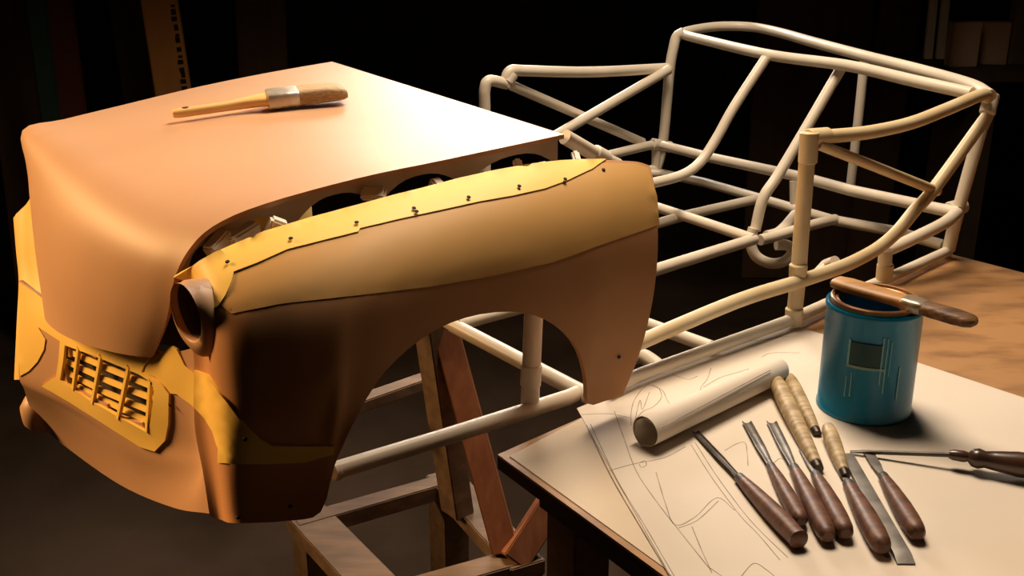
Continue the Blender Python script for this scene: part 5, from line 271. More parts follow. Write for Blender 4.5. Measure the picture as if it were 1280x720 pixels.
  [(0,1,137),(137,1,842),(842,136,137),(4,766,3),(766,797,3),(2,1,3),(3,797,2),(797,823,2),(1,2,823),(842,1,823),(823,843,842),(136,842,843),(855,133,858),(6,731,5),(731,767,5),(824,798,825),(844,824,825),(854,844,855),(855,858,854),(858,133,134),(766,4,5),(5,767,766),(767,798,766),(797,766,798),(798,824,797),(823,797,824),(843,823,824),(824,844,843),(844,854,843),(136,843,854),(135,136,854),(854,858,135),(858,134,135),(8,651,7),(692,7,651),(799,768,800),(826,799,800),(845,826,846),(846,856,845),(10,561,9),(847,130,857),(131,857,130),(9,607,8),(651,8,607),(607,652,651),(652,693,651),(692,651,693),(732,692,693),(693,733,732),(733,769,732),(768,732,769),(800,768,769),(769,801,800),(801,827,800),(826,800,827),(846,826,827),(827,847,846),(847,857,846),(856,846,857),(857,131,856),(132,856,131),(7,692,6),(731,6,692),(692,732,731),(732,768,731),(767,731,768),(768,799,767),(798,767,799),(825,798,799),(799,826,825),(826,845,825),(844,825,845),(855,844,845),(845,856,855),(856,132,855),(133,855,132),(11,514,562),(608,562,609),(653,608,609),(695,654,696),(735,695,696),(771,735,772),(803,771,772),(514,11,12),(12,515,514),(515,563,514),(562,514,563),(609,562,563),(563,610,609),(610,654,609),(653,609,654),(654,695,653),(694,653,695),(734,694,695),(695,735,734),(735,771,734),(770,734,771),(802,770,771),(771,803,802),(803,829,802),(828,802,829),(848,828,829),(829,849,848),(129,848,849),(849,128,129),(830,804,831),(831,850,830),(15,467,14),(467,517,14),(516,13,14),(14,517,516),(517,565,516),(564,516,565),(611,564,565),(565,612,611),(612,656,611),(655,611,656),(697,655,656),(656,698,697),(698,737,697),(736,697,737),(773,736,737),(737,774,773),(774,805,773),(804,773,805),(831,804,805),(805,832,831),(832,851,831),(850,831,851),(127,850,851),(851,126,127),(515,12,13),(13,516,515),(516,564,515),(563,515,564),(610,563,564),(564,611,610),(611,655,610),(654,610,655),(696,654,655),(655,697,696),(697,736,696),(735,696,736),(772,735,736),(736,773,772),(773,804,772),(803,772,804),(804,830,803),(829,803,830),(849,829,830),(830,850,849),(128,849,850),(850,127,128),(11,562,10),(561,10,562),(562,608,561),(9,561,608),(607,9,608),(652,607,608),(608,653,652),(653,694,652),(693,652,694),(733,693,694),(694,734,733),(734,770,733),(769,733,770),(801,769,770),(770,802,801),(802,828,801),(827,801,828),(847,827,828),(828,848,847),(130,847,848),(848,129,130),(17,420,16),(468,16,420),(518,468,519),(519,567,518),(566,518,567),(613,566,567),(567,614,613),(614,658,613),(657,613,658),(699,657,658),(658,700,699),(700,739,699),(738,699,739),(775,738,739),(739,776,775),(776,807,775),(806,775,807),(833,806,807),(807,834,833),(834,853,833),(852,833,853),(125,852,853),(853,124,125),(470,422,471),(471,521,470),(19,422,18),(421,18,422),(422,470,421),(469,421,470),(520,469,470),(470,521,520),(521,569,520),(568,520,569),(615,568,569),(569,616,615),(616,660,615),(659,615,660),(701,659,660),(660,702,701),(702,741,701),(740,701,741),(777,740,741),(741,778,777),(778,809,777),(808,777,809),(835,808,809),(809,836,835),(836,122,835),(123,835,122),(17,16,18),(18,421,17),(420,17,421),(421,469,420),(468,420,469),(519,468,469),(469,520,519),(520,568,519),(567,519,568),(614,567,568),(568,615,614),(615,659,614),(658,614,659),(700,658,659),(659,701,700),(701,740,700),(739,700,740),(776,739,740),(740,777,776),(777,808,776),(807,776,808),(834,807,808),(808,835,834),(835,123,834),(853,834,123),(124,853,123),(20,374,423),(374,20,21),(21,375,374),(375,424,374),(423,374,424),(424,472,423),(472,523,522),(523,571,522),(570,522,571),(617,570,571),(571,618,617),(618,662,617),(661,617,662),(703,661,662),(662,704,703),(704,743,703),(742,703,743),(779,742,743),(743,780,779),(780,811,779),(810,779,811),(837,810,811),(811,838,837),(838,120,837),(121,837,120),(23,376,22),(376,426,425),(426,474,425),(473,425,474),(524,473,474),(474,525,524),(525,573,524),(572,524,573),(619,572,573),(573,620,619),(620,664,619),(663,619,664),(705,663,664),(664,706,705),(706,745,705),(744,705,745),(781,744,745),(745,782,781),(782,813,781),(812,781,813),(839,812,813),(813,840,839),(840,118,839),(119,839,118),(375,21,22),(22,376,375),(376,425,375),(424,375,425),(425,473,424),(472,424,473),(523,472,473),(473,524,523),(524,572,523),(571,523,572),(618,571,572),(572,619,618),(619,663,618),(662,618,663),(704,662,663),(663,705,704),(705,744,704),(743,704,744),(780,743,744),(744,781,780),(781,812,780),(811,780,812),(838,811,812),(812,839,838),(839,119,838),(120,838,119),(20,423,19),(422,19,423),(471,422,423),(423,472,471),(472,522,471),(521,471,522),(522,570,521),(569,521,570),(616,569,570),(570,617,616),(617,661,616),(660,616,661),(702,660,661),(661,703,702),(703,742,702),(741,702,742),(778,741,742),(742,779,778),(779,810,778),(809,778,810),(836,809,810),(810,837,836),(837,121,836),(122,836,121),(15,14,16),(467,15,16),(16,468,467),(468,518,467),(517,467,518),(518,566,517),(565,517,566),(612,565,566),(566,613,612),(613,657,612),(656,612,657),(698,656,657),(657,699,698),(699,738,698),(737,698,738),(774,737,738),(738,775,774),(775,806,774),(805,774,806),(832,805,806),(806,833,832),(833,852,832),(851,832,852),(126,851,852),(852,125,126),(815,116,841),(25,333,24),(332,24,333),(333,378,332),(377,332,378),(427,377,378),(378,428,427),(428,476,427),(475,427,476),(526,475,476),(476,527,526),(527,575,526),(574,526,575),(621,574,575),(665,621,666),(707,665,666),(746,707,747),(747,783,746),(783,815,814),(815,841,814),(841,116,117),(27,292,26),(334,26,292),(292,335,334),(335,380,334),(379,334,380),(429,379,380),(477,429,478),(478,528,477),(528,577,576),(577,623,576),(622,576,623),(667,622,623),(623,668,667),(668,709,667),(708,667,709),(748,708,709),(709,749,748),(749,785,748),(784,748,785),(816,784,785),(785,817,816),(115,816,817),(817,114,115),(333,25,26),(26,334,333),(334,379,333),(378,333,379),(428,378,379),(379,429,428),(429,477,428),(476,428,477),(527,476,477),(477,528,527),(528,576,527),(575,527,576),(576,622,575),(621,575,622),(666,621,622),(622,667,666),(667,708,666),(707,666,708),(747,707,708),(708,748,747),(748,784,747),(783,747,784),(815,783,784),(784,816,815),(116,815,816),(816,115,116),(28,294,293),(294,336,293),(336,382,381),(382,431,381),(430,381,431),(479,430,431),(431,480,479),(480,530,479),(529,479,530),(578,529,530),(530,579,578),(579,625,578),(624,578,625),(669,624,625),(625,670,669),(670,711,669),(710,669,711),(750,710,711),(711,751,750),(751,787,750),(786,750,787),(818,786,787),(787,819,818),(113,818,819),(295,29,30),(30,296,295),(296,338,295),(337,295,338),(383,337,338),(338,384,383),(384,433,383),(432,383,433),(481,432,433),(433,482,481),(482,532,481),(531,481,532),(580,531,532),(532,581,580),(581,627,580),(626,580,627),(671,626,627),(712,671,713),(713,752,712),(752,789,788),(789,820,788),(820,111,112),(294,28,29),(29,295,294),(295,337,294),(336,294,337),(382,336,337),(337,383,382),(383,432,382),(431,382,432),(480,431,432),(432,481,480),(481,531,480),(530,480,531),(579,530,531),(531,580,579),(580,626,579),(625,579,626),(670,625,626),(626,671,670),(671,712,670),(711,670,712),(751,711,712),(712,752,751),(752,788,751),(787,751,788),(819,787,788),(788,820,819),(820,112,819),(113,819,112),(28,293,27),(292,27,293),(335,292,293),(293,336,335),(336,381,335),(380,335,381),(381,430,380),(429,380,430),(478,429,430),(430,479,478),(479,529,478),(528,478,529),(577,528,529),(529,578,577),(578,624,577),(623,577,624),(668,623,624),(624,669,668),(669,710,668),(709,668,710),(749,709,710),(710,750,749),(750,786,749),(785,749,786),(817,785,786),(786,818,817),(114,817,818),(818,113,114),(257,31,32),(32,258,257),(297,257,258),(339,297,340),(340,385,339),(385,435,434),(435,483,434),(483,534,533),(534,582,533),(582,629,628),(629,673,628),(672,628,673),(714,672,673),(673,715,714),(715,754,714),(753,714,754),(790,753,754),(821,790,822),(110,821,822),(822,109,110),(259,33,34),(34,260,259),(260,299,259),(298,259,299),(341,298,299),(299,342,341),(342,387,341),(386,341,387),(436,386,387),(387,437,436),(437,485,436),(484,436,485),(535,484,485),(583,535,584),(584,630,583),(630,675,674),(675,716,674),(716,756,755),(756,792,755),(791,755,792),(108,791,792),(792,107,108),(258,32,33),(33,259,258),(259,298,258),(297,258,298),(340,297,298),(298,341,340),(341,386,340),(385,340,386),(435,385,386),(386,436,435),(436,484,435),(483,435,484),(534,483,484),(484,535,534),(535,583,534),(582,534,583),(629,582,583),(583,630,629),(630,674,629),(673,629,674),(715,673,674),(674,716,715),(716,755,715),(754,715,755),(755,791,754),(790,754,791),(822,790,791),(109,822,791),(791,108,109),(225,35,226),(226,261,225),(261,301,300),(301,343,300),(343,389,388),(389,438,388),(438,487,486),(487,537,486),(536,486,537),(585,536,537),(537,586,585),(586,632,585),(631,585,632),(676,631,632),(632,677,676),(677,718,676),(717,676,718),(757,717,718),(718,758,757),(758,794,757),(793,757,794),(106,793,794),(227,36,37),(37,228,227),(228,263,227),(262,227,263),(302,262,263),(263,303,302),(303,345,302),(344,302,345),(390,344,345),(439,390,440),(488,439,440),(538,488,539),(539,587,538),(587,634,633),(634,678,633),(678,720,719),(720,759,719),(759,796,795),(796,104,795),(105,795,104),(37,36,35),(226,35,36),(36,227,226),(227,262,226),(261,226,262),(301,261,262),(262,302,301),(302,344,301),(343,301,344),(389,343,344),(344,390,389),(390,439,389),(438,389,439),(487,438,439),(439,488,487),(488,538,487),(537,487,538),(586,537,538),(538,587,586),(587,633,586),(632,586,633),(677,632,633),(633,678,677),(678,719,677),(718,677,719),(758,718,719),(719,759,758),(759,795,758),(794,758,795),(795,105,794),(106,794,105),(35,225,34),(260,34,225),(225,261,260),(261,300,260),(299,260,300),(342,299,300),(300,343,342),(343,388,342),(387,342,388),(437,387,388),(388,438,437),(438,486,437),(485,437,486),(486,536,485),(535,485,536),(584,535,536),(536,585,584),(585,631,584),(630,584,631),(675,630,631),(631,676,675),(676,717,675),(716,675,717),(756,716,717),(717,757,756),(757,793,756),(792,756,793),(107,792,793),(793,106,107),(32,31,30),(31,257,30),(296,30,257),(257,297,296),(297,339,296),(338,296,339),(384,338,339),(339,385,384),(385,434,384),(433,384,434),(482,433,434),(434,483,482),(483,533,482),(532,482,533),(581,532,533),(533,582,581),(582,628,581),(627,581,628),(628,672,627),(671,627,672),(713,671,672),(672,714,713),(714,753,713),(752,713,753),(789,752,753),(753,790,789),(790,821,789),(820,789,821),(111,820,821),(821,110,111),(23,22,24),(24,332,23),(332,377,23),(376,23,377),(426,376,377),(377,427,426),(427,475,426),(474,426,475),(525,474,475),(475,526,525),(526,574,525),(573,525,574),(620,573,574),(574,621,620),(621,665,620),(664,620,665),(706,664,665),(665,707,706),(707,746,706),(745,706,746),(782,745,746),(746,783,782),(783,814,782),(813,782,814),(840,813,814),(814,841,840),(841,117,840),(118,840,117),(197,38,39),(39,198,197),(198,229,197),(229,265,264),(265,304,264),(304,347,346),(347,392,346),(391,346,392),(441,391,392),(489,441,490),(540,489,490),(588,540,589),(635,588,589),(679,635,680),(680,721,679),(721,761,760),(103,760,761),(761,102,103),(199,231,230),(231,266,230),(266,306,305),(306,348,305),(348,394,393),(394,443,393),(442,393,443),(491,442,443),(443,492,491),(492,542,491),(541,491,542),(590,541,542),(542,591,590),(591,637,590),(636,590,637),(681,636,637),(637,682,681),(682,723,681),(722,681,723),(762,722,723),(723,763,762),(101,762,763),(198,39,40),(40,199,198),(199,230,198),(229,198,230),(265,229,230),(230,266,265),(266,305,265),(304,265,305),(347,304,305),(305,348,347),(348,393,347),(392,347,393),(393,442,392),(441,392,442),(490,441,442),(442,491,490),(491,541,490),(540,490,541),(589,540,541),(541,590,589),(590,636,589),(635,589,636),(680,635,636),(636,681,680),(681,722,680),(721,680,722),(761,721,722),(722,762,761),(102,761,762),(762,101,102),(200,41,173),(173,41,42),(42,174,173),(174,201,173),(200,173,201),(232,200,201),(267,232,268),(307,267,268),(349,307,350),(395,349,350),(444,395,445),(445,493,444),(493,544,543),(544,592,543),(592,639,638),(639,683,638),(683,725,724),(725,764,724),(764,99,100),(44,175,43),(175,203,202),(203,234,202),(233,202,234),(269,233,234),(234,270,269),(270,309,269),(308,269,309),(351,308,309),(396,351,397),(446,396,397),(494,446,495),(495,545,494),(545,594,593),(594,640,593),(640,685,684),(685,726,684),(726,97,765),(98,765,97),(174,42,43),(43,175,174),(175,202,174),(201,174,202),(202,233,201),(232,201,233),(268,232,233),(233,269,268),(269,308,268),(307,268,308),(350,307,308),(308,351,350),(351,396,350),(395,350,396),(445,395,396),(396,446,445),(446,494,445),(493,445,494),(544,493,494),(494,545,544),(545,593,544),(592,544,593),(639,592,593),(593,640,639),(640,684,639),(683,639,684),(725,683,684),(684,726,725),(726,765,725),(764,725,765),(99,764,765),(765,98,99),(98,97,99),(42,41,40),(199,40,41),(41,200,199),(231,199,200),(200,232,231),(232,267,231),(266,231,267),(306,266,267),(267,307,306),(307,349,306),(348,306,349),(394,348,349),(349,395,394),(395,444,394),(443,394,444),(492,443,444),(444,493,492),(493,543,492),(542,492,543),(591,542,543),(543,592,591),(592,638,591),(637,591,638),(682,637,638),(638,683,682),(683,724,682),(723,682,724),(763,723,724),(724,764,763),(764,100,763),(101,763,100),(45,177,176),(177,204,176),(204,236,235),(236,271,235),(271,311,310),(311,353,310),(352,310,353),(398,352,353),(353,399,398),(399,448,398),(447,398,448),(496,447,448),(448,497,496),(497,547,496),(546,496,547),(595,546,547),(547,596,595),(596,642,595),(641,595,642),(686,641,642),(727,686,728),(96,727,728),(153,46,47),(47,154,153),(178,153,154),(205,178,206),(237,205,206),(272,237,273),(273,312,272),(312,355,354),(355,400,354),(400,450,449),(450,498,449),(498,549,548),(549,597,548),(597,644,643),(644,688,643),(687,643,688),(729,687,688),(95,729,94),(46,153,45),(177,45,153),(153,178,177),(178,205,177),(204,177,205),(236,204,205),(205,237,236),(237,272,236),(271,236,272),(311,271,272),(272,312,311),(312,354,311),(353,311,354),(399,353,354),(354,400,399),(400,449,399),(448,399,449),(497,448,449),(449,498,497),(498,548,497),(547,497,548),(596,547,548),(548,597,596),(597,643,596),(642,596,643),(643,687,642),(686,642,687),(728,686,687),(687,729,728),(729,95,728),(96,728,95),(689,93,730),(155,48,49),(49,156,155),(156,180,155),(179,155,180),(207,179,180),(238,207,239),(274,238,239),(313,274,314),(314,356,313),(356,402,401),(402,451,401),(451,500,499),(500,550,499),(550,599,598),(599,645,598),(645,690,689),(93,689,690),(690,92,93),(157,50,138),(157,182,181),(182,209,181),(208,181,209),(240,208,209),(209,241,240),(241,276,240),(275,240,276),(315,275,276),(276,316,315),(316,358,315),(357,315,358),(403,357,358),(358,404,403),(404,453,403),(452,403,453),(501,452,453),(551,501,552),(600,551,552),(646,600,647),(691,646,647),(49,48,50),(156,49,50),(50,157,156),(157,181,156),(180,156,181),(181,208,180),(207,180,208),(239,207,208),(208,240,239),(240,275,239),(274,239,275),(314,274,275),(275,315,314),(315,357,314),(356,314,357),(402,356,357),(357,403,402),(403,452,402),(451,402,452),(500,451,452),(452,501,500),(501,551,500),(550,500,551),(599,550,551),(551,600,599),(600,646,599),(645,599,646),(690,645,646),(646,691,690),(92,690,691),(691,91,92),(154,47,48),(48,155,154),(155,179,154),(178,154,179),(206,178,179),(179,207,206),(207,238,206),(237,206,238),(273,237,238),(238,274,273),(274,313,273),(312,273,313),(355,312,313),(313,356,355),(356,401,355),(400,355,401),(450,400,401),(401,451,450),(451,499,450),(498,450,499),(549,498,499),(499,550,549),(550,598,549),(597,549,598),(644,597,598),(598,645,644),(645,689,644),(688,644,689),(689,730,688),(729,688,730),(94,729,730),(730,93,94),(45,176,44),(175,44,176),(203,175,176),(176,204,203),(204,235,203),(234,203,235),(270,234,235),(235,271,270),(271,310,270),(309,270,310),(310,352,309),(351,309,352),(397,351,352),(352,398,397),(398,447,397),(446,397,447),(495,446,447),(447,496,495),(496,546,495),(545,495,546),(594,545,546),(546,595,594),(595,641,594),(640,594,641),(685,640,641),(641,686,685),(686,727,685),(726,685,727),(97,726,727),(727,96,97),(139,51,52),(158,139,159),(183,158,159),(210,183,211),(211,242,210),(242,278,277),(278,317,277),(317,360,359),(360,405,359),(405,455,454),(455,503,454),(502,454,503),(553,502,503),(503,554,553),(554,602,553),(601,553,602),(648,601,602),(90,648,89),(604,87,650),(54,141,53),(140,53,141),(160,140,141),(141,161,160),(161,185,160),(184,160,185),(212,184,185),(243,212,244),(279,243,244),(318,279,319),(319,361,318),(361,407,406),(407,456,406),(456,505,504),(505,555,504),(555,604,603),(604,650,603),(649,603,650),(88,649,650),(650,87,88),(53,140,52),(139,52,140),(159,139,140),(140,160,159),(160,184,159),(183,159,184),(211,183,184),(184,212,211),(212,243,211),(242,211,243),(278,242,243),(243,279,278),(279,318,278),(317,278,318),(360,317,318),(318,361,360),(361,406,360),(405,360,406),(455,405,406),(406,456,455),(456,504,455),(503,455,504),(554,503,504),(504,555,554),(555,603,554),(602,554,603),(603,649,602),(648,602,649),(89,648,649),(649,88,89),(55,143,142),(143,162,142),(162,187,186),(187,214,186),(213,186,214),(245,213,214),(214,246,245),(246,281,245),(280,245,281),(320,280,281),(281,321,320),(321,363,320),(362,320,363),(408,362,363),(363,409,408),(409,458,408),(457,408,458),(506,457,458),(458,507,506),(507,557,506),(556,506,557),(605,556,557),(86,605,85),(558,84,606),(144,56,57),(57,145,144),(145,164,144),(163,144,164),(188,163,164),(164,189,188),(189,216,188),(215,188,216),(247,215,216),(216,248,247),(248,283,247),(282,247,283),(322,282,283),(283,323,322),(323,365,322),(364,322,365),(365,410,364),(410,460,459),(460,508,459),(508,559,558),(84,558,559),(559,83,84),(143,55,56),(56,144,143),(144,163,143),(162,143,163),(187,162,163),(163,188,187),(188,215,187),(214,187,215),(246,214,215),(215,247,246),(247,282,246),(281,246,282),(321,281,282),(282,322,321),(322,364,321),(363,321,364),(409,363,364),(364,410,409),(410,459,409),(458,409,459),(507,458,459),(459,508,507),(508,558,507),(557,507,558),(558,606,557),(605,557,606),(85,605,606),(606,84,85),(55,142,54),(141,54,142),(161,141,142),(142,162,161),(162,186,161),(185,161,186),(186,213,185),(212,185,213),(244,212,213),(213,245,244),(245,280,244),(279,244,280),(319,279,280),(280,320,319),(320,362,319),(361,319,362),(407,361,362),(362,408,407),(408,457,407),(456,407,457),(505,456,457),(457,506,505),(506,556,505),(555,505,556),(604,555,556),(556,605,604),(605,86,604),(87,604,86),(324,285,325),(325,367,324),(146,58,59),(59,147,146),(147,166,146),(165,146,166),(190,165,166),(166,191,190),(191,218,190),(217,190,218),(249,217,218),(218,250,249),(250,285,249),(284,249,285),(285,324,284),(324,367,366),(367,412,366),(411,366,412),(461,411,412),(412,462,461),(462,510,461),(509,461,510),(560,509,510),(82,560,510),(510,81,82),(414,369,415),(464,414,415),(148,60,61),(61,149,148),(149,168,148),(167,148,168),(192,167,168),(168,193,192),(193,220,192),(219,192,220),(251,219,220),(220,252,251),(252,287,251),(286,251,287),(326,286,287),(287,327,326),(327,369,326),(368,326,369),(369,414,368),(413,368,414),(463,413,414),(414,464,463),(464,512,463),(511,463,512),(80,511,512),(512,79,80),(147,59,60),(60,148,147),(148,167,147),(166,147,167),(191,166,167),(167,192,191),(192,219,191),(218,191,219),(250,218,219),(219,251,250),(251,286,250),(285,250,286),(325,285,286),(286,326,325),(326,368,325),(367,325,368),(368,413,367),(412,367,413),(462,412,413),(413,463,462),(463,511,462),(510,462,511),(81,510,511),(511,80,81),(513,465,78),(151,171,170),(171,195,170),(417,76,466),(77,466,76),(150,62,63),(63,151,150),(151,170,150),(169,150,170),(194,169,170),(170,195,194),(195,222,194),(221,194,222),(253,221,222),(222,254,253),(254,289,253),(288,253,289),(328,288,289),(289,329,328),(329,371,328),(370,328,371),(416,370,371),(371,417,416),(417,466,416),(465,416,466),(466,77,465),(78,465,77),(152,64,65),(223,196,224),(224,255,223),(69,70,256),(291,256,70),(331,291,70),(70,71,331),(71,72,331),(373,331,72),(419,373,72),(72,73,419),(73,74,419),(152,65,66),(172,152,66),(66,67,172),(196,172,67),(67,68,196),(224,196,68),(68,69,224),(69,256,224),(255,224,256),(256,291,255),(290,255,291),(330,290,291),(291,331,330),(331,373,330),(372,330,373),(418,372,373),(373,419,418),(419,74,418),(75,418,74),(151,63,64),(64,152,151),(171,151,152),(152,172,171),(172,196,171),(195,171,196),(196,223,195),(222,195,223),(254,222,223),(223,255,254),(255,290,254),(289,254,290),(329,289,290),(290,330,329),(330,372,329),(371,329,372),(417,371,372),(372,418,417),(76,417,418),(418,75,76),(149,61,62),(62,150,149),(150,169,149),(168,149,169),(193,168,169),(169,194,193),(194,221,193),(220,193,221),(252,220,221),(221,253,252),(253,288,252),(287,252,288),(327,287,288),(288,328,327),(328,370,327),(369,327,370),(415,369,370),(370,416,415),(416,465,415),(464,415,465),(465,513,464),(512,464,513),(79,512,513),(513,78,79),(145,57,58),(58,146,145),(146,165,145),(164,145,165),(189,164,165),(165,190,189),(190,217,189),(216,189,217),(248,216,217),(217,249,248),(249,284,248),(283,248,284),(323,283,284),(284,324,323),(324,366,323),(365,323,366),(366,411,365),(410,365,411),(460,410,411),(411,461,460),(461,509,460),(508,460,509),(559,508,509),(509,560,559),(83,559,560),(560,82,83),(52,51,50),(138,50,51),(51,139,138),(139,158,138),(157,138,158),(182,157,158),(158,183,182),(183,210,182),(209,182,210),(241,209,210),(210,242,241),(242,277,241),(276,241,277),(316,276,277),(277,317,316),(317,359,316),(358,316,359),(404,358,359),(359,405,404),(405,454,404),(453,404,454),(454,502,453),(501,453,502),(552,501,502),(502,553,552),(553,601,552),(600,552,601),(647,600,601),(601,648,647),(648,90,647),(691,647,90),(91,691,90),(38,197,37),(228,37,197),(197,229,228),(229,264,228),(263,228,264),(303,263,264),(264,304,303),(304,346,303),(345,303,346),(346,391,345),(390,345,391),(440,390,391),(391,441,440),(441,489,440),(488,440,489),(539,488,489),(489,540,539),(540,588,539),(587,539,588),(634,587,588),(588,635,634),(635,679,634),(678,634,679),(720,678,679),(679,721,720),(721,760,720),(759,720,760),(796,759,760),(760,103,796),(104,796,103)])}
NOSE_HOLE = set([(5, 8), (5, 9), (5, 10), (5, 11), (5, 12), (6, 7), (6, 8), (6, 9), (6, 10), (6, 11), (6, 12), (6, 13), (6, 14), (6, 15), (7, 7), (7, 8), (7, 9), (7, 10), (7, 11), (7, 12), (7, 13), (7, 14), (7, 15), (8, 7), (8, 8), (8, 9), (8, 10), (8, 11), (8, 12), (8, 13), (8, 14), (8, 15), (8, 16), (9, 7), (9, 8), (9, 9), (9, 10), (9, 11), (9, 12), (9, 13), (9, 14), (9, 15), (9, 16), (10, 8), (10, 9), (10, 10), (10, 11), (10, 12), (10, 13), (10, 14), (10, 15), (10, 16), (11, 8), (11, 9), (11, 10), (11, 11), (11, 12), (11, 13), (11, 14), (11, 15), (11, 16), (12, 9), (12, 10), (12, 11), (12, 12), (13, 9)])
FENDER_HOLE = set([(2, 0), (3, 0), (3, 1), (4, 0), (4, 1), (5, 0), (5, 1), (6, 0), (6, 1), (7, 0), (7, 1), (8, 0), (8, 1), (9, 0), (9, 1), (10, 0), (10, 1), (11, 0), (12, 0)])

INSIDE = UDIR*.65+WDIR*1.3+V((0, 0, H-.5))
BENCH_Z = H-.565

# --- the setting ---------------------------------------------------------
struct('floor', box(-3.2, 3.4, -1.6, 4.4, -.05, 0), M['floor'], smooth=False)
struct('wall_back', box(-3.2, 3.4, 4.4, 4.5, 0, 3.1), M['wall'], smooth=False)
struct('wall_left', box(-3.3, -3.2, -1.6, 4.5, 0, 3.1), M['wall'], smooth=False)
struct('wall_right', box(3.4, 3.5, -1.6, 4.5, 0, 3.1), M['wall'], smooth=False)
struct('wall_front', box(-3.2, 3.4, -1.7, -1.6, 0, 3.1), M['wall'], smooth=False)
struct('ceiling', box(-3.2, 3.4, -1.6, 4.5, 3.1, 3.2), M['wall'], smooth=False)

# --- the mock-up car: board panels on a plastic pipe frame ----------------
car = thing('car_mockup', tuple(UDIR*.8+WDIR*1.3+V((0, 0, H-.58))), 'small mock-up of a car, tan and yellow board panels on a white plastic pipe frame', 'car')
hood = build('hood', plate(refine(hood_net(), 4, 4), .005, INSIDE), M['board'], car, angle=50)
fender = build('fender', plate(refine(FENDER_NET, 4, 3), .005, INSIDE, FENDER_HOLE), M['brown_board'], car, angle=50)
nose = build('nose_panel', plate(refine(NOSE_NET, 5, 6), .005, INSIDE, NOSE_HOLE), M['board'], car, angle=50)
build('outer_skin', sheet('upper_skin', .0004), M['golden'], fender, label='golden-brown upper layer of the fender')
build('edging_strip', sheet('fender_strip', .0022), M['yellow'], fender, label='yellow board strip along the top edge of the fender')
build('yellow_layer', sheet('fender_sweep', .0022), M['yellow'], fender, label='yellow board band wrapping onto the lower fender')
build('yellow_layer', sheet('nose_sweep', .0022), M['yellow'], nose, label='yellow board sweeping back from the grille under the headlight')
build('grille_shade', sheet('recess', .003), M['dark'], nose, label='dark sheet standing for the shade behind the grille slats')  # added dark sheet; the shade behind the slats is in its colour
grille = build('grille', sheet('grille_frame', .004), M['yellow'], car, label='yellow cut-out grille surround')
def strip(pts, w, h, up): # flat bar through points
    pts = [V(p) for p in pts]; rings = []
    for i, p in enumerate(pts):
        t = (pts[min(i+1, len(pts)-1)]-pts[max(i-1, 0)]).normalized(); u = V(up); u = (u-t*u.dot(t)).normalized(); s = t.cross(u)
        rings.append([p+s*w/2+u*h/2, p-s*w/2+u*h/2, p-s*w/2-u*h/2, p+s*w/2-u*h/2])
    return loft(rings)
SLUP = (-0.7075, -0.7064, 0.0215)
SLAT_UP = (V(SLUP)+V((0, 0, .12))).normalized()
for a, b, c in (((-0.5151, 1.1985, 0.9354), (-0.4387, 1.1223, 0.9463), (-0.3627, 1.0449, 0.9596)),
                ((-0.5205, 1.2024, 0.9208), (-0.4438, 1.1262, 0.9304), (-0.3682, 1.0534, 0.9423)),
                ((-0.5249, 1.2062, 0.9058), (-0.4521, 1.1356, 0.9119), (-0.3761, 1.0665, 0.9212)),
                ((-0.5045, 1.1874, 0.8952), (-0.4559, 1.1417, 0.8982), (-0.3847, 1.0795, 0.9023))):
    build('slat', strip([a, b, c], .0068, .0022, SLAT_UP), M['yellow'], grille, smooth=False)
for a, b in (((-0.4897, 1.1676, 0.9535), (-0.5104, 1.1850, 0.8930)), ((-0.4498, 1.1278, 0.9609), (-0.4784, 1.1561, 0.8894)), ((-0.4013, 1.0758, 0.9714), (-0.4369, 1.1187, 0.8887)), ((-0.3677, 1.0399, 0.9719), (-0.3931, 1.0816, 0.8918))):
    build('grille_bar', strip([a, b], .0045, .004, SLUP), M['yellow'], grille, smooth=False)

# far fender, seen only edge-on beyond the hood
ff = [[(-0.6118, 1.4096, 1.0643), (-0.5956, 1.3720, 1.0162), (-0.5769, 1.3361, 0.9637), (-0.5586, 1.2999, 0.9236), (-0.5765, 1.2746, 0.8693)],
      [(-0.6359, 1.4415, 1.0577), (-0.6218, 1.4023, 1.0176), (-0.6087, 1.3624, 0.9706), (-0.5984, 1.3204, 0.9262), (-0.6063, 1.2900, 0.8579)],
      [(-0.6572, 1.4632, 1.0384), (-0.6476, 1.4207, 1.0008), (-0.6322, 1.3824, 0.9636), (-0.6242, 1.3388, 0.9189), (-0.6241, 1.3018, 0.8525)],
      [(-0.6813, 1.4827, 1.0112), (-0.6654, 1.4448, 0.9761), (-0.6504, 1.4063, 0.9495), (-0.6410, 1.3636, 0.9091), (-0.6391, 1.3280, 0.8450)]]
ff = [[V(p) for p in r] for r in ff]
ff.append([p+UDIR*.12+WDIR*.05 for p in ff[-1]]); ff.append([p+UDIR*.45+WDIR*.06+V((0, 0, .03)) for p in ff[3]])
farf = build('fender', plate(refine(ff, 4, 5), .005, INSIDE), M['yellow'], car, label='yellow far-side fender peeping out beyond the hood')
be = frame((-0.6196, 1.3545, 0.7836), UDIR, (0, 0, 1))
build('bumper_end', lathe([(0, -.036), (.014, -.034), (.025, -.025), (.030, -.010), (.031, .02), (.028, .10), (.0, .10)], 28, be @ Matrix.Rotation(math.radians(90), 4, 'Y')), M['board'], car, label='rounded tan bumper end under the far side')

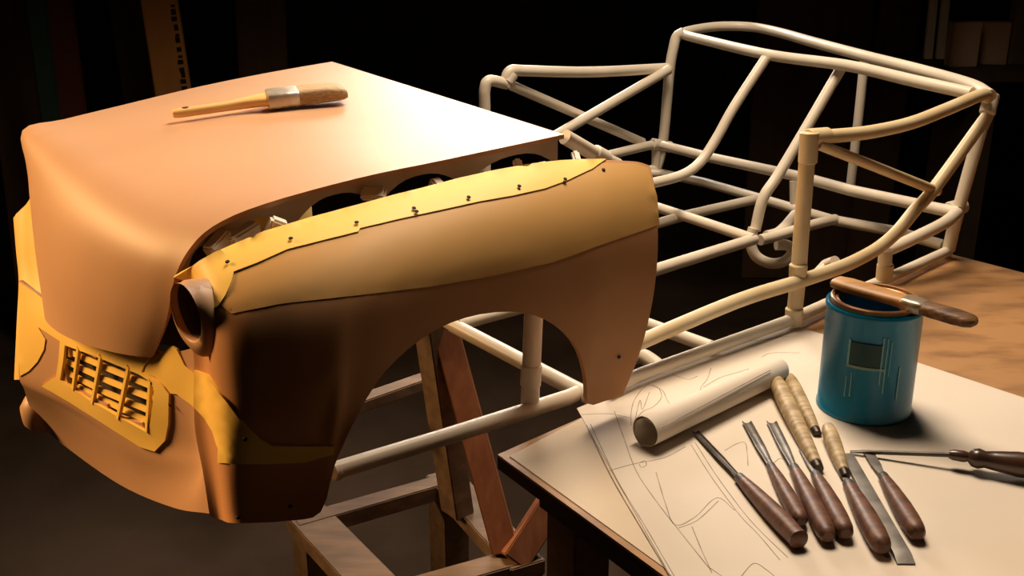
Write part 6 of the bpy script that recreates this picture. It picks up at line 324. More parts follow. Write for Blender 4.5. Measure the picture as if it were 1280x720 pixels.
# headlight scoop
hc = V((-0.2899, 0.9290, 1.0792)); hx = (-UDIR*1.0-WDIR*.16+V((0, 0, -.04))).normalized()
hm = frame(hc, hx, (0, 0, 1))
def oval(x, r, dz=0, n=36, dy=0): return [hm @ V((x, dy+r*.92*math.cos(2*math.pi*i/n), dz+r*math.sin(2*math.pi*i/n))) for i in range(n)]
HZ = .0098
hl = build('headlight', loft([oval(-.004, .0270, HZ), oval(-.001, .0273, HZ), oval(.0005, .0282, HZ-.001), oval(-.001, .031, HZ*.5), oval(-.006, .0355, .001), oval(-.012, .0365, 0), oval(-.022, .034, 0), oval(-.035, .030, 0), oval(-.035, .0285, HZ*.5), oval(-.008, .0280, HZ)], closed=True), M['board'], car, angle=60, label='oval headlight scoop of bare tan board')
build('headlight_shade', loft([oval(-.007, .0266, HZ), oval(-.007, .0272, HZ), oval(-.036, .0272, HZ*.6), oval(-.036, .001, HZ*.6), oval(-.033, .001, HZ*.6), oval(-.032, .0262, HZ*.6)], closed=True), M['dark'], hl, label='dark cup standing for the shade inside the headlight scoop')  # unlit hollow of the scoop painted as a dark cup

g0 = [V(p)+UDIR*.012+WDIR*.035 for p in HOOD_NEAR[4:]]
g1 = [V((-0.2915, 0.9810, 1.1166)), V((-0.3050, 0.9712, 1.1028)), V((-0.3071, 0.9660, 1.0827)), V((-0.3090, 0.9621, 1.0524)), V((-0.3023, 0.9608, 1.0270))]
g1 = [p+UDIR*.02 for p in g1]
build('gap_shade_panel', plate(refine([g0, [(a+b)/2+UDIR*.012 for a, b in zip(g0, g1)], g1], 2, 4), .003, INSIDE), M['dark'], car, label='dark filler standing for the shaded gap between hood and headlight')  # dark filler added where the gap lies in shade
build('yellow_layer', sheet('far_yellow', .0022), M['yellow'], nose, label='yellow board at the far corner of the nose')
# flange and blocks in the gap between hood and fender
gap_top = [(-0.3084, 0.9935, 1.1155), (-0.2930, 1.0046, 1.1347), (-0.2698, 1.0215, 1.1461), (-0.2395, 1.0435, 1.1541), (-0.1979, 1.0738, 1.1603), (-0.1542, 1.1055, 1.1643), (-0.1084, 1.1388, 1.1668), (-0.0600, 1.1740, 1.1695), (0.0000, 1.2175, 1.1717), (0.0547, 1.2572, 1.1747)]
gt = spline(gap_top, 6); rows = []
for i, p in enumerate(gt):
    f = i/(len(gt)-1)
    arch = abs(math.sin(f*math.pi*5.0))
    d = .010+.022*(1-arch)**1.3
    rows.append([p+WDIR*.004, p+WDIR*.004-V((0, 0, d*.5)), p+WDIR*.004-V((0, 0, d))])
build('hood_flange', plate(rows, .004, INSIDE), M['flange'], hood, smooth=False, label='pale scalloped board under the edge of the hood')
for a, b, w, h in (((-0.2839, 0.9989, 1.1200), (-0.2713, 1.0204, 1.1338), .016, .016), ((-0.2700, 1.0090, 1.1262), (-0.2526, 1.0525, 1.1304), .017, .015), ((-0.2314, 1.0185, 1.1431), (-0.2162, 1.0234, 1.1352), .018, .018),
                   ((-0.1412, 1.1150, 1.1542), (-0.1417, 1.1022, 1.1442), .026, .008), ((-0.0845, 1.1499, 1.1502), (-0.0739, 1.1391, 1.1426), .014, .016), ((-0.0370, 1.1721, 1.1462), (-0.0243, 1.1814, 1.1500), .012, .012), ((-0.0173, 1.1766, 1.1494), (0.0392, 1.2176, 1.1509), .008, .012), ((0.0054, 1.2276, 1.1557), (0.0080, 1.2110, 1.1452), .010, .010), ((0.0725, 1.2764, 1.1535), (0.0755, 1.2600, 1.1442), .009, .009)):
    build('spacer_block', bar(a, b, w, h, (0, 0, 1), .0025), M['foam'], car, smooth=False)

# screws along the yellow edging
for p, n in (
 ((-0.2548, 0.9506, 1.1289), (-0.1482, -0.3931, 0.9075)), ((-0.2690, 0.9236, 1.0959), (-0.8119, -0.5370, 0.2288)), ((-0.2016, 0.9743, 1.1434), (-0.0074, -0.3153, 0.9490)), ((-0.1447, 1.0011, 1.1506), (0.0338, -0.2669, 0.9631)), ((-0.0940, 1.0353, 1.1546), (0.1656, -0.3019, 0.9389)),
 ((-0.0427, 1.0685, 1.1564), (0.2093, -0.3466, 0.9144)), ((0.0074, 1.1054, 1.1579), (0.2577, -0.3738, 0.8910)), ((0.0557, 1.1407, 1.1561), (0.3347, -0.3982, 0.8541)), ((0.0992, 1.1838, 1.1555), (0.3481, -0.3767, 0.8584)), ((-0.0913, 1.0310, 1.1526), (0.1899, -0.3285, 0.9252)),
 ((0.1172, 1.1258, 0.9598), (0.6543, -0.7550, -0.0433)), ((-0.2565, 0.9122, 0.8891), (-0.0503, -0.9233, -0.3809)), ((-0.2091, 0.9231, 0.8946), (0.2908, -0.8699, -0.3983)), ((-0.2342, 0.8779, 0.9894), (0.2446, -0.9565, -0.1593)), ((-0.3443, 1.0189, 0.9540), (-0.6653, -0.7262, -0.1736)), ((-0.5032, 1.1841, 0.9745), (-0.7001, -0.6564, 0.2808))):
    mm = frame(p, V(n).orthogonal(), n)
    build('screw', lathe([(0, 0), (.0022, 0), (.0020, .0008), (.0012, .0012), (0, .0012)], 10, mm), M['black'], car)

# the pipe frame: (points, radius, smooth curve?, yellowed?)
NV, FV = .92, 1.68
PIPES = [
 # far side
 ([V(((-0.0499, 2.0404, 1.0508)[0], (-0.0499, 2.0404, 1.0508)[1], H-.565)), (-0.0499, 2.0404, 1.0508), (-0.0495, 2.0406, 1.0919), (-0.0408, 2.0469, 1.1068), (-0.0089, 2.0702, 1.0970)], .0105, 1, 0),
 ([(-0.0103, 2.0691, 1.0928), (-0.0088, 2.0702, 1.1131), (0.0015, 2.0777, 1.1207), (0.0298, 2.0982, 1.1167), (0.1555, 2.1896, 1.0999), (0.3248, 2.3126, 1.0884)], .0105, 1, 0),
 ([(0.0000, 2.0890, 1.0908), (0.2704, 2.2854, 0.9394)], .0095, 0, 0),
 ([(0.0764, 2.1074, 0.9885), (0.3185, 2.2894, 1.0888)], .0098, 0, 0),
 ([(0.3028, 2.2966, 0.8737), (0.3163, 2.3064, 0.9365), (0.3234, 2.3116, 1.0804), (0.3299, 2.3163, 1.1284), (0.3360, 2.3207, 1.1503), (0.3498, 2.3184, 1.1602)], .0105, 1, 0),
 # rear hoop and seat bar
 ([(0.3403, 2.3294, 1.1540), (0.3729, 2.3524, 1.1600), (0.4350, 2.3880, 1.1630), (0.4992, 2.3745, 1.1630), (0.5369, 2.2834, 1.1630), (0.5684, 2.1419, 1.1630), (0.6142, 1.9749, 1.1620), (0.6638, 1.8299, 1.1600), (0.7015, 1.7169, 1.1560), (0.7082, 1.6553, 1.1500)], .0098, 1, 0),
 ([(0.3453, 2.3422, 1.1540), (0.3763, 2.2288, 1.1560), (0.4561, 1.9982, 1.1600), (0.5584, 1.8801, 1.1600), (0.6247, 1.7474, 1.1570), (0.6841, 1.6640, 1.1520)], .0096, 1, 0),
 ([(0.4470, 1.9934, 1.1551), (0.3894, 1.9516, 1.0781), (0.3564, 1.9276, 1.0250), (0.3272, 1.9064, 0.9887), (0.2924, 1.8811, 0.9723), (0.2368, 1.8407, 0.9687), (0.2002, 1.8142, 0.9701)], .0088, 1, 0),
 ([(0.5585, 1.9113, 1.1525), (0.4975, 1.8670, 1.0603), (0.4454, 1.8291, 0.9841), (0.4199, 1.8106, 0.9504), (0.4089, 1.8026, 0.8970)], .0092, 1, 0),
 ([(0.4043, 1.7956, 0.9033), (0.4000, 1.7924, 0.8805), (0.4101, 1.7874, 0.8567), (0.4336, 1.7860, 0.8444), (0.4592, 1.7922, 0.8451), (0.4743, 1.8032, 0.8572), (0.4686, 1.8113, 0.8673), (0.4473, 1.8083, 0.8697)], .0092, 1, 0),
 ([(0.6779, 2.1735, 1.1300), (0.6759, 2.1659, 1.0263), (0.6718, 2.1568, 0.8746)], .0092, 0, 0),
 ([(0.5134, 1.9799, 0.9368), (0.5181, 1.9709, 0.8744)], .009, 0, 0),
 # near side upper rail, post and braces
 ([(0.7073, 1.6634, 1.1461), (0.6891, 1.6441, 1.1532), (0.6146, 1.5837, 1.1425), (0.5529, 1.5389, 1.1333), (0.4821, 1.4874, 1.1319), (0.4200, 1.4423, 1.1363), (0.3862, 1.4178, 1.1406)], .0093, 1, 1),
 ([(0.3800, 1.4133, 1.1405), (0.3802, 1.4073, 1.0051), (0.3806, 1.4038, 0.9549), (0.3773, 1.3953, 0.8954)], .0105, 0, 1),
 ([(0.3929, 1.4165, 1.1315), (0.6234, 1.5901, 1.0221)], .0072, 0, 1),
 ([(0.7300, 1.7047, 1.1447), (0.7269, 1.6962, 1.1182), (0.7111, 1.6785, 1.0947), (0.6943, 1.6787, 0.9688)], .0098, 0, 0),
 ([(0.7078, 1.6576, 1.1185), (0.6174, 1.5858, 1.0293), (0.5813, 1.5534, 1.0059), (0.5490, 1.5262, 0.9806), (0.5165, 1.5001, 0.9651), (0.4834, 1.4760, 0.9565), (0.4456, 1.4461, 0.9527), (0.3789, 1.3951, 0.9512), (0.2831, 1.3243, 0.9497), (0.1463, 1.2187, 0.9361), (0.1113, 1.1934, 0.9307)], .0093, 1, 1),
 # rear lower rails
 ([(0.1865, 2.1874, 0.9338), (0.2836, 2.2826, 0.9333), (0.3167, 2.3067, 0.9279)], .0095, 1, 0),
 ([(0.3106, 2.2620, 0.9380), (0.3884, 2.1476, 0.9400), (0.5279, 1.9711, 0.9450), (0.5807, 1.8635, 0.9500), (0.6716, 1.7034, 0.9630), (0.6888, 1.6635, 0.9680)], .0098, 0, 0),
 ([(0.2754, 2.2777, 0.8750), (0.3138, 2.2777, 0.8750), (0.3856, 2.1861, 0.8800), (0.4688, 2.0476, 0.8850), (0.5615, 1.8874, 0.8900), (0.6437, 1.8044, 0.8950), (0.6923, 1.7098, 0.9000)], .0092, 0, 0),
 ([(0.3017, 2.2958, 0.9337), (0.3030, 2.2967, 0.8702)], .0100, 0, 0),
 ([(0.6943, 1.6787, 0.9688), (0.6931, 1.6840, 0.9373), (0.6927, 1.6899, 0.8997)], .0102, 0, 0),
 ([(0.6863, 1.6635, 0.9680), (0.6530, 1.6244, 0.9630), (0.5968, 1.5893, 0.9500), (0.5635, 1.5715, 0.9420), (0.5454, 1.5648, 0.9380)], .0095, 1, 0),
 ([(0.5305, 1.5127, 0.9562), (0.5337, 1.5151, 0.9144)], .0100, 0, 0),
 # bottom rail along the bench
 ([(-0.1761, 0.9907, 0.8952), (-0.0683, 1.0690, 0.8928), (0.0643, 1.1654, 0.8919), (0.0802, 1.1856, 0.8895)], .0093, 0, 0),
 ([(0.1109, 1.1761, 0.8980), (0.1522, 1.2162, 0.8980), (0.3692, 1.3887, 0.8980), (0.4359, 1.4517, 0.8980), (0.5619, 1.5651, 0.8980), (0.6934, 1.6911, 0.8980)], .0080, 0, 0),
 # floor-level rails inside the frame
 ([UDIR*.757+WDIR*1.165+V((0, 0, H-.556)), (0.1837, 1.5651, 0.8980), (0.2185, 1.5978, 0.8980), (0.3968, 1.7502, 0.8980)], .0095, 0, 0),
 ([UDIR*.757+WDIR*1.345+V((0, 0, H-.56)), (0.2256, 1.8341, 0.8930), (0.2592, 1.8627, 0.8930), (0.3087, 1.9071, 0.8930), (0.4536, 2.0130, 0.8930)], .0088, 0, 0),
 ([(0.2220, 2.0043, 0.9000), (0.2593, 1.9342, 0.9000), (0.3034, 1.8733, 0.9000), (0.3941, 1.7438, 0.9000)], .0090, 0, 0),
 ([(0.4202, 1.7677, 0.8980), (0.4487, 1.7947, 0.8980), (0.4980, 1.8950, 0.8980)], .0088, 1, 0),
 ([(0.4058, 1.7490, 0.8970), (0.4431, 1.7754, 0.8970), (0.5020, 1.8256, 0.8970), (0.5644, 1.8789, 0.8940)], .0090, 1, 0),
 ([(0.1543, 1.4387, 0.8900), (0.1758, 1.4030, 0.8900), (0.2543, 1.3176, 0.8900)], .0088, 0, 0),
 ([(0.1289, 1.2703, 0.8800), (0.1480, 1.3024, 0.8800), (0.1632, 1.3125, 0.8800), (0.1740, 1.2998, 0.8800), (0.1932, 1.2669, 0.8750)], .0100, 1, 0),
 ([(0.4496, 1.5628, 0.9001), (0.4671, 1.5754, 0.9133), (0.4736, 1.5554, 0.9250)], .0088, 0, 0),
 # under the fender
 ([(-0.0782, 1.3914, 0.8900), (0.0878, 1.1736, 0.8900)], .0100, 0, 0),
 ([(0.0253, 1.1432, 1.0153), (0.0237, 1.1420, 1.0017), (0.0198, 1.1392, 0.8895)], .0105, 0, 0),
 # carrying the hood
 ([(0.0612, 1.2806, 1.1705), (0.1042, 1.3118, 1.1395), (0.1262, 1.3277, 1.1258), (0.1594, 1.3519, 1.0852)], .0090, 0, 0),
]
for pts, r, sm, old in PIPES:
    q = spline(pts, 6) if sm else [V(p) for p in pts]
    build('frame_pipe', tube(q, r), M['oldpvc' if old else 'pvc'], car, label='yellowed length of plastic pipe' if old else None)
inner = [UDIR*.56+WDIR*1.40+V((0, 0, H-.572)), UDIR*1.2+WDIR*1.40+V((0, 0, H-.572))]
build('frame_pipe', tube(inner, .0100), M['pvc'], car)
lat = [UDIR*.757+WDIR*1.17+V((0, 0, H-.56)), UDIR*.757+WDIR*1.68+V((0, 0, H-.56))]
build('frame_pipe', tube(lat, .0100), M['pvc'], car)
build('frame_pipe', tube([UDIR*.757+WDIR*1.68+V((0, 0, H-.56)), UDIR*1.60+WDIR*1.68+V((0, 0, H-.57))], .0098), M['pvc'], car)
FIT = [(((0.3804, 1.4136, 1.1477), (0.3810, 1.4115, 1.1074)), .0122, 1), (((0.3787, 1.4123, 1.1407), (0.4094, 1.4347, 1.1379)), .0115, 1), (((0.3783, 1.4009, 0.9739), (0.3801, 1.4022, 0.9442)), .0118, 1),
       (((0.3767, 1.3948, 0.9139), (0.3778, 1.3956, 0.8906)), .0118, 1), (((0.7282, 1.6972, 1.1448), (0.7200, 1.6850, 1.1179)), .0122, 0), (((0.7128, 1.7042, 0.9680), (0.6847, 1.6919, 0.9650)), .0122, 0),
       (((0.2907, 2.2878, 0.9355), (0.3328, 2.3122, 0.9232)), .0122, 0), (((0.0218, 1.1406, 0.9450), (0.0206, 1.1398, 0.9190)), .0118, 0), (((0.5336, 1.5150, 0.9351), (0.5341, 1.5153, 0.9119)), .0118, 1),
       (((0.0971, 1.3066, 1.1446), (0.1125, 1.3178, 1.1341)), .0115, 0), (((-0.0103, 2.0691, 1.1001), (0.0000, 2.0766, 1.1150)), .0130, 0), (((-0.1797, 0.9881, 0.8949), (-0.1732, 0.9928, 0.8949)), .0102, 0)]
for (a, b), r, old in FIT:
    a, b = V(a), V(b); d = (b-a).normalized(); e = .0012
    build('pipe_fitting', tube([a, a+d*e, b-d*e, b], [r-e, r, r, r-e], 18), M['oldpvc' if old else 'pvc'], car)

# --- timber stand under the mock-up ---------------------------------------
stand = thing('timber_stand', (-0.2484, 2.1525, 0.1000), 'rough timber stand with upright posts on the floor under the car mock-up', 'stand')
SA, SB, SC_, SD = (-0.3307, 1.6066, 0.4500), (-0.1127, 1.7344, 0.4500), (0.0125, 1.4935, 0.4500), (-0.1865, 1.3946, 0.4500)
for a, b, w, h in ((SA, SB, .036, .030), (SB, SC_, .06, .028), (SC_, SD, .045, .030), (SD, SA, .07, .028)):
    e = (V(b)-V(a)).normalized()*.028; a = V(a)-e; b = V(b)+e
    build('rail', bar(a, b, w, h), M['wood'], stand, smooth=False)
for p in (SA, SB, SC_, SD):
    p = V(p); q = V((p.x, p.y, 0)); build('leg', bar(q, p-V((0, 0, .013)), .055, .05, UDIR), M['wood'], stand, smooth=False)
up0 = V((-0.0907, 1.6276, 0.4600)); build('post', bar(up0, V((up0.x-.045, up0.y, H-.5835)), .05, .035, UDIR), M['wood'], stand, smooth=False)
br0 = V((-0.0099, 1.4940, 0.4700)); build('brace', bar(br0, V((-0.1050, 1.6241, 0.7950)), .04, .02, (0, -1, 0)), M['redwood'], stand, smooth=False, label='reddish slanting brace')
build('brace', bar((0.0025, 1.4754, 0.4650), (0.0755, 1.5461, 0.5500), .045, 0.022, (0, -1, 0)), M['redwood'], stand, smooth=False, label='short reddish brace leaning out under the bench')
build('cross_strut', bar((-0.2589, 1.6377, 0.6500), (-0.1264, 1.7560, 0.6500), .03, .02), M['wood'], stand, smooth=False)

# --- workbench --------------------------------------------------------------
bench = thing('workbench', (0.5992, 2.9057, 0.0000), 'low plywood workbench in front of the car mock-up, covered with drawing paper', 'workbench')
c0, c1 = V((-0.0151, 1.0427, 0.8850)), V((0.7073, 1.7102, 0.8850))
e0 = (V((0.1314, 0.8245, 0.8850))-c0).normalized(); e1 = (V((0.7844, 1.6204, 0.8850))-c1).normalized()
poly = [c0, c1, c1+e1*.82, c0+e0*.62]
build('bench_top', prism(poly, BENCH_Z-.003, BENCH_Z), M['ply'], bench, smooth=False)
build('bench_slab', prism(poly, BENCH_Z-.017, BENCH_Z-.003), M['apron'], bench, smooth=False)
cen = sum(poly, V((0, 0, 0)))/4
ins = [p+(cen-p)*.09 for p in poly]
for a, b in zip(ins, ins[1:]+ins[:1]):
    a = a.copy(); b = b.copy(); a.z = b.z = BENCH_Z-.040
    build('apron', bar(a, b, .022, .045), M['apron'], bench, smooth=False)
for p in ins:
    q = p+(cen-p).normalized()*.035; build('leg', bar((q.x, q.y, 0), (q.x, q.y, BENCH_Z-.018), .05, .05, UDIR), M['wood'], bench, smooth=False)

# --- paper on the bench -------------------------------------------------------
def flat(pts, dz): return [V((p[0], p[1], 0)) for p in pts]
under = build('paper_sheet', prism([(-0.0025, 1.0375, 0.8850), (0.0434, 1.0878, 0.8850), (0.0806, 1.1283, 0.8850), (0.2437, 0.9289, 0.8850), (0.2368, 0.7478, 0.8850), (0.1811, 0.7580, 0.8850), (0.1375, 0.8293, 0.8850)], BENCH_Z+.0003, BENCH_Z+.0009), M['paper2'], smooth=False)
tag(under, 'blank cream paper sheet at the left corner of the bench, partly under the drawing', 'paper')
draw = thing('drawing_sheet', (0.3051, 1.0568, 0.8850), 'large white sheet of paper with pencil car drawings spread over the bench', 'paper')
build('sheet', prism([(0.0736, 1.1484, 0.8850), (0.3686, 1.4097, 0.8850), (0.4922, 1.2909, 0.8850), (0.5933, 1.1756, 0.8850), (0.7137, 1.0307, 0.8850), (0.4468, 0.6478, 0.8850), (0.1948, 0.6478, 0.8850), (0.1358, 0.8269, 0.8850)], BENCH_Z+.0012, BENCH_Z+.0018), M['paper'], draw, smooth=False)
LINES = [
 [(0.0819, 1.1067, 0.8870), (0.0998, 0.9939, 0.8870), (0.1189, 0.9018, 0.8870), (0.1364, 0.8216, 0.8870)], [(0.0864, 1.1086, 0.8870), (0.1043, 0.9907, 0.8870), (0.1233, 0.9018, 0.8870), (0.1402, 0.8192, 0.8870)],
 [(0.1156, 1.1403, 0.8870), (0.1199, 1.0802, 0.8870), (0.1259, 1.0053, 0.8870), (0.1380, 0.9505, 0.8870), (0.1521, 0.9004, 0.8870), (0.1725, 0.8311, 0.8870)],
 [(0.0991, 1.0053, 0.8870), (0.1240, 1.0186, 0.8870), (0.1578, 1.0322, 0.8870), (0.1837, 1.0566, 0.8870)], [(0.0781, 1.1322, 0.8870), (0.1079, 1.1342, 0.8870), (0.1329, 1.1243, 0.8870)],
 [(0.1458, 1.0020, 0.8870), (0.1476, 0.9401, 0.8870), (0.1517, 0.9032, 0.8870), (0.1725, 0.9171, 0.8870), (0.1988, 0.9520, 0.8870), (0.2122, 0.9285, 0.8870)], [(0.1539, 0.8977, 0.8870), (0.1738, 0.9115, 0.8870), (0.1993, 0.9460, 0.8870)],
 [(0.1669, 0.9004, 0.8870), (0.1694, 0.8647, 0.8870), (0.1730, 0.8263, 0.8870)],
 [(0.1953, 1.0656, 0.8870), (0.2060, 0.9939, 0.8870), (0.2203, 0.9228, 0.8870), (0.2308, 0.8869, 0.8870), (0.2442, 0.8495, 0.8870)], [(0.1902, 1.0602, 0.8870), (0.2006, 0.9907, 0.8870), (0.2152, 0.9199, 0.8870), (0.2257, 0.8869, 0.8870), (0.2363, 0.8458, 0.8870)],
 [(0.2237, 1.0478, 0.8870), (0.2381, 1.0620, 0.8870), (0.2482, 1.0656, 0.8870), (0.2462, 1.0425, 0.8870), (0.2416, 1.0152, 0.8870)], [(0.2701, 1.0220, 0.8870), (0.2778, 1.0304, 0.8870), (0.2849, 1.0253, 0.8870)],
 [(0.1310, 1.1048, 0.8870), (0.1343, 1.1383, 0.8870), (0.1425, 1.1735, 0.8870), (0.1594, 1.2084, 0.8870), (0.1721, 1.2040, 0.8870), (0.1736, 1.1778, 0.8870), (0.1613, 1.1526, 0.8870), (0.1481, 1.1403, 0.8870), (0.1357, 1.1164, 0.8870)],
 [(0.1353, 1.1125, 0.8870), (0.1476, 1.1693, 0.8870), (0.1476, 1.1443, 0.8870), (0.1611, 1.1908, 0.8870)], [(0.1660, 1.2084, 0.8870), (0.1767, 1.1951, 0.8870), (0.1789, 1.1693, 0.8870), (0.1831, 1.1526, 0.8870)],
 [(0.2447, 1.2595, 0.8870), (0.2344, 1.2266, 0.8870), (0.2228, 1.2018, 0.8870), (0.2179, 1.1651, 0.8870)], [(0.2260, 1.2040, 0.8870), (0.2506, 1.2312, 0.8870), (0.2725, 1.2452, 0.8870), (0.2905, 1.2571, 0.8870)],
 [(0.3139, 1.2939, 0.8870), (0.3297, 1.3066, 0.8870), (0.3652, 1.3066, 0.8870)], [(0.2541, 1.3091, 0.8870), (0.3008, 1.3406, 0.8870), (0.3629, 1.3623, 0.8870)],
 [(0.1729, 0.8335, 0.8870), (0.1822, 0.8192, 0.8870)], [(0.1959, 0.8192, 0.8870), (0.2120, 0.8408, 0.8870), (0.2211, 0.8311, 0.8870), (0.2269, 0.8192, 0.8870)], [(0.1940, 1.2405, 0.8870), (0.2114, 1.2266, 0.8870), (0.2244, 1.2358, 0.8870)],
 [(0.1318, 1.0220, 0.8870), (0.1371, 1.0253, 0.8870), (0.1378, 1.0169, 0.8870), (0.1323, 1.0119, 0.8870), (0.1306, 1.0186, 0.8870)],
]
def ribbon(pts, w, z):
    q = spline(pts, 5); vs = []; fs = []
    for i, p in enumerate(q):
        t = (q[min(i+1, len(q)-1)]-q[max(i-1, 0)]); t.z = 0; t.normalize(); s = V((-t.y, t.x, 0))*w/2
        for zz in (z, z+.00015): vs += [V((p.x, p.y, zz))+s, V((p.x, p.y, zz))-s]
        if i:
            a = 4*(i-1); b = 4*i
            fs += [(a+2, a+3, b+3, b+2), (a, a+2, b+2, b), (a+1, b+1, b+3, a+3)]
    return vs, fs
for l in LINES:
    build('pencil_line', ribbon(l, .0009, BENCH_Z+.00178), M['pencil'], draw, smooth=False)

# rolled drawing
ra, rb = V((0.1403, 1.0533, 0.8850)), V((0.3094, 1.2083, 0.8850)); ax = (rb-ra).normalized()
R0 = .0185; m = frame(ra+V((0, 0, R0+.0022)), ax, (0, 0, 1)); L = (rb-ra).length
def spiral(x, r, off=0):
    o = []
    for i in range(49):
        a = -1.4+i/48*math.pi*3.1+off; rr = r-.0042*(i/48)
        o.append((x, rr*math.cos(a), rr*math.sin(a)))
    return o
rows = []
for k in range(13):
    f = k/12; rr = R0*(1-.12*f); x = L*f
    r_ = spiral(x, rr); r_ = [(px+(.012*math.sin(i/48*5) if k == 12 else 0), py, pz-(R0-rr)) for i, (px, py, pz) in enumerate(r_)]
    rows.append([m @ V(p) for p in r_])
roll = thing('paper_roll', tuple(ra), 'loosely rolled sheet of drawing paper lying across the pencil drawing', 'paper roll')
build('sheet', plate(rows, .0004, m @ V((L/2, 0, 0))), M['paper'], roll, angle=60)
lp = [m @ V((L*f, -R0*math.cos(.5+.5*f)*(1.012-.12*f), R0*math.sin(.5+.5*f)*(1.012-.12*f)-R0*.12*f)) for f in (.03, .3, .6, .9)]
build('pencil_line', tube(lp, .0005, 6), M['pencil'], roll)

# --- paint can ------------------------------------------------------------------
cb = V((0.4007, 1.1550, 0.8868)); R = .0525; HC = .128
T = Matrix.Translation(cb)
can = thing('paint_can', tuple(cb), 'glossy teal paint can standing open on the drawing sheet', 'paint can')
build('can_body', lathe([(R-.004, .002), (R-.001, 0), (R, .001), (R, .004), (R-.001, .006), (R-.001, HC-.008), (R+.0003, HC-.006), (R+.0005, HC-.003), (R-.0006, HC-.001), (R-.003, HC-.002), (R-.003, .004), (R-.004, .004)], 64, T, True), M['teal'], can)
build('can_bottom', lathe([(0, .002), (R-.002, .002), (R-.002, .004), (0, .004)], 48, T), M['teal'], can)
build('rim', lathe([(R-.004, HC-.003), (R-.0045, HC+.0035), (R-.006, HC+.0048), (R-.0085, HC+.0042), (R-.0095, HC+.001), (R-.0115, HC+.0025), (R-.0135, HC+.001), (R-.0125, HC-.006), (R-.004, HC-.006)], 64, T, True), M['rim'], can, label='copper-brown lid rim of the can')
build('paint', lathe([(0, HC-.055), (R-.0035, HC-.055), (R-.0035, HC-.052), (0, HC-.052)], 48, T), M['tealin'], can, label='dark teal paint inside the can')
def on_can(a0, a1, z0, z1, dr, n=10):
    g = [[cb+V(((R+dr)*math.cos(a0+(a1-a0)*j/n), (R+dr)*math.sin(a0+(a1-a0)*j/n), z0+(z1-z0)*i/4)) for j in range(n+1)] for i in range(5)]
    return plate(g, .0006, cb+V((0, 0, HC/2)))
A = math.atan2(-cb.y, -cb.x)            # the side of the can that faces the room
D = math.radians
build('label', on_can(A-D(22), A+D(14), .070, .096, .0002), M['label'], can, label='faded dark green label on the can')
for a0, a1, z0, z1 in ((-25, 20, .066, .069), (-25, -22.5, .069, .098), (14, 15.5, .05, .105), (19, 20.5, .04, .104), (24, 25.2, .06, .1), (-18, -16.5, .032, .06), (-24, -22.8, .03, .055), (38, 39.6, .03, .07)):
    build('paint_streak', on_can(A+D(a0), A+D(a1), z0, z1, .0003, 4), M['edge' if z1-z0 < .004 else 'streak'], can)

# --- brushes ----------------------------------------------------------------------
def sections(tab, m, n=20, pw=2.6):
    """tab rows: x, half width, half thickness, y shift, z shift."""
    return loft([ring(m @ V((x, dy, dz)), (m.to_3x3() @ V((0, 1, 0))), (m.to_3x3() @ V((0, 0, 1))), a, b, n, pw) for x, a, b, dy, dz in tab])
ba, bb = V((-0.4255, 1.3942, 1.1631)), V((-0.2214, 1.4570, 1.1776)); bn = V((-0.0620, -0.0159, 0.9979)); bl = (bb-ba).length
m = frame(ba+bn*.0058, bb-ba, bn); s = bl/.25
def sc(tab): return [(x*s, a*s, b*s, dy*s, dz*s) for x, a, b, dy, dz in tab]
br = thing('paintbrush', tuple(ba), 'clean paintbrush with yellow wooden handle and pale bristles lying on the hood', 'paintbrush')
build('handle', sections(sc([(0, .006, .004, 0, .007), (.002, .0085, .0058, 0, .007), (.01, .0100, .0068, 0, .007), (.04, .0085, .0068, 0, .0075), (.08, .0085, .007, 0, .0085), (.105, .0115, .0080, 0, .0098), (.125, .0185, .0088, 0, .0112), (.138, .0245, .0090, 0, .0116), (.145, .025, .0085, 0, .0118)]), m), M['oak'], br)
build('hang_hole', xf(lathe([(0, 0), (.0042, 0), (.0042, .0006), (0, .0006)], 16), m @ Matrix.Translation((.020*s, 0, .0138*s))), M['black'], br)
FE = [(.139, .0, .0), (.141, .001, .001), (.150, .0005, .0005), (.152, .0013, .0013), (.160, .0005, .0005), (.162, .0013, .0013), (.170, .0005, .0005), (.180, .001, .001), (.184, .0, .0)]
build('ferrule', sections(sc([(x, .028+a, .0118+b, 0, .0118) for x, a, b in FE]), m, 28, 5), M['tin'], br)
build('bristles', sections(sc([(.183, .0275, .0115, 0, .0118), (.20, .029, .0122, 0, .0118), (.225, .030, .0118, 0, .0115), (.243, .0300, .0105, 0, .0108), (.252, .0285, .0085, 0, .0098), (.256, .026, .0055, 0, .009)]), m, 28, 5), M['hair'], br)
ba, bb = V((0.3631, 1.1885, 1.0270)), V((0.4784, 1.0723, 1.0140)); ba.z = cb.z+HC+.011; bb.z = cb.z+HC+.0065; bl = (bb-ba).length
m = frame(ba, bb-ba, (0, 0, 1)); s = bl/.19
br = thing('paintbrush', tuple(ba), 'used brown paintbrush with dark caked bristles resting across the open teal can', 'paintbrush')
build('handle', sections(sc([(0, .010, .004, 0, 0), (.003, .015, .0062, 0, 0), (.02, .0175, .0075, 0, 0), (.06, .0160, .0075, 0, 0), (.085, .0138, .0074, 0, 0), (.102, .0135, .0075, 0, 0)]), m), M['oldwood'], br)
build('ferrule', sections(sc([(.098, .0135, .0078, 0, 0), (.101, .0142, .0086, 0, 0), (.108, .0138, .0080, 0, 0), (.114, .0143, .0087, 0, 0), (.122, .0138, .0080, 0, 0), (.124, .013, .0075, 0, 0)]), m, 24, 4), M['brass'], br)
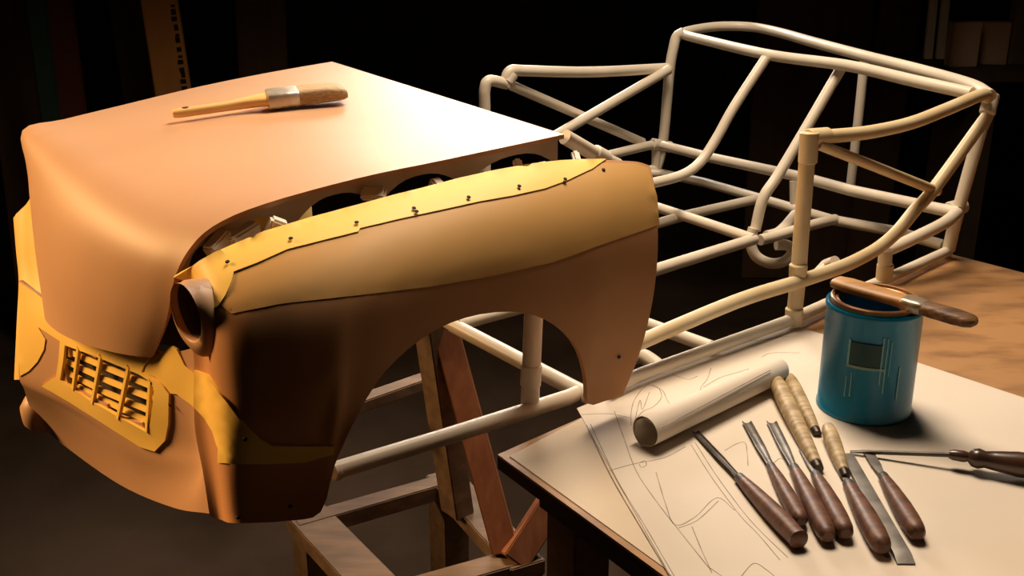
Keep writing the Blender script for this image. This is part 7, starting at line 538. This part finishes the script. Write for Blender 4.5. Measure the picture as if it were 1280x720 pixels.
build('bristles', sections(sc([(.122, .013, .0075, 0, 0), (.135, .0145, .0082, 0, 0), (.165, .0155, .0080, 0, 0), (.180, .0145, .0070, 0, 0), (.187, .011, .0055, 0, 0), (.190, .006, .003, 0, 0)]), m, 24, 3), M['crust'], br)

# --- carving tools on the paper -----------------------------------------------------
TOP = BENCH_Z+.0021
def tool(name, tip, neck, end, r, label, cat, bw, hm_, rise=0, gouge=False, ferrule=True, butt=None, bt=.0022, tail=1.0):
    tip, neck, end = V(tip), V(neck), V(end)
    tip.z = TOP+bt*.8+rise*.6; end.z = TOP+r*1.02+rise
    f = (neck-tip).length/(end-tip).length
    t = thing(name, tuple(end), label, cat, 'carving tools on the drawing')
    L = (end-tip).length; m = frame(tip, end-tip, (0, 0, 1)); n = L*f; h = L-n
    if bw:
        if gouge:
            g = [[m @ V((x, w*math.cos(a), w*.8*math.sin(a)+w*.45)) for a in [math.pi*(1.08+.84*k/8) for k in range(9)]] for x, w in ((0, bw/2), (.003, bw/2), (n*.6, bw/2*.95), (n*.85, bw/2*.7), (n+.012, bw/2*.5))]
            build('blade', plate(g, .0014, m @ V((n/2, 0, .03))), M[butt or 'dsteel'], t, angle=60)
        else:
            build('blade', sections([(0, bw/2, .0004, 0, -bt*.4), (.006, bw/2, bt/2, 0, 0), (n*.55, bw/2*.92, bt/2, 0, 0), (n*.82, bw/2*.6, bt/2*1.2, 0, 0), (n*.95, .0030, .0028, 0, 0), (n+.012, .003, .003, 0, 0)], m, 12, 6), M['steel'], t)
    z = lambda x: 0
    if ferrule: build('ferrule', sections([(n-.004, r*.50, r*.50, 0, 0), (n-.003, r*.56, r*.56, 0, 0), (n+.008, r*.62, r*.62, 0, 0), (n+.0085, r*.55, r*.55, 0, 0)], m, 18, 2), M['dsteel' if hm_ == 'handle' else 'ferr'], t)
    build('handle', sections([(n+.004, r*.52, r*.52, 0, 0), (n+.008, r*.62, r*.62, 0, 0), (n+h*.25, r*.80, r*.80, 0, 0), (n+h*.55, r*.98, r*.98, 0, 0), (n+h*.78, r, r, 0, 0), (n+h*.92, r*.92, r*.92, 0, 0), (n+h*.98, r*.78*tail, r*.78*tail, 0, 0), (n+h, r*.5*tail, r*.5*tail, 0, 0)], m, 20, 2.3), M[hm_], t)
    return t
K = 'carving chisel'
tool('gouge', (0.1985, 1.0859, 0.8850), (0.2292, 0.9800, 0.8850), (0.2571, 0.8613, 0.8850), .0092, 'longest brown-handled gouge with dark blade, farthest left of the tools on the drawing', 'gouge', .0085, 'handle', gouge=True, tail=1.25)
tool('gouge', (0.2585, 1.1087, 0.8850), (0.2647, 1.0040, 0.8850), (0.2668, 0.8954, 0.8850), .0080, 'gouge with short brown handle just right of the longest gouge', 'gouge', .0115, 'handle', gouge=True, butt='steel')
tool('gouge', (0.2858, 1.1087, 0.8850), (0.2887, 0.9991, 0.8850), (0.2839, 0.8677, 0.8850), .0092, 'brown-handled gouge with a fluted grey blade beside the pale upper handle', 'gouge', .012, 'handle', gouge=True, butt='steel')
tool('chisel', (0.3050, 1.0462, 0.8850), (0.3064, 0.9863, 0.8850), (0.3012, 0.8729, 0.8850), .0093, 'brown-handled chisel whose blade slides under the long pale handle', 'chisel', .008, 'handle')
tool('chisel', (0.3330, 1.0222, 0.8850), (0.3312, 0.9691, 0.8850), (0.3270, 0.8488, 0.8850), .0100, 'dark brown chisel handle left of the bare flat steel blade', 'chisel', .008, 'handle')
tool('chisel', (0.3722, 1.0462, 0.8850), (0.3694, 0.9831, 0.8850), (0.3659, 0.8716, 0.8850), .0093, 'brown-handled chisel with short pale blade, farthest right of the bunch', 'chisel', .0115, 'handle')
def pale(tip, neck, end, r, label, rise):
    return tool('file_handle', tip, neck, end, r, label, 'tool handle', 0, 'pale', rise=rise)
pale((0.3096, 0.9894, 0.8850), (0.3105, 1.0023, 0.8850), (0.3084, 1.1950, 0.8850), .0098, 'long pale wooden tool handle with dark ferrule, uppermost left of the bunch', .0035)
pale((0.3291, 1.0712, 0.8850), (0.3293, 1.0822, 0.8850), (0.3275, 1.2127, 0.8850), .0088, 'shorter pale wooden handle leaning beside the long pale handle, nearest the can', .0)
pale((0.3317, 0.9737, 0.8850), (0.3328, 0.9863, 0.8850), (0.3387, 1.0785, 0.8850), .0082, 'short pale handle with dark end between the long pale handle and the flat steel blade', .0035)
fa, fb = V((0.3477, 1.0340, 0.8860)), V((0.3450, 0.8375, 0.8860)); fa.z = fb.z = TOP+.0025; m = frame(fa, fb-fa, (0, 0, 1)); L = (fb-fa).length
fl = build('steel_blade', sections([(0, .0058, .0016, 0, 0), (.003, .0064, .0022, 0, 0), (L*.5, .0072, .0022, 0, 0), (L-.012, .0080, .0022, 0, 0), (L-.001, .0082, .0004, 0, -.0016)], m, 12, 8), M['steel'])
tag(fl, 'bare flat steel blade without handle between two brown handles', 'blade')
sa, sn, se = V((0.3530, 1.0409, 0.8860)), V((0.4481, 1.0111, 0.8930)), V((0.5451, 0.9761, 0.8980)); sa.z = TOP+.0022; sn.z = TOP+.0145; se.z = TOP+.0155
sd = thing('screwdriver', tuple(sn), 'screwdriver with long thin shaft and dark turned handle at the right edge of the paper', 'screwdriver')
m = frame(sn, se-sn, (0, 0, 1)); ms = frame(sa, sn-sa, (0, 0, 1)); Ls = (sn-sa).length
build('shaft', sections([(0, .0028, .0006, 0, 0), (.012, .0026, .0016, 0, 0), (.02, .0022, .0022, 0, 0), (Ls, .0025, .0025, 0, 0)], ms, 12, 2), M['dsteel'], sd)
build('handle', sections([(-.004, .0040, .0040, 0, 0), (0, .0055, .0055, 0, 0), (.010, .0060, .0060, 0, 0), (.014, .0048, .0048, 0, 0), (.018, .0090, .0090, 0, 0), (.024, .0105, .0105, 0, 0), (.030, .0085, .0085, 0, 0), (.038, .0098, .0098, 0, 0), (.060, .0128, .0128, 0, 0), (.085, .0128, .0128, 0, 0), (.105, .0105, .0105, 0, 0), (.115, .006, .006, 0, 0)], m, 20, 2), M['ebony'], sd)

# --- things in the dark at the back -------------------------------------------------------
def board(name, px, w, h, t, lean, mt, label, cat='plank', tilt=0):
    p = V(px); m = Matrix.Translation((p.x, p.y, 0)) @ Matrix.Rotation(tilt, 4, 'Y') @ Matrix.Rotation(lean, 4, 'X')
    zlow = min((m @ V((sx*w/2, sy*t/2, 0))).z for sx in (-1, 1) for sy in (-1, 1))
    o = build(name, box(-w/2, w/2, -t/2, t/2, 0, h, Matrix.Translation((0, 0, -zlow+.001)) @ m, .004), M[mt], smooth=False)
    return tag(o, label, cat)
def PX(px, y): return ((px-640)/1400*(y*.94+.30), y, 0)
mk = thing('marked_plank', PX(224, 3.3), 'orange wooden plank with dark marks down one edge leaning behind the hood', 'plank')
pm = Matrix.Translation(PX(247, 3.3)) @ Matrix.Rotation(-.10, 4, 'Y') @ Matrix.Rotation(-.16, 4, 'X')
build('plank', box(-.055, .055, -.012, .012, .012, 2.5, pm, .004), M['plank'], mk, smooth=False)
for i in range(30):
    z = .62+i*.021+random.uniform(-.006, .006)
    build('mark', box(.030+random.uniform(0, .006), .048, -.0128, -.0118, z, z+random.choice((.008, .014, .018)), pm), M['black'], mk, smooth=False)
board('plank', PX(198, 3.6), .10, 2.5, .03, -.13, 'brown', 'dull brown plank leaning just left of the orange plank', tilt=-.09)
board('plank', PX(100, 3.3), .09, 2.4, .03, -.14, 'red', 'dark red plank leaning at the back left', tilt=-.05)
board('plank', PX(76, 3.15), .05, 2.4, .03, -.14, 'green', 'narrow dark green plank beside the dark red one', tilt=-.05)
board('plank', PX(30, 3.4), .16, 2.4, .03, -.14, 'brown', 'wide brown board leaning at the far left edge', tilt=-.03)
board('plank', PX(330, 3.6), .16, 2.5, .03, -.12, 'brown', 'wide brown board leaning right of the orange plank')
board('panel', PX(1010, 4.1), .42, 2.5, .03, -.05, 'brown', 'tall brown panel leaning behind the pipe frame', 'panel')
board('panel', PX(1095, 4.0), .14, 2.5, .03, -.05, 'brown', 'narrow brown panel behind the near rear corner of the frame', 'panel', tilt=.05)
for px, lb in ((1163, 'thin grey rod hanging left of the cards on the back shelf'), (1177, 'second thin grey rod, nearest the cards on the back shelf')):
    a = V(((px-640)/1400*3.35-.135, 3.2, 3.1)); b = V(((px-640)/1400*3.35-.075, 3.2, .975))
    tag(build('hanging_rod', bar(a, b, .022, .018, (0, 1, 0)), M['grey'], smooth=False), lb, 'rod')
sz = (1.4043, 3.3000, 0.9363)
sh = thing('wall_shelf', (sz[0], 3.5, sz[2]), 'dark wooden wall shelf at the back right holding cards', 'shelf')
build('shelf_board', box(sz[0]-.16, 2.6, 3.25, 3.65, sz[2]-.035, sz[2]-.005), M['apron'], sh, smooth=False)
build('side_panel', box(2.55, 2.6, 3.25, 3.65, 0, sz[2]-.035), M['apron'], sh, smooth=False)
build('side_panel', box(sz[0]-.02, sz[0]+.03, 3.30, 3.65, 0, sz[2]-.035), M['apron'], sh, smooth=False)
for x, w, h, mt, lb, rz in (((1.3299, 3.3500, 0.9848), .085, .13, 'card', 'left pale brown card standing on the back shelf', .1), ((1.4337, 3.4000, 0.9779), .092, .125, 'card', 'right brown card box standing beside the other card', -.12), ((1.5091, 3.4000, 1.0015), .05, .30, 'grey', 'tall grey strip of card at the right end of the shelf', .05)):
    mm = Matrix.Translation((x[0], x[1], sz[2]-.005)) @ Matrix.Rotation(rz, 4, 'Z')
    tag(build('card_box', box(-w/2, w/2, -.02, .02, 0, h, mm, .002), M[mt], smooth=False), lb, 'card')

# --- light ----------------------------------------------------------------------------------
def area(name, loc, target, size, power, col, spread=180):
    d = bpy.data.lights.new(name, 'AREA'); d.shape = 'DISK'; d.size = size; d.energy = power; d.color = col; d.spread = math.radians(spread)
    o = bpy.data.objects.new(name, d); link(o); o.location = loc
    o.rotation_euler = (V(target)-V(loc)).to_track_quat('-Z', 'Y').to_euler(); return o
area('work_lamp', (.18, 1.72, 2.35), (.12, 1.3, .9), .7, 23, (1, .80, .59), 145)
area('back_sheen_light', (-.1, 4.15, 2.02), (-.1, 1.5, 1.15), 0.9, 10.5, (1, .88, .77), 80)  # unseen light added behind to put a sheen on the hood
d = bpy.data.lights.new('side_lamp', 'SPOT'); d.energy = 760; d.color = (1, .56, .22); d.spot_size = math.radians(27); d.spot_blend = 1.0; d.shadow_soft_size = .5
o = bpy.data.objects.new('side_lamp', d); link(o); o.location = (-2.5, 1.65, 1.9)
o.rotation_euler = (V((-.42, 1.15, .90))-o.location).to_track_quat('-Z', 'Y').to_euler()
w = bpy.data.worlds.new('World'); SC.world = w; w.use_nodes = True
w.node_tree.nodes['Background'].inputs[0].default_value = (.03, .018, .009, 1); w.node_tree.nodes['Background'].inputs[1].default_value = 1.3

cd = bpy.data.cameras.new('Camera'); cam = bpy.data.objects.new('Camera', cd); link(cam)
cam.location = (0, 0, H); cam.rotation_euler = (math.radians(70), 0, 0)
cd.sensor_width = 36; cd.lens = 1400/1280*36; cd.clip_start = .01
SC.camera = cam
SC.view_settings.view_transform = 'Standard'; SC.view_settings.look = 'None'
SC.view_settings.exposure = 0; SC.view_settings.gamma = 1; SC.view_settings.use_curve_mapping = False
